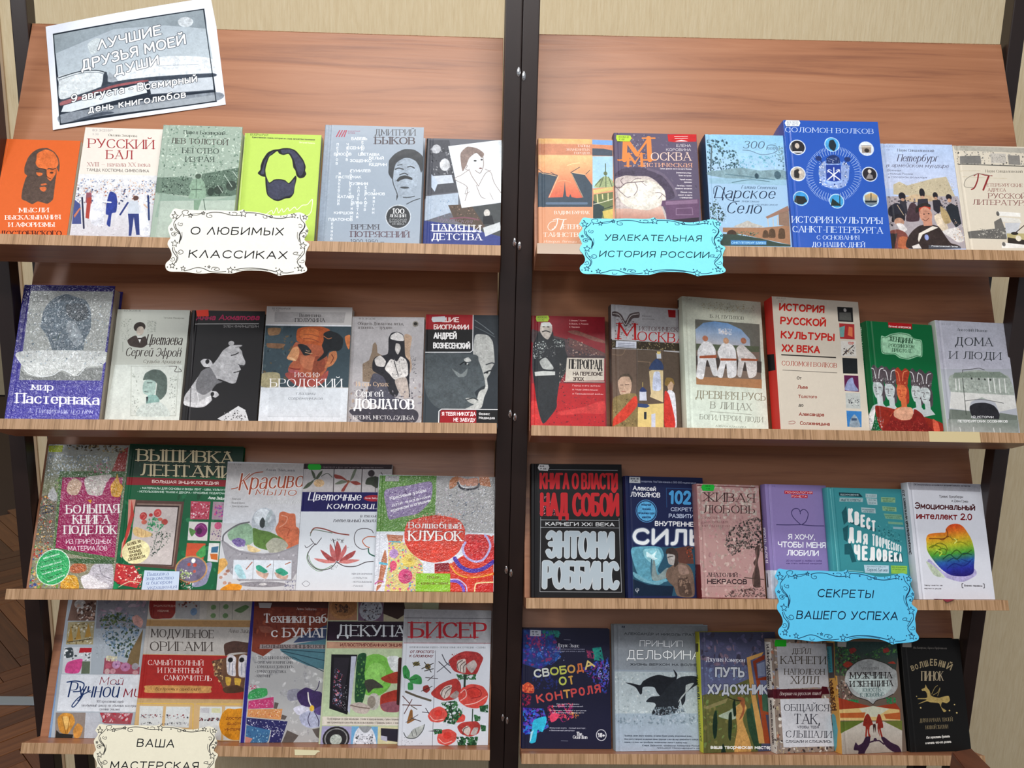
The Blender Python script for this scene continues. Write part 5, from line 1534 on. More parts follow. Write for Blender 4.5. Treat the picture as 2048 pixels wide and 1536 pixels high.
BOOKS.append(dict(id='soap', s='L2', u=0.3426, w=0.1333, h=0.2238, n=[0.034,0.017], t=0.016, k='p', side='e6e2dc', label='pale grey paperback with brown script title and a basket of coloured soaps', st=[], art='''B c9cbce
G b4b0ae d4d8de 628,2 710,1083 -6,30 1337,8 1387,1071 10,1095
L a04c34 15.1 ~ 108,490 223,453 346,310 473,201 623,171
E b4bcc4 707,1048,210.5,240.1,0
E d0d8de 685,980,151.6,154.9,0
P 3c4444 ~ 640,1049 685,980 743,1082 700,1169 647,1135
P a8b4b8 ~ 736,979 810,839 849,908 775,1047 813,1115 732,1151
P c87050 ~ 967,906 1032,870 1137,902 1240,918 1271,1125 1325,1176 1362,1467 1147,1537 922,1216 961,1061
L e0a088 13.6 ~ 1003,939 1107,972 1081,1076 984,1147
L a85038 13.5 ~ 1052,1146 1156,1178 1130,1299
P 9c9aa0 2,1383 105,1432 331,1564 750,1610 1081,1555 1343,1433 1342,1924 1252,2076 357,2082 162,1900
X 90 49.4 b4b2b8,85838a,a4a2a8 241 20,1400 417,1597 1083,1589 1327,1450 1285,2076 292,2082
P 8cac90 ~ 107,1263 246,1142 425,1088 534,1188 566,1392 457,1478 287,1430 151,1381
P 5c7c40 ~ 532,1171 652,1203 822,1235 1031,1334 1141,1452 913,1557 694,1526 572,1460 544,1324
P a8a898 ~ 772,1457 897,1336 1068,1368 1159,1469 1049,1573 849,1592
P 7c6ca0 ~ 185,1397 297,1345 417,1394 407,1479 293,1497
X 16 36.4 5c4c88,a898c8 242 199,1363 414,1360 408,1496 242,1481
P d8c090 ~ 455,1461 523,1477 696,1560 582,1595 480,1562
L e8e8e8 13.2 ~ 158,1465 295,1531 396,1547
L 6c6c70 26.3 ~ 37,1399 44,1298 151,1194 293,1107 457,1070
L 8c8a90 23.1 ~ 55,1416 247,1548 585,1629 950,1608 1344,1450
P d8a860 ~ -16,1736 96,1701 153,1801 50,1935 -12,1968
E a87868 163,1917,36.0,26.7,0
E b89080 127,1967,32.7,24.9,0
E b08878 58,2026,29.4,26.5,0
E b89080 131,2116,32.6,29.8,0
E b08878 214,2124,29.4,26.5,0
P e0942c ~ 75,2215 214,2132 412,2147 402,2230 243,2280 80,2273
P d4dce4 246,1725 1236,1723 1250,2051 256,2049
L 8c8c90 6.6 584,1726 593,2050
L 8c8c90 6.7 926,1726 933,2053
P a8d0d8 ~ 286,1816 368,1815 485,2031 370,2032 277,1900
P 3c9c80 ~ 634,1830 699,1812 839,1912 776,1946 656,1896
P c8a898 ~ 639,1897 776,1946 859,1945 816,2045 679,1980
P 3c9c80 ~ 971,1894 1069,1859 1192,1942 1112,1993 1010,1961
P c8a898 ~ 957,1927 1112,1993 1194,1976 1166,2052 1014,2027
L a86c58 16.5 473,1881 562,1763
L a86c58 16.6 818,1845 881,1794
L a86c58 16.8 1131,1792 1213,1757
E 8c8a90 774,2137,398.5,49.9,0
E d0d0d0 774,2137,66.2,20.0,0
X 30 43.4 9c9cac,7c7c90,b4b8c4 243 1151,2077 1334,2059 1331,2259 1131,2260
X 16 29.5 a88c80,c8b4a8 244 433,2197 732,2245 702,2278 455,2271
F
T si a04c34/d8d0cc 227,505 1353,425 -36,-287 Красиво
T si a04c34/d8d0cc 520,585 1234,583 -8,-139 мыло
T si e8ecee/a8a8a8 751,733 1329,724 -6,-80 своими рук
T n 5c5c60 673,151 1179,150 -2,-42 Анна Зайцева
T n 6c6c6c 91,681 283,681 -2,-35 • Варим
T n 6c6c6c 97,750 356,748 -2,-34 • Вырезаем
T n 6c6c6c 102,810 420,809 -2,-34 • Декорируем
T n 7c7878 106,62 241,61 -2,-28 37.24
T n 7c7878 136,119 232,120 -1,-28 З 17'''))
BOOKS.append(dict(id='quilling', s='L2', u=0.4747, w=0.1607, h=0.2241, n=[0.016,0.016], t=0.014, k='p', side='e4e2de', label='white and navy paperback with curling line flowers and a green call sticker', st=[[[88,9],[292,11],[321,51],[308,114],[104,116],[71,63]]], art='''B d4dae0
P 34282c -1,2 1606,-10 1601,86 -3,100
P b8b4b4 -3,100 1610,93 1610,507 8,516
P 1f1c58 8,516 1513,508 1511,854 5,866
L 2c2428 12.4 554,93 561,513
L 2c2428 12.4 1065,92 1065,508
E 9c2030 1289,616,176.2,59.8,0
L 3c4438 12.3 ~ 46,428 145,338 246,266
P 4c5444 ~ 194,267 153,178 139,107 205,178 229,266
P 4c5444 ~ 229,266 276,177 343,122 330,194 265,283
P 4c5444 ~ 13,463 94,356 197,320 116,427
E c8a880 296,354,96.9,70.8,0
X 20 21.1 8c7050,e0d0b0 251 213,293 371,291 380,424 221,426
L 3c4438 10.6 ~ 332,229 435,175 528,245
P 8c4038 ~ 569,191 703,225 814,312 706,278 582,262
P 6c7464 ~ 579,368 690,296 815,321 694,367
P 8c4038 ~ 701,491 765,384 841,321 786,437 754,499
P 6c7464 ~ 850,312 910,115 962,97 916,240
P 8c4038 ~ 850,321 973,311 1055,363 959,382
E 8c5c40 824,321,28.3,28.4,0
E 3c3438 1232,165,60.3,60.6,0
P 3c4438 ~ 1165,255 1305,218 1414,270 1350,430 1242,378 1135,362
L 3c3438 10.6 ~ 1305,218 1318,501
L 3c3438 10.6 ~ 1441,482 1486,287 1408,145
L 8c4840 20.8 ~ 204,1245 268,1158 443,1174 656,1241 884,1273
L 5c6c58 12.1 ~ 199,1297 236,1193 410,1209 586,1242
L 3c3438 10.4 ~ 211,1348 249,1399 304,1450 353,1398 401,1329
L 3c3438 12.1 ~ 303,1433 222,1519 177,1622 202,1741 295,1841 418,1891 588,1856 702,1736
L 6c8c68 10.4 ~ 195,1639 237,1757 347,1858 486,1873 620,1805
L 6c8c68 8.6 ~ 175,1588 164,1690 224,1808 350,1900 454,1907
L 3c3438 13.8 ~ 703,1753 845,1820 1035,1818 1204,1749 1341,1731
L 3c3438 10.5 ~ 1318,1234 1281,1183 1175,1158 1036,1185 982,1307 1015,1444 1123,1520 1227,1510
L b8684c 15.7 ~ 1356,1303 1217,1304 1133,1374 1189,1459 1261,1493
L 2c5c4c 20.8 ~ 1244,1510 1266,1595 1372,1645
P a04c4c ~ 681,1378 759,1532 735,1719 684,1719 648,1550
P b86868 ~ 563,1431 658,1584 684,1719 613,1686 561,1550
P b86868 ~ 841,1445 762,1583 718,1719 785,1685 856,1548
P a04c4c ~ 396,1535 539,1619 685,1736 546,1721 454,1637
P a04c4c ~ 1020,1546 868,1616 736,1736 856,1718 974,1649
P c87c78 ~ 293,1689 476,1704 686,1753 514,1772 374,1739
P c87c78 ~ 1098,1707 907,1701 720,1753 877,1777 1031,1742
X 16 20.8 3c4440,4c3c3c 252 391,1449 460,1449 1036,1512 948,1496
L 3c3438 8.6 ~ 115,1469 152,1503 251,1434
L 3c3438 8.7 ~ 623,1413 601,1345 631,1413 655,1515
L 3c3438 8.7 ~ 753,1412 767,1360 787,1412
X 16 19.1 3c4440 253 558,1345 818,1343 820,1377 560,1379
X 12 19.0 3c4440 254 585,1805 723,1804 692,1872 590,1889
L 7c7c84 6.8 ~ 108,2129 173,2078 244,2127 179,2178 108,2129
F
T sbi eef0f6 114,664 1071,659 -8,-140 Цветочные
T sbi eef0f6 465,813 1614,807 -7,-122 композиции
T nb e0c8cc 1139,630 1430,631 -1,-35 Анна Зайцева
T sbi 4c4c54 1068,960 1480,959 -2,-52 в технике
T sbi 4c4c54 596,1048 1519,1042 -3,-62 петельный квиллинг
T n 5c5c64 973,1962 1335,1964 -1,-27 ИДЕИ ДЛЯ ОФОРМЛЕНИЯ
T n 4c4c54 977,2035 1253,2036 -1,-27 • ОТКРЫТОК
T n 4c4c54 981,2102 1333,2104 -1,-27 • ФОТОАЛЬБОМОВ
T n 4c4c54 984,2172 1182,2174 -1,-27 • ПАННО
T n c8c0c0 323,80 1458,73 -1,-25 • РЕМЕСЛО ОТ А ДО Я • ШАГ ЗА ШАГОМ • ВОЛШЕБСТВО БУМАГИ •
P 1fb030 88,9 292,11 321,51 308,114 104,116 71,63'''))
BOOKS.append(dict(id='yarn', s='L2', u=0.6143, w=0.2101, h=0.2036, n=[0.033,0.016], t=0.014, k='g', side='e4e0da', label='glossy craft paperback with a big red yarn ball and knitted patterns,rightmost on its shelf', st=[[[119,22],[362,20],[357,117],[114,122]]], art='''B d4dce4
P 5c8c3c 10,15 1034,2 1028,995 -24,1010
X 200 36.0 4c8438,7cac50,a0c478,38702c,8ca870 261 20,24 1026,11 1028,986 -7,1001
P 8c7ca4 ~ 121,275 567,176 910,105 968,204 939,441 730,678 410,755 215,794 152,581
X 90 39.5 b8b0cc,5c4478,d8d4e0,7c6498 262 138,257 929,132 940,495 232,776
P a8a8a8 1034,2 2103,-6 2098,1017 1028,995
P b87850 ~ 1275,89 1346,14 1438,12 1405,159 1278,235
P c89078 ~ 1438,12 1586,46 1770,23 1791,152 1589,174 1459,140
P b87c5c 1806,4 1991,0 2031,184 1809,151
X 220 36.4 c8ccd4,8c98a8,e4e8f0,5c6470,b8a8b8 263 1078,239 1423,141 1809,151 2032,257 2097,981 1498,1025 1045,977 1011,440
L 3c3c44 36.7 ~ 1422,122 1479,213 1608,238 1773,198 1809,133
L e8e8ec 12.8 ~ 1440,104 1497,185 1608,210
P d8dce4 -23,1031 2089,1035 2094,2064 -10,2058
P b87454 ~ 167,1323 211,1532 169,1774 124,1946 41,2032 82,1775 106,1533
P b87454 182,1060 476,1074 462,1179 285,1199 214,1182
P d8c880 214,1182 498,1197 831,1561 883,2054 182,2057 232,1601
X 160 60.2 d85c8c,e8c860,5cb8b0,b878c0,e89870,d84c6c,f0e0a0,5ca0c8 264 213,1165 479,1162 612,1388 832,1578 883,2054 182,2057 249,1601
E e0c860 590,1511,117.0,114.9,0
E c8a840 607,1502,35.4,34.9,0
E cc4478 538,1780,123.4,127.6,0
E a83060 542,1780,38.8,38.0,0
E b890c8 320,1391,81.3,80.3,0
E d84c70 320,1600,63.4,86.6,0
L 5cb0c8 38.6 89,1559 204,1575
L 5cb0c8 21.3 231,1182 409,1189
L c86ca0 24.4 ~ 18,1913 85,1861 156,1878
L e8e8ec 17.4 ~ 37,1947 105,1912 158,1929
P d0341c 1045,1559 1331,1556 2080,1053 2089,1035 2094,2064 1060,2053
P c42828 ~ 1571,1059 1788,1039 2007,1054 2091,1160 2086,1514 1833,1534 1598,1484 1541,1326
X 60 43.5 d84848,a82024 265 1607,1059 1971,1054 1959,1445 1615,1448
L b0a8d8 39.8 ~ 1583,1184 1540,1290 1597,1431 1761,1517 1923,1463 2028,1267 1990,1125 1934,1055
X 40 21.7 e8e4f0,5c4ca0 266 1546,1166 1609,1166 1760,1464 2010,1232 2047,1267 1923,1516 1761,1544 1561,1414
L 4c30a0 71.8 ~ 1400,1468 1511,1607 1692,1676 1907,1639 2095,1514
L d85c20 53.7 ~ 1331,1574 1442,1713 1694,1780 2098,1725
L e8c83c 14.3 ~ 1331,1591 1442,1730 1623,1798
L e8c83c 10.8 ~ 1694,1798 1874,1779 2080,1725
P c82420 1768,1884 2095,1865 2094,2064 1753,2058
L ecdca0 25.0 ~ 1762,2058 1777,1919 1840,1884 2095,1873
P 8c1c28 1054,1559 1294,1539 1316,1696 1058,1698
L 6c4cc0 53.5 ~ 1338,1852 1463,1869 1555,1955 1575,2059
L c4b8e0 21.4 ~ 1337,1826 1480,1834 1608,1937 1628,2058
P d43c24 ~ 494,1073 506,931 591,806 1019,710 1438,775 1569,952 1555,1148 1469,1344 1293,1487 1044,1541 793,1491 611,1353 517,1214
X 100 35.8 e05840,b82c18,e87860 267 540,895 1020,746 1531,881 1537,1166 1151,1523 701,1387
L b82c18 12.4 ~ 554,1249 788,1334 1037,1314
L b82c18 10.7 ~ 611,1353 897,1385 1150,1506
L e06848 10.7 ~ 667,1423 864,1473 1044,1524
X 60 32.3 e8d0c8,d88c7c 268 550,681 1526,666 1549,881 558,895
P 8cc42c 722,1727 1326,1727 1334,2051 725,2054
F
T nb eceaf2 218,454 861,288 -17,-59 Красивые узоры
T nb eceaf2 250,570 937,396 -14,-52 для вязания
T nb eceaf2 254,668 949,468 -18,-58 крючком и спицами
T sb fbf3ec/a02818 560,945 1505,939 -3,-107 Волшебный
T sb fbf3ec/a02818 565,1161 1528,1158 -5,-170 КЛУБОК
T s 6c2c20 928,1812 1132,1814 -1,-45 Вяжем
T s 6c2c20 755,1917 1295,1917 -1,-48 с удовольствием!
P a4a4a4 119,22 362,20 357,117 114,122
T n 74747c 174,57 319,54 -1,-29 37.24'''))
BOOKS.append(dict(id='robb', s='R2', u=0.0101, w=0.1664, h=0.2366, n=[0.03,0.03], t=0.03, k='h', side='d0c8bc', label='thick black hardcover with tall red and silver block lettering,leftmost of third right shelf', st=[[[149,13],[316,17],[336,66],[306,131],[149,124],[121,74]]], art='''B 1d1c1e
M 161517
L c8ccd0 7.4 334,107 1584,110
X 60 29.3 e8b0bc,d87c88,c4485c 281 157,609 451,570 448,932 156,944
L c8ccd0 7.3 174,1015 1589,1014
L c8ccd0 7.3 170,1146 1591,1149
L c8ccd0 7.3 174,970 157,2265 1603,2270 1590,978
F
T nB c4242c 154,467 1585,460 2,-303 КНИГА О ВЛАСТИ
T nB c4242c 160,949 1600,945 3,-426 НАД СОБОЙ
T nB c4242c 160,949 448,949 0,-36 ----
T nb e4e8ea 261,1117 1504,1122 1,-68 КАРНЕГИ XXI ВЕКА
T nB a8b4bc/c8d0d4 266,1681 1487,1691 9,-469 ЭНТОНИ
T nB a8b4bc/c8d0d4 198,2213 1559,2224 8,-479 РОББИНС
P d8d8d8 149,13 316,17 336,66 306,131 149,124 121,74
T nb 3c3c3c 158,59 242,58 0,-26 88
T nb 3c3c3c 168,105 278,108 1,-26 Р 58'''))  # pink flecks at НАД are glare painted into the cover
BOOKS.append(dict(id='luk', s='R2', u=0.1803, w=0.1491, h=0.2145, n=[0.042,0.02], t=0.02, k='h', side='d0ccc4', label='navy hardcover with a muscular man in blue light and white lettering', st=[[[83,16],[285,18],[287,128],[76,126]]], art='''B 222a50
M 1c2244
E 5c9cd0 385,627,202.9,205.2,0
E 182040 385,627,191.4,190.8,0
E 5cacdc 385,627,176.0,176.5,0
L 3c6ca0 7.7 775,551 779,204 1276,211
P 2c5064 94,1259 1303,1255 1222,2110 96,2110
P 5c98ac ~ 103,1276 594,1254 683,1412 559,1676 741,1850 383,1886 200,1765 105,1504
P 88c0cc ~ 309,1310 574,1289 644,1448 544,1589 414,1520 323,1433
P d0ecf0 ~ 364,1344 457,1396 554,1325 512,1431 567,1466 472,1484 436,1449 361,1432
P 6ca0b0 ~ 109,1696 292,1800 477,1868 704,1833 569,1920 290,1869 125,1783
P 18283c 96,1818 382,1921 851,1937 806,2110 96,2110
L 3c5c6c 22.6 ~ 453,1484 437,1677 460,1834
P 7c8c8c ~ 471,1519 509,1501 557,1746 732,1623 863,1657 821,1763 534,1851 442,1799
P 5c3c34 764,1305 1188,1230 1250,1549 982,1551
X 40 46.2 a84c34,703828,343030 291 1111,1230 1245,1265 1234,1478 1084,1409
P 705c50 ~ 707,1763 750,1640 944,1534 1134,1568 1222,1726 1222,2110 919,2110 850,1954 759,1868
P 8c7468 ~ 943,1569 1095,1585 1146,1726 974,1727
P 54443c ~ 932,1815 1122,1831 1185,2093 958,2093
X 20 76.0 8c7464,4c3c34 292 934,1762 1162,1779 1167,2076 959,2058
P a8a4a0 ~ 740,1412 781,1340 877,1339 910,1445 867,1569 772,1552
P 403430 ~ 723,1376 745,1296 860,1269 952,1357 944,1551 865,1605 893,1410 780,1376
L 2c2424 11.4 758,1438 854,1419
L c8ccd0 9.3 ~ 137,1990 145,2025 192,2016 193,1981
L c8ccd0 9.3 165,1973 167,2055
F
T nb a8b0c8 301,109 1359,117 2,-37 создатель YouTube-канала с 500 000 подписчиков
T nb eceef2 137,259 578,267 7,-88 Алексей
T nb eceef2 92,374 657,381 6,-91 ЛУКЬЯНОВ
T nB 182850 293,533 478,531 1,-33 МОЩНЫЕ
T nB 182850 303,611 466,609 1,-32 ТЕХНИКИ
T nB 182850 225,684 536,682 1,-32 ПРОКАЧКИ СЕБЯ
T nB 182850 299,755 464,754 1,-32 ИЗНУТРИ
T nB 4c9cd4/182040 806,496 1243,497 17,-256 102
T nb b8c4dc 846,619 1335,617 4,-69 СЕКРЕТА
T nb b8c4dc 802,741 1348,741 5,-76 РАЗВИТИЯ
T nB f0f0f2 532,889 1360,895 6,-90 ВНУТРЕННЕЙ
T nB e4e8ea/6c7890 104,1223 1536,1235 15,-293 СИЛЫ
P c4c8cc 83,16 285,18 287,128 76,126
T nb 2c3038 101,65 254,65 2,-29 88.6
T nb 2c3038 119,106 234,107 2,-29 Л 84'''))
BOOKS.append(dict(id='nekr', s='R2', u=0.3094, w=0.1227, h=0.201, n=[0.046,0.024], t=0.022, k='h', side='d4ccc4', label='dusty pink hardcover with a dark spreading tree', st=[[[121,12],[327,9],[351,45],[321,126],[115,126],[89,60]]], art='''B b08c88
M a07070
P 5c2428 -319,1426 -8,1427 -2,2014 -347,2025
X 160 102.9 b89c96,a88080,c0a8a0,b08484,a89088 301 2,-1 1228,-2 1222,2031 -10,2029
X 200 20.6 9c6c6c,c8a8a0,a88880 302 2,-1 1228,-2 1222,2031 -10,2029
X 60 102.8 b4a8a0,bcaea4 303 9,15 1193,-1 1150,607 -5,628
L 5c2828 12.0 8,31 1155,40
L 5c2828 9.9 -41,1991 1222,2023
X 260 58.3 3c3634,5c504c,2c2828,746864 304 523,931 636,773 903,643 1152,575 1253,637 1230,1202 1009,1142 834,1175 622,1270 495,1117
X 30 34.5 b8a8a0,9c8c84 305 651,804 1034,767 1052,1017 658,1239
P 4c3c38 ~ 1079,1126 1169,1078 1158,1234 1113,1389 1136,1543 1135,1803 998,1803 993,1620 1055,1466 1026,1390 1084,1297
L 7c6058 13.9 ~ 1112,1157 1078,1389 1033,1543 1000,1773
L 4c3c38 15.4 ~ 837,1651 1042,1666 1213,1681
X 140 40.4 4c4040,6c5450,3c3030,8c706c 306 445,1955 585,1864 859,1834 1205,1788 1225,1986 443,1985
F
T n b08884 -216,2006 -194,1472 -81,4 НЕКРАСОВ
T s 3c2828 105,313 1127,313 13,-158 ЖИВАЯ
T s 3c2828 99,525 1122,512 9,-141 ЛЮБОВЬ
T s 6c4c4c 94,626 439,623 2,-34 ПРАКТИКИ
T s 6c4c4c 110,696 572,693 2,-34 ДОСТИЖЕНИЯ
T s 6c4c4c 72,770 602,767 2,-34 МЕЧТЫ И ЦЕЛИ
T sb 2c2024 119,1631 701,1637 4,-64 АНАТОЛИЙ
T nb 2c2024 112,1759 881,1765 6,-87 НЕКРАСОВ
T n 6c4448 110,1812 886,1816 1,-21 лучшие психологические практики
P 24b03c 121,12 327,9 351,45 321,126 115,126 89,60
T nb 145c20 170,50 265,51 2,-22 88.5
T nb 145c20 185,97 254,99 2,-22 Н 48'''))
BOOKS.append(dict(id='heart', s='R2', u=0.437, w=0.1215, h=0.2023, n=[0.038,0.02], t=0.02, k='h', side='d8d4d0', label='lilac hardcover with a thin line drawing of a heart', st=[], art='''B 8c7cb0
M 7f6fa4
P d4dce4 -94,1532 1257,1548 1261,2055 -81,2054
P 1f1e2c -139,1586 -90,1586 -73,1814 -138,1815
P c8ccd8 -230,1532 45,1539 68,2051 -221,2062
P 26242c -122,1586 -96,1586 -91,1830 -130,1831
L a094c4 10.4 83,38 76,1524
P b82030 381,112 946,115 937,163 376,168
P b82030 506,181 835,185 830,238 502,234
L 3c3460 13.8 ~ 178,730 376,731 653,723
L 3c3460 13.9 ~ 653,723 524,602 488,508 537,443 616,434 656,473 660,528
L 3c3460 14.0 ~ 655,489 719,448 779,463 817,534 762,661 670,723
L 3c3460 13.9 ~ 670,723 895,738 1114,738
F
T nb 2c2844 -140,642 -192,279 -107,0 ЛУКИНА
T nb dcd8ec -180,1408 -175,774 -99,2 МЕНЯ ЛЮБИЛИ
T nb dcd8ec -49,1409 -70,780 -98,3 Я ХОЧУ ЧТОБЫ
T nb f0e4ec 394,159 929,155 3,-35 ПСИХОЛОГИЯ
T nb f0e4ec 511,229 820,227 3,-35 РУНЕТА
T nb eef0f8 381,989 917,990 9,-97 Я ХОЧУ,
T nb eef0f8 173,1131 1113,1137 10,-106 ЧТОБЫ МЕНЯ
T nb eef0f8 333,1273 961,1279 10,-102 ЛЮБИЛИ
T nb 4c3c6c 316,1377 1013,1376 2,-28 20 историй о любви к себе
T nb 4c3c6c 313,1423 1009,1423 2,-28 как стать любимой женщиной
T n 5c5080 143,45 203,47 3,-22 88'''))
BOOKS.append(dict(id='quest', s='R2', u=0.5508, w=0.1603, h=0.1969, n=[0.04,0.018], t=0.018, k='h', side='d8d4cc', label='teal hardcover with white raised block letters and small text bubbles', st=[], art='''B 3f8f96
M 4aa0a4
L 70bcc0 22.7 62,28 81,1497
L 2f7c84 11.3 130,27 136,1496
P a8c0c4 760,96 990,102 982,175 753,169
P a8c0c4 763,180 981,186 980,300 785,297
P 9cb8bc 233,180 701,181 687,254 221,252
P 1c3c44 226,87 635,93 697,160 231,149
P 88b088 1065,153 1354,157 1347,251 1055,247
P 88b088 1070,319 1356,335 1352,418 1072,402
P 78a88c 1089,453 1445,468 1458,561 1114,546
P 78a88c 1154,597 1452,609 1458,654 1161,638
P a8c0c4 643,348 927,363 929,456 645,440
P 8cb0b8 1247,688 1465,695 1460,737 1247,729
X 50 50.3 2c6c74,1f5c64,5caab0 311 932,641 1370,820 1397,984 953,866
P 245c64 248,447 349,332 366,629 893,785 900,724 370,588 271,672
P 245c64 243,733 361,670 309,975 246,935
P 245c64 249,1016 374,995 454,1315 1380,1329 1376,1167 363,1336 332,1196 232,1197
P b8d0dc 594,1374 1089,1381 1073,1522 602,1514
P 90c050 1128,1381 1452,1389 1436,1530 1118,1527
L 9cccd0 11.1 282,1476 570,1494
F
T n 1c3c44 256,241 654,244 5,-41 ИЩЕТЕ ОТВЕТЫ?
T nb c8d8dc 255,138 619,139 4,-29 ВДОХНОВЕНИЕ
T n 2c5058 778,148 962,148 3,-25 а может
T n 2c5058 805,220 954,224 4,-25 быть так
T n 2c5058 810,276 948,278 4,-25 иначе
T n 2c5438 1083,194 1337,199 5,-29 ничего не
T n 2c5438 1102,235 1321,237 4,-29 выходит?
T n 2c5438 1100,360 1318,367 5,-29 и правда
T n 2c5438 1118,401 1325,404 4,-29 так важно?
T n 2c5438 1107,499 1441,506 4,-25 попробуйте иначе
T n 2c5438 1149,535 1402,539 4,-25 и сразу в путь
T n 2c5058 661,399 911,405 4,-29 что вдохновляет
T n 2c5058 680,436 896,440 4,-29 что в книге?
T nB f2f2f0 356,631 458,629 25,-260 К
T nB f2f2f0 479,672 576,670 25,-245 В
T nB f2f2f0 595,710 687,709 24,-231 Е
T nB f2f2f0 705,746 791,745 23,-216 С
T nB f2f2f0 808,780 888,779 21,-202 Т
T nB f2f2f0 326,962 450,960 25,-250 Д
T nB f2f2f0 476,992 588,991 23,-223 Л
T nB f2f2f0 611,1019 709,1018 20,-196 Я
T nB e4ecec 794,1038 849,1037 22,-209 Т
T nB e4ecec 861,1051 914,1050 21,-200 В
T nB e4ecec 925,1063 976,1063 21,-191 О
T nB e4ecec 987,1075 1035,1075 20,-181 Р
T nB e4ecec 1045,1087 1091,1086 19,-172 Ч
T nB e4ecec 1101,1098 1144,1097 18,-163 Е
T nB e4ecec 1154,1108 1194,1108 17,-154 С
T nB e4ecec 1203,1118 1242,1117 16,-144 К
T nB e4ecec 1250,1127 1286,1126 15,-135 О
T nB e4ecec 1293,1135 1327,1135 14,-126 Г
T nB e4ecec 1334,1143 1365,1143 13,-117 О
T nB f2f2f0 405,1298 532,1297 28,-282 Ч
T nB f2f2f0 562,1302 681,1301 27,-264 Е
T nB f2f2f0 710,1305 821,1304 26,-245 Л
T nB f2f2f0 847,1308 950,1307 24,-226 О
T nB f2f2f0 974,1311 1068,1310 23,-208 В
T nB f2f2f0 1090,1314 1176,1313 21,-189 Е
T nB f2f2f0 1196,1316 1274,1315 19,-170 К
T nB f2f2f0 1292,1318 1361,1318 17,-151 А
T n 2c4c58 657,1414 1028,1418 3,-24 иллюстрации
T si 2c4c58 639,1484 1043,1492 8,-56 Сергей Бугаев
T n 2c5028 1141,1421 1425,1425 3,-24 для начинающих
T n 2c5028 1160,1461 1409,1466 3,-24 и тех кто уже'''))
BOOKS.append(dict(id='emo', s='R2', u=0.7003, w=0.1509, h=0.2076, n=[0.04,0.02], t=0.02, k='h', side='dcdad8', label='white hardcover with a rainbow heart-shaped brain,rightmost of third right shelf', st=[], art='''B d6d8e0
M c4c8d0
P a8a8b0 13,9 1511,1 1490,145 33,134
L b0b4bc 9.2 75,71 70,2079
P b0a8d0 ~ 244,1495 559,1693 890,1772 1183,1651 1131,1530 569,1613 281,1375
P bcc8b0 ~ 208,1416 337,1654 559,1693 357,1495
H cc4020,dc7028,d8a82c,a8b430,4c9c3c,2c5c9c,2c3498,28206c 683,742 789,1672 ~ 260,1094 263,1013 313,941 431,913 570,903 663,896 683,834 773,761 915,738 1026,778 1105,880 1170,1002 1199,1124 1204,1287 1167,1470 1131,1611 996,1667 835,1672 678,1653 529,1574 408,1454 291,1295 254,1195
L 7c3c18 13.9 ~ 693,844 702,946 600,1029 510,1010
L 8c7c20 16.2 ~ 746,966 807,1027 901,1015
L 6c6c1c 16.0 ~ 352,1173 500,1091 632,1130 668,1211
L 4c6c20 16.0 ~ 383,1294 533,1192 645,1211 611,1292
L 3c5c20 16.1 ~ 726,1291 852,1209 979,1289 1153,1206
L 1c3c6c 16.0 ~ 641,1413 787,1351 871,1411
L 203c7c 13.8 ~ 922,1370 1055,1410 1153,1369
L 8c8c1c 13.9 ~ 799,1088 964,1066 1094,1125
L 6c7c18 18.3 ~ 307,1174 403,1132 535,1172 499,1273 611,1292
L 7c4c18 16.0 ~ 327,1012 464,1010 602,1009 723,966
L 1c4c3c 18.3 ~ 555,1373 703,1291 830,1371 982,1269 1141,1288
L 1c2c7c 18.3 ~ 625,1533 773,1452 952,1491 1101,1409
L b8d050 18.3 ~ 439,1213 548,1252 494,1313
L d8dc70 18.5 ~ 833,1006 874,1046 822,1088
L 3c383c 11.4 898,1801 874,1806 870,1871 892,1875
L 3c383c 11.5 1304,1804 1326,1808 1321,1874 1298,1878
F
T nb 4c4448 -68,1296 -83,127 -84,4 Эмоциональный интеллект 2.0
T nb 4c4850 135,52 1290,54 4,-29 Об Эмоциональном интеллекте и интеллектуальном мастерстве
T n 3c383c 617,267 1107,268 7,-46 Тревис Бредберри
T n 3c383c 863,342 1202,350 9,-46 и Джин Гривз
T nb 4c1c20 99,480 1327,494 19,-120 Эмоциональный
T nb 7c1c20 107,664 1239,672 18,-123 интеллект 2.0
T nb 3c383c 122,1843 482,1846 3,-24 Чему никто не
T nb 3c383c 115,1898 452,1902 3,-24 научил в школе
T nb 3c383c 914,1851 1280,1856 5,-32 Бизнес перевод'''))
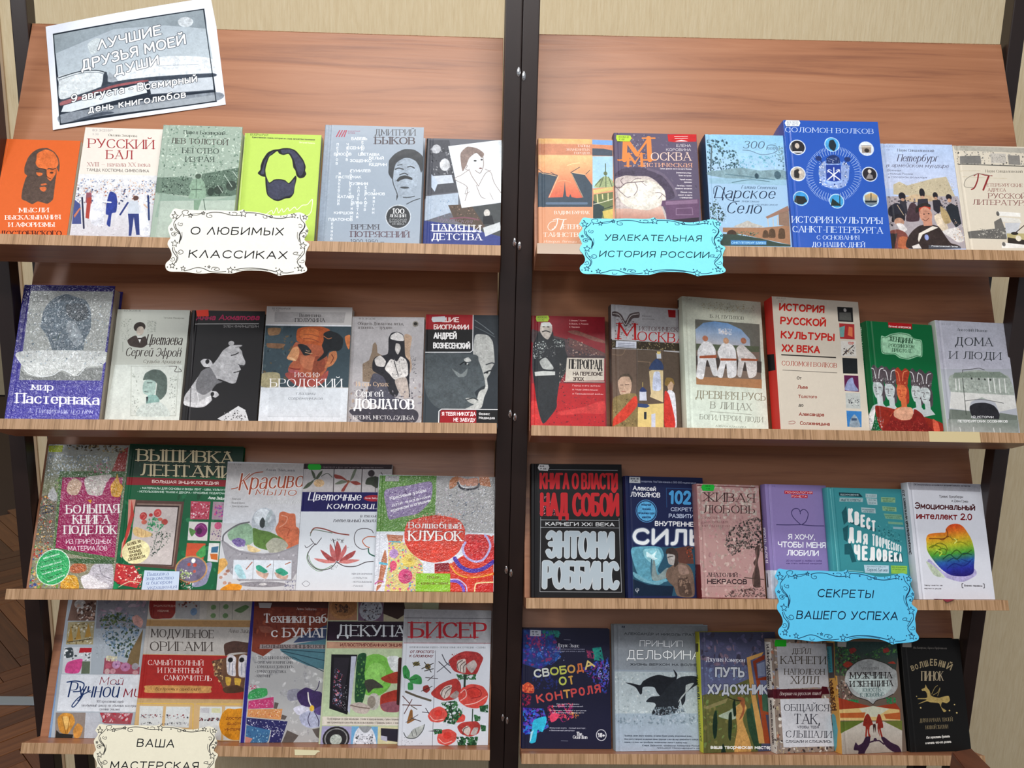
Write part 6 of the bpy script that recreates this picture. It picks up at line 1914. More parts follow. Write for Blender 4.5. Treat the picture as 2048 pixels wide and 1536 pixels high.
BOOKS.append(dict(id='handmade', s='L3', u=0.0221, w=0.1749, h=0.2606, n=[0.014,0.014], t=0.014, k='p', side='7c98c0', label='paperback with hyacinth and buttons,script title on white band,leftmost of bottom left shelf', st=[], art='''B a9b2ba
P 7c98bc -96,103 -13,101 46,2629 6,2630
P 7c6054 87,140 524,131 542,559 45,569
E c8c4c0 229,260,104.0,82.3,0
X 30 83.2 c8a898,503830,e0dcd8 331 119,221 515,213 542,559 252,565
P a89c78 59,589 543,569 570,982 76,991
X 30 62.0 d8d4c8,6c5c38,c8bc98 332 72,609 527,600 559,982 86,991
P b48c44 119,649 201,929 101,951
P b48c44 264,646 339,886 239,908
P b48c44 434,602 519,842 398,865
L 403828 12.3 101,951 545,882
P c8ccd0 53,1042 556,1032 590,1498 80,1507
P b42430 342,1046 557,1042 558,1122 334,1136
P 3c4448 ~ 67,1071 198,1049 239,1188 121,1230
X 26 61.5 d8dcde,4c5458 333 57,1071 561,1142 563,1301 89,1290
P cc4c88 ~ 154,1308 411,1244 383,1482 139,1486
P 64705c 417,1284 560,1281 580,1498 427,1501
P 8c8c94 545,130 1496,110 1515,682 582,700
X 16 166.8 a890a0,7c7c88,b4a4b0 334 569,150 1446,132 1448,480 596,497
X 200 74.7 3c4c44,58707c,8ca0b4,46583c,6c84a0 335 622,537 771,412 1276,443 1401,603 1343,967 1250,1209 998,1174 754,898
X 30 74.7 5c6c44,3c4c30 336 622,537 852,390 1190,424 1089,609 680,658
P c89890 ~ 1219,485 1318,442 1435,541 1408,664 1276,605
P 7c6848 1453,683 1450,1483 1225,1328 1276,1089 1421,764
P 9c5060 818,1217 1476,1364 1482,1492 825,1494
E b88cb0 1043,1328,78.0,75.8,0
E 8c5c88 1043,1328,20.5,20.0,0
E b87ca0 1213,1368,90.4,79.6,0
E 8c4c74 1213,1368,20.5,19.9,0
E 9c98a0 1389,1355,61.7,59.8,0
E b85c70 899,1354,53.3,51.8,0
E c8a8a8 892,1453,49.1,51.7,0
E c8909c 994,1447,53.3,47.7,0
E b88c90 1407,1464,53.4,39.7,0
X 20 61.7 c8bc98,d8d4b8 337 834,1177 1039,1173 1052,1272 847,1276
P dadee4 72,1517 1576,1504 1656,2144 85,2154
L 1c3464 20.3 ~ 194,1652 364,1630 503,1676 469,1794 330,1816
L 1c3464 18.3 ~ 507,1774 503,1891 386,2068 343,2049 445,1912 632,1792
P 8c8078 69,2179 604,2171 637,2621 116,2628
P c88c3c ~ 115,2284 201,2187 365,2203 435,2337 367,2491 315,2549 186,2494
P e0b468 ~ 192,2264 290,2243 350,2377 284,2473
L 8c5c20 10.1 190,2245 302,2530
L 8c5c20 10.1 331,2243 322,2530
P c88c44 ~ 424,2471 488,2355 590,2430 561,2584 464,2604
P 2c2a28 123,2476 192,2532 436,2547 426,2624 126,2628
P b8bcc4 604,2171 846,2167 949,2616 637,2621
P 9c5058 857,2167 1456,2167 1440,2360 952,2348
X 20 81.0 c8a0a8,b03040,d8b8bc 338 868,2176 1436,2167 1415,2322 909,2330
F
T si 8c3040 780,1681 1209,1684 -15,-129 Мой
T si 1c3464 241,1905 1156,1900 -34,-253 Ручной
T si 8c2838 1236,1889 1726,1886 -23,-195 мир
T s 5c5c64 772,1994 1260,1992 -5,-43 100 креативных идей
T s 5c5c64 518,2066 1605,2060 -6,-43 необычный декор из обычных материалов
T s 5c5c64 841,2128 1206,2126 -5,-42 своими руками'''))
BOOKS.append(dict(id='origami', s='L3', u=0.1792, w=0.2078, h=0.2595, n=[0.032,0.016], t=0.016, k='h', side='d4ccc0', label='red and grey hardcover with a large origami owl', st=[], art='''B c8a878
P c0bcb4 -9,52 1988,14 1968,477 -7,487
P 8c2c24 ~ 21,51 528,42 530,246 452,450 314,472 70,456
P a8a8a8 471,83 920,75 942,472 504,459
X 16 52.8 5c2c28,a87c6c 341 514,103 881,96 878,260 533,266
E 6c88a8 826,342,61.0,69.3,0
P b8b4a8 1051,155 1833,141 1865,478 1065,480
E 6c8c5c 1174,255,49.1,45.1,0
E 6c8c5c 1399,241,49.3,45.2,0
E 6c8c5c 1184,407,49.0,44.9,0
E 6c8c5c 1405,404,49.2,44.9,0
L 8c8c84 8.2 1279,171 1300,477
L 8c8c84 10.3 1520,156 1536,477
P 5c7c4c ~ 1560,309 1657,246 1756,204 1822,244 1688,348
P b08858 -44,508 2031,490 2001,608 -32,608
P b9b4ae -21,614 2042,604 2048,1112 -1,1105
P a82c28 -6,1115 2089,1122 2118,1874 3,1866
P a83c34 1,1846 2097,1864 2089,1884 4,1871
P c89458 ~ 125,1652 689,1644 1260,1654 1275,1703 1262,1771 704,1778 140,1774 114,1710
P 503830 ~ 1437,919 1614,856 1862,883 2066,871 2087,1092 1942,1073 1756,1055 1554,1078 1477,1118
P 6c4c38 ~ 1295,1319 1244,1220 1402,1179 1481,1158 1678,1096 2046,1092 2092,1589 1742,1749 1541,1750 1444,1594 1352,1476
X 60 60.6 503830,7c5c40,c8a878 342 1265,1220 1441,1159 1436,1515 1311,1477
X 20 48.5 d8b878 343 1232,1201 1356,1516 1543,1769 1621,1749 1327,1239
P d0ccd0 ~ 1501,1158 1577,1097 1674,1156 1679,1315 1695,1474 1549,1435
P d0ccd0 ~ 1725,1156 1801,1095 1908,1154 1918,1472 1756,1473
L 8c90a0 14.2 1570,1237 1570,1435
L 8c90a0 14.2 1623,1256 1636,1454
L 8c90a0 14.2 1785,1255 1805,1453
L 8c90a0 14.3 1845,1234 1874,1432
E 1c1a1c 1576,1193,44.7,43.9,0
E 1c1a1c 1779,1191,44.8,44.0,0
P c8a040 ~ 1515,1495 1618,1514 1610,1632 1549,1632
P c8a040 ~ 1679,1513 1802,1532 1775,1670 1712,1651
P 503828 ~ 1495,1691 1731,1631 1902,1728 1744,1768 1543,1769
P c0a070 -5,1875 2099,1884 2094,1942 3,1943
L d8b040 11.8 15,1962 993,1963 1030,2390
L d8b040 11.9 1053,1963 1965,1962
P ccd0d0 59,2000 473,2004 484,2353 82,2344
P ccd0d0 522,2008 948,2010 958,2371 534,2362
P ccd0d0 1117,2005 1507,2007 1545,2580 1147,2561
P ccd0d0 1566,2003 2110,2011 2123,2580 1585,2580
X 20 47.0 3c3c40,7c2c34,5c5c64 344 96,2144 943,2141 932,2218 103,2201
X 20 39.1 3c3c40,9c9ca4 345 113,2277 958,2275 944,2333 117,2315
X 20 43.7 3c3c40,6c3438 346 1128,2198 1506,2197 1492,2255 1134,2256
P b8b8bc 1130,2034 1289,2033 1289,2120 1134,2111
P c8c8a0 1329,2033 1490,2038 1488,2120 1333,2111
P c88420 ~ 1520,2139 1610,2042 1732,2051 1871,2041 2085,2176 2127,2408 1941,2561 1723,2571 1553,2466 1488,2312
P c8b080 111,2580 2146,2609 2149,2638 117,2628
F
T nb c8a898 87,263 502,262 -4,-36 ЭНЦИКЛОПЕДИЯ
T nb c8a898 178,353 381,354 -4,-36 ИЗДАНИЕ
T s 4c4440 112,806 1242,811 -15,-144 МОДУЛЬНОЕ
T s 4c4440 121,1044 1236,1041 -18,-159 ОРИГАМИ
T si 5c5450 1487,707 2010,710 -6,-69 Анна Зайцева
T s f0dcd4 115,1295 1101,1297 -9,-86 САМЫЙ ПОЛНЫЙ
T s f0dcd4 306,1430 1096,1433 -10,-90 И ПОНЯТНЫЙ
T s f0dcd4 430,1558 1280,1565 -9,-90 САМОУЧИТЕЛЬ
T si 5c3420 302,1734 1098,1733 -6,-54 Все приемы в одной книге!
T nb 6c3418 1599,2226 1990,2230 -4,-42 ДОСТУПНО
T nb 6c3418 1638,2322 1959,2327 -3,-42 БЫСТРО
T nb 6c3418 1598,2418 2048,2423 -4,-42 ИНТЕРЕСНО'''))
BOOKS.append(dict(id='paperwork', s='L3', u=0.3701, w=0.1743, h=0.2522, n=[0.033,0.014], t=0.014, k='p', side='c8c0b4', label='blue and rust craft paperback with a violet pansy and folded patterned papers', st=[[[115,78],[362,79],[342,174],[142,171]]], art='''B a8a8a8
P 2c287c -17,-24 49,-25 89,2574 25,2574
X 50 186.3 b0b0b0,a0a0a2,bcbcbc 351 58,981 1473,969 1460,2584 98,2574
P 7c3828 39,-25 1515,-51 1441,539 840,677 550,829 287,1034 73,944
X 40 113.3 8c4430,6c2c20,984c34 352 72,125 1374,142 875,640 300,979 88,907
P 54302c 39,-25 1515,-51 1511,159 55,144
P 8c5040 ~ 163,499 391,515 436,607 229,610
P 3c4868 916,677 1435,445 1455,727 811,789
P 4c7480 553,866 1454,708 1496,1284 1109,1194 836,1085 597,940
L 28404c 13.2 594,903 1473,969
L 28404c 13.2 616,939 1484,1118
L 28404c 13.2 833,1048 1421,1303
P 8c8080 211,823 1500,816 1496,895 209,906
X 20 37.0 b83c5c,e0dcdc 353 109,1527 201,1526 228,1616 99,1617
P 3c9454 ~ 95,1671 208,1598 393,1598 421,1706 315,1760 95,1778
X 20 25.8 8cc49c 354 104,1671 395,1616 406,1742 112,1760
P b43c6c 99,1814 536,1742 552,1931 102,1948
X 40 23.9 e0c8d0,d87098 355 108,1814 528,1760 542,1922 111,1939
P c88c58 103,1957 712,1949 700,2136 495,2118 96,2081
X 70 23.9 e8d8c4,b0543c 356 113,1966 703,1958 698,2118 123,2072
P 2c2c5c 89,2099 822,2163 719,2579 517,2568 549,2313 270,2277 99,2205
X 110 27.5 dcdce4,e8e8ee 357 100,2117 813,2163 718,2561 533,2542 531,2313 174,2223
P 3c6890 101,2223 531,2313 510,2489 426,2577 224,2566 104,2452
X 40 40.2 88b0c8,34507c 358 102,2241 514,2331 479,2559 126,2487
P b87c70 101,2417 232,2452 169,2557 105,2557
P 5c5450 562,1832 638,1850 610,1949 553,1940
P 5c5450 711,2047 806,2074 774,2136 699,2127
P 5c5450 826,2314 1037,2404 921,2562 736,2561
P 5c5450 1271,2299 1492,2264 1433,2477 1355,2424
P 8c8c98 ~ 787,1633 934,1597 1070,1651 1005,1778 840,1814 779,1760
P 40305c ~ 959,1669 1102,1578 1257,1633 1392,1669 1464,1886 1319,1958 1204,1922 1051,1886 968,1778
P c8c8d8 ~ 906,1940 1051,1886 1207,1958 1178,2066 990,2048
P a8acc4 ~ 1028,2066 1208,1976 1361,2012 1483,2139 1416,2246 1232,2281 1077,2209
P 5c4c84 ~ 1282,1958 1464,1886 1476,2049 1345,2048
L 2c2440 11.2 ~ 1211,2012 1183,2138 1229,2245
L 2c2440 11.3 ~ 1284,1994 1370,2138 1379,2246
L e8e4d8 22.6 ~ 1147,1669 1177,1814 1241,1922
E d8b040 1239,1940,41.3,54.2,0
L 3c3454 15.2 ~ 1339,1468 1310,1596 1222,1669
F
T s d8d4d4 820,199 1185,199 -3,-42 Анна Зайцева
T sb e4e0e0 236,433 1742,422 -13,-157 Техники работы
T sb e4e0e0 397,691 1799,686 -13,-164 с БУМАГОЙ
T sb 3c3434 255,887 1658,878 -5,-55 БОЛЬШАЯ ЭНЦИКЛОПЕДИЯ
T s 3c3c40 160,1081 816,1080 -4,-44 • ТРАДИЦИИ ИЗ БУМАГИ
T s 3c3c40 164,1163 823,1163 -4,-44 • ОРИГАМИ И КИРИГАМИ
T s 3c3c40 166,1242 849,1241 -4,-44 • БУМАЖНАЯ ЖИВОПИСЬ
T s 3c3c40 168,1323 724,1324 -4,-44 • БУМАГОПЛАСТИКА
T s 3c3c40 171,1400 459,1402 -3,-44 • КВИЛЛИНГ
P b0acac 115,78 362,79 342,174 142,171'''))
BOOKS.append(dict(id='decoupage', s='L3', u=0.5126, w=0.2066, h=0.257, n=[0.034,0.015], t=0.015, k='p', side='d0ccc4', label='purple and sage craft paperback with a green plate and seashells', st=[], art='''B b4bc9c
P a87858 4,-7 526,-17 544,409 7,417
E b88454 279,196,250.8,198.1,0
E 9c6c44 286,158,231.7,179.5,0
X 20 65.4 3c2c20,5c4030 361 101,123 409,118 400,270 169,273
P 70586c 545,-17 1022,-26 1039,420 564,418
E a4a8b0 792,207,217.8,211.9,0
X 30 42.7 4c3434,3c3c48 362 619,77 969,70 989,412 641,417
P b0a88c 1013,-26 1750,-39 1771,410 1039,420
P 3c2824 1027,50 1399,44 1450,272 1299,379 1021,279
P 2c1c2c 8,435 1870,414 1847,768 14,780
P b48c74 16,798 1848,792 1834,899 20,913
P b0c09c 16,927 1835,918 1852,2094 32,2086
P 1c1a20 118,1022 594,1023 480,2068 148,1962
P 2c2830 169,1073 454,1080 365,1979 190,1890
X 50 49.2 a83c50,6c7090,8c8ca8,c88890 363 201,1256 357,1328 362,1943 188,1872
X 20 22.7 c8ccd0 364 390,1528 450,1582 442,2015 381,1943
P b4b8c8 481,1052 576,1051 521,2068 479,1997
E 74b44c 932,1379,345.0,374.0,0
E 8cc864 951,1379,191.5,219.5,0
P 244c30 ~ 604,1032 756,1012 740,1362 792,1581 734,1871 600,1835 587,1363
P 44443c ~ 748,1490 898,1453 1056,1543 1098,1598 927,1617 836,1690
X 30 57.3 5c8c48,244c30 365 587,1069 740,1068 767,1798 616,1799
P d0d4d4 ~ 1144,1064 1336,1044 1420,1173 1389,1321 1233,1285
P 9c3c2c ~ 1050,1433 1199,1359 1370,1321 1399,1505 1247,1524 1110,1488
P a4382c ~ 1068,1743 1216,1670 1388,1651 1425,1977 1160,2014 1069,1924
P 8c5460 ~ 1077,1888 1398,1833 1407,2014 1160,2014
L 3c2420 69.6 1387,1099 1396,1869
E b8b4ac 941,1843,117.8,148.0,0
E 8c8478 903,1852,75.9,108.3,0
P b0a49c ~ 510,1907 695,1853 890,1942 821,2050 632,2032
L 6c5c54 15.1 ~ 529,1907 701,1943 872,1960
P d0c8bc 33,2101 1853,2122 1840,2257 39,2246
P 9c98b8 40,2264 572,2268 577,2627 30,2625
P 6ca0c8 572,2268 1046,2274 1055,2629 577,2627
P c8c49c 1046,2274 1670,2283 1669,2640 1055,2629
E 2c2a2c 306,2476,242.2,207.8,0
E 8c8c8c 306,2476,208.6,176.2,0
E 2c2a2c 306,2476,186.2,158.6,0
E a8b0a8 304,2494,107.9,91.7,0
X 20 26.0 5c6c64,d8dcd8 366 228,2423 377,2423 387,2564 238,2564
P d0d4dc ~ 633,2618 636,2389 722,2273 892,2274 984,2389 1026,2620
P 8c9094 ~ 704,2273 929,2274 860,2371 785,2371
X 30 33.7 2c3034,5c6068 367 656,2406 956,2407 986,2584 649,2583
P 2c2834 1101,2301 1519,2319 1531,2551 1112,2496
P a8a8bc 1108,2425 1223,2443 1228,2532 1112,2496
F
T sb d8dce0/1c1420 189,694 1746,688 -12,-196 ДЕКУПАЖ
T nb 6c2c2c 269,879 1793,872 -4,-56 ИЛЛЮСТРИРОВАННАЯ ЭНЦИКЛОПЕДИЯ
T s 4c4440 125,2154 1702,2167 -2,-32 Популярные и оригинальные стили и направления, существующие в декупаже
T s 4c4440 129,2214 1705,2230 -2,-32 инструменты и способы их использования • Примеры работ с пошаговыми фото'''))
BOOKS.append(dict(id='beads', s='L3', u=0.6561, w=0.164, h=0.2382, n=[0.036,0.02], t=0.014, k='h', side='dcdad6', label='white hardcover with large red serif title and beaded red roses,rightmost of bottom left shelf', st=[], art='''B ccd0d8
P a8a8ac -0,10 1635,-4 1642,597 1,605
X 20 122.2 b0b0b2,a4a4a8 371 28,163 1618,140 1631,577 31,595
L 4c4850 8.1 -3,154 1639,144
L 8c3c40 8.1 7,605 1644,593
L 6c6c74 8.2 606,735 622,2434
P a83838 ~ 859,918 998,800 1160,740 1387,757 1504,854 1457,991 1380,1147 1175,1148 968,1091
P c8bcb4 ~ 1023,916 1165,876 1190,993 1174,1129 1029,1072
P b8aca8 ~ 1190,993 1330,894 1395,991 1297,1128
L 3c2c2c 10.2 ~ 1049,1071 1025,975 1124,896
L 3c2c2c 10.2 ~ 1091,1100 1087,994 1167,925
L 3c2c2c 10.2 ~ 1153,1119 1139,1022 1198,954
X 20 41.0 c04848,882428 372 915,781 1450,776 1474,874 920,898
P b03c38 ~ 558,1477 694,1343 853,1265 1014,1226 1099,1322 1106,1494 987,1590 786,1610 622,1553
P c8bcb4 ~ 720,1477 816,1362 937,1342 903,1514 805,1581
P 9c8c88 ~ 904,1533 1022,1437 1085,1495 1007,1581
L 3c2c2c 10.1 ~ 742,1534 778,1419 897,1361
L 3c2c2c 10.1 ~ 804,1562 840,1457 939,1380
P cc4c44 ~ 1066,1514 1142,1379 1303,1321 1509,1359 1616,1493 1580,1646 1440,1742 1236,1723 1090,1628
E c83c34 1349,1475,114.5,88.1,0
L e8c0b8 14.2 ~ 1105,1475 1184,1418 1209,1532 1110,1609
L e8c0b8 14.2 ~ 1194,1685 1396,1647 1597,1531
L 8c2428 12.2 ~ 1225,1417 1346,1379 1471,1436 1474,1532 1312,1570
P cc5048 ~ 516,1874 591,1761 730,1714 875,1799 860,1931 722,1987 581,1968
E c83c34 705,1827,72.4,56.6,0
L e8c0b8 12.0 ~ 556,1874 640,1950 799,1931
P cc5048 ~ 980,1912 1077,1818 1201,1875 1184,1969 1043,1988
E c83c34 1100,1894,40.4,34.0,0
P a83c38 ~ 1066,2063 1164,1988 1406,1969 1490,2045 1454,2177 1294,2232 1131,2176
P c0b4ac ~ 1149,2120 1247,2045 1310,2101 1273,2214
P b4a8a4 ~ 1313,2195 1370,2082 1451,2083 1414,2195
L 3c2c2c 10.1 ~ 1172,2195 1189,2101 1268,2063
P cc5048 ~ 703,2249 748,2137 907,2100 1050,2176 1035,2306 898,2380 737,2342
E c83c34 887,2212,76.2,59.7,0
L e8c0b8 12.0 ~ 734,2268 837,2343 975,2306
X 90 80.7 244c30,3c6c44,1c3c28,4c7c54 373 747,1648 1029,1609 1159,1837 1004,2025 802,1987 876,1837
X 30 73.5 244c30,3c6c44 374 1011,1149 1380,1147 1383,1244 1056,1245
L 2c3c30 36.8 1175,1167 1172,1360
X 30 81.6 244c30,3c6c44 375 1459,1704 1622,1684 1626,1818 1482,1799
X 20 73.1 244c30,3c6c44 376 1362,1856 1484,1856 1488,1970 1386,1969
X 30 69.0 244c30,3c6c44 377 1489,2026 1592,2045 1594,2140 1513,2139
X 60 80.4 244c30,3c6c44,1c3c28 378 1053,2232 1456,2233 1421,2420 1100,2418
X 20 71.9 244c30,3c6c44 379 627,2100 787,2100 790,2175 651,2193
L 2c3c30 18.3 1339,1761 1336,1969
L 2c3c30 18.2 918,1628 983,2007
P 3c8c4c ~ 14,1040 72,1001 148,1116 144,1231 43,1212
P 3c8c4c ~ 144,1231 261,1153 365,1210 370,1325 188,1307
P 3c8c4c ~ 128,1307 208,1307 224,1421 134,1421
L 1c4c28 10.0 ~ 61,1174 145,1250 285,1230
E 6c6440 262,971,64.7,38.6,0
L 34302c 10.1 191,952 334,999
L 34302c 10.1 214,1019 310,922
E 6c5c3c 477,1017,52.7,50.2,0
L 34302c 14.2 367,1057 576,959
L 34302c 14.2 412,941 542,1113
L 34302c 14.2 420,1095 580,1055
L 4c4448 12.1 445,1210 669,1228
L 4c4448 12.1 488,1267 585,1180
P 8c3430 ~ 412,1363 492,1344 536,1420 478,1477 406,1439
L 34302c 10.0 376,1449 573,1363
L 5c5448 36.0 ~ 96,1459 300,1535 554,1610
L 4c4c54 16.3 ~ 732,802 809,937 883,995
L 4c4c54 16.3 676,929 908,1130
L 4c4c54 12.2 653,1113 880,937
L 5c3c38 14.0 40,1535 177,1667
L 5c3c38 15.9 48,1686 388,1695
L 5c3c38 14.0 213,1592 86,1837
L 5c5448 14.0 208,1705 311,1762
P 8c6038 ~ 192,1780 232,1780 249,1912 300,1931 144,2005
L 4c4448 13.9 219,1912 391,1968
L 4c4448 9.9 123,1987 336,1856
P a8aca8 ~ 194,2192 268,2099 405,2043 463,2024 410,2155 295,2248 157,2247
L 4c5050 13.8 ~ 93,2163 157,2247 315,2248 429,2136 463,2024
L 4c5050 7.9 230,2136 265,2229
L 4c5050 7.9 298,2099 333,2211
L 3c3438 12.0 413,1809 534,1818
L 3c3438 12.0 470,1743 535,1837
X 14 17.8 5c6068 380 47,2042 436,2285 421,2396 66,2394
P 3c3c40 528,2137 687,2118 689,2146
F
T sb b42430 127,506 1566,495 -13,-275 БИСЕР
T sb 74787c 113,691 1540,683 -1,-27 ОРИГИНАЛЬНЫЕ ИДЕИ • ПОШАГОВЫЕ ИНСТРУКЦИИ • СХЕМЫ
T nbi 6c3438 132,784 578,780 -2,-47 ОТ ПРОСТОГО
T nbi 6c3438 125,856 561,856 -2,-46 К СЛОЖНОМУ'''))  # grey top behind the title is ledge shade painted onto the white cover
BOOKS.append(dict(id='svoboda', s='R3', u=0.0018, w=0.1661, h=0.2129, n=[0.02,0.02], t=0.02, k='h', side='c8c4bc', label='dark navy hardcover with bursts of coloured powder and slanted multicoloured title', st=[[[148,31],[353,39],[348,145],[143,144]]], art='''B 23233a
M 202448
P 2a3a78 -10,24 567,37 734,531 328,744 -5,642
X 90 93.0 3c3c9c,4c2c74,2c5cac,7c3468,2c4c8c 401 9,42 567,54 771,495 438,743 14,641
X 20 93.2 1f6c64,287c74 402 362,38 754,35 660,214 437,180
X 60 55.8 7c2c64,a83c6c,4c3c8c 403 65,112 437,91 437,322 122,307
X 40 25.9 c8d0ec,8c9cd8 404 141,359 772,283 808,583 253,569
X 30 73.6 2c3470,28306c 405 181,815 696,776 659,1089 219,1091
P c85438 ~ -1,1041 108,971 219,1040 219,1160 73,1161 -1,1127
X 20 47.7 e8784c,a82c34 406 -2,1007 218,988 219,1160 -1,1145
X 20 73.1 7c2038,a0284c 407 -0,1179 183,1195 147,1384 2,1402
X 100 91.1 2c2c9c,4c50c0,2c7cc8,6c3ca0 408 20,1419 403,1434 513,1756 259,1875 24,1894
P 34b8d8 ~ 222,1639 440,1570 458,1672 386,1841 295,1808 260,2010 151,2027 186,1808
P a8d8e8 168,1842 223,1808 169,1994 142,2027
X 50 73.1 a82c58,d8485c,8c2464 409 476,1382 951,1328 986,1584 731,1687 494,1637
X 16 43.8 e8a058,c87840 410 841,1482 1097,1498 1023,1618 877,1567
P e04868 ~ 513,1569 585,1501 695,1534 640,1637 549,1671
X 60 93.1 1f7c74,2c9080 411 1329,350 1497,330 1549,577 1364,578
X 120 74.0 4c44ac,2c3c8c,3c5cc0,782c78 412 1140,703 1625,488 1647,874 1577,1186 1249,876
X 50 37.1 a8b0e8,6c78d0 413 1400,666 1651,629 1636,943 1434,875
X 30 55.8 7c2c5c,a03c58 414 1217,386 1366,420 1364,543 1234,527
E dcdce0 1479,1890,98.3,101.1,0
E 23233a 1479,1890,83.7,87.7,0
L 8c90a0 7.4 791,204 912,208
L 8c90a0 7.2 730,1991 857,1994
F
T s d8d8e0 669,337 1078,343 2,-64 Джулс Эванс
T nb a0a0b4 558,382 1184,383 0,-21 автор международного бестселлера
T nb a0a0b4 586,423 1189,421 0,-21 «Философия для жизни и других»
T nB c8ccc4 227,898 527,861 -21,-152 СВ
T nB b8bc58 534,857 853,817 -21,-152 ОБ
T nB c89850 859,813 1010,798 -15,-153 О
T nB c86c40 1029,791 1169,769 -24,-152 Д
T nB d8c078 1191,751 1385,687 -52,-145 А
T nB b8c058 693,1027 843,1019 -8,-158 О
T nB c89848 891,1016 979,1002 -27,-156 Т
T nB c8504c 283,1346 422,1322 -29,-152 К
T nB c8504c 457,1316 596,1293 -29,-152 О
T nB c8504c 630,1287 770,1263 -28,-152 Н
T nB d09c50 785,1258 917,1244 -18,-154 Т
T nB c84c4c 930,1239 1048,1220 -27,-153 Р
T nB c84c4c 1077,1215 1195,1195 -27,-153 О
T nB c84c4c 1224,1190 1342,1171 -27,-153 Л
T nB c84c4c 1371,1166 1489,1146 -26,-153 Я
T nb dcdce4 649,1364 1070,1365 0,-24 Как выйти за рамки
T nb dcdce4 585,1402 1143,1404 0,-24 внутренних ограничений
T nb dcdce4 522,1476 1203,1477 0,-24 от древних мистерий и ритуалов
T nb dcdce4 567,1515 1160,1515 0,-24 до виртуальной реальности
T nb c8c8d4 513,1781 1194,1783 0,-24 «Безумная книга – полный восторг,
T nb c8c8d4 513,1824 985,1826 0,-24 и бесконечный репортаж»
T sb e8e8ec 1012,1902 1121,1905 3,-67 The
T sb e8e8ec 948,1953 1220,1955 1,-57 Guardian
T nB e8e8ec 1411,1929 1547,1931 3,-78 18+
P b8bcc8 148,31 353,39 348,145 143,144
T nb 24283c 176,76 288,78 1,-28 88
T nb 24283c 186,125 307,128 1,-28 Э 14'''))
BOOKS.append(dict(id='dolphin', s='R3', u=0.1733, w=0.1828, h=0.2222, n=[0.04,0.026], t=0.026, k='h', side='d0ccc8', label='grey hardcover with two leaping dark dolphins', st=[], art='''B 94a0ac
M 98a4a8
G 787c80 8c949c 642,-3 620,805 -75,-9 1906,9 1867,841 -70,804
P b0bcc0 -15,838 1866,859 1830,1618 -29,1606
X 260 55.7 a8b4b8,bcc8cc,98a8ac,c8d0d0 421 3,856 1808,876 1774,1618 -11,1606
G 9cacb8 a8b4c4 599,1576 580,2263 -28,1572 1832,1584 1799,2286 -14,2265
X 80 73.5 8c9ca8,b0bcc8,7c8c98 422 -10,1589 1775,1601 1766,1788 -13,1757
P 23262c ~ 204,1037 352,1054 482,1081 540,1012 672,943 842,900 1067,944 1161,927 1128,805 1200,892 1177,1014 1254,979 983,1186 868,1271 796,1202 742,1116 537,1115 516,1218 478,1243 388,1115
P 2a2e34 ~ 586,1372 681,1287 850,1271 946,1185 1062,1065 1255,945 1483,919 1652,963 1667,1050 1532,1101 1358,1222 1334,1359 1274,1444 1240,1341 1157,1563 857,1612 691,1577 770,1441 734,1390
P b0b8b8 ~ 1516,1049 1363,1084 1340,1204 1242,1307 1201,1392 1358,1222
X 80 48.3 7c8c98,a8b4bc,5c6870 423 713,1475 1274,1444 1344,1581 672,1610
F
T n 3c4448 -272,2060 -325,593 -209,41 ПРИНЦИП ДЕЛЬФИНА ЖИЗНЬ ВЕРХОМ НА ВОЛНЕ
T nb 3c4044 194,184 1896,209 2,-46 АЛЕКСАНДР И НИКОЛЬ ГРАТОВСКИ
T n e0e4e8/6c7074 490,395 1323,402 4,-116 ПРИНЦИП
T n e8ecee/6c7074 231,622 1666,631 5,-167 ДЕЛЬФИНА
T nb 30343a 294,735 1595,748 2,-45 ЖИЗНЬ ВЕРХОМ НА ВОЛНЕ
T nbi 3c4450 156,1968 1430,1988 1,-27 Писатель увлек этого человека, он затем будет искать продолжения жизни
T nbi 3c4450 155,2026 1698,2050 1,-27 Эта книга говорит на важные темы: природа и все мы мир прекрасного солнца и ветра
T nbi 3c4450 154,2079 1342,2098 1,-27 океана, и о том, как приобщить человечество знания к живому миру
T nbi 3c4450 491,2138 1693,2159 1,-27 Клара Дейкинсон, профессор Антверпена Российского
T nbi 3c4450 766,2182 1691,2201 1,-27 президент Международного совета
T nb 1c2030 149,56 215,59 3,-35 88'''))
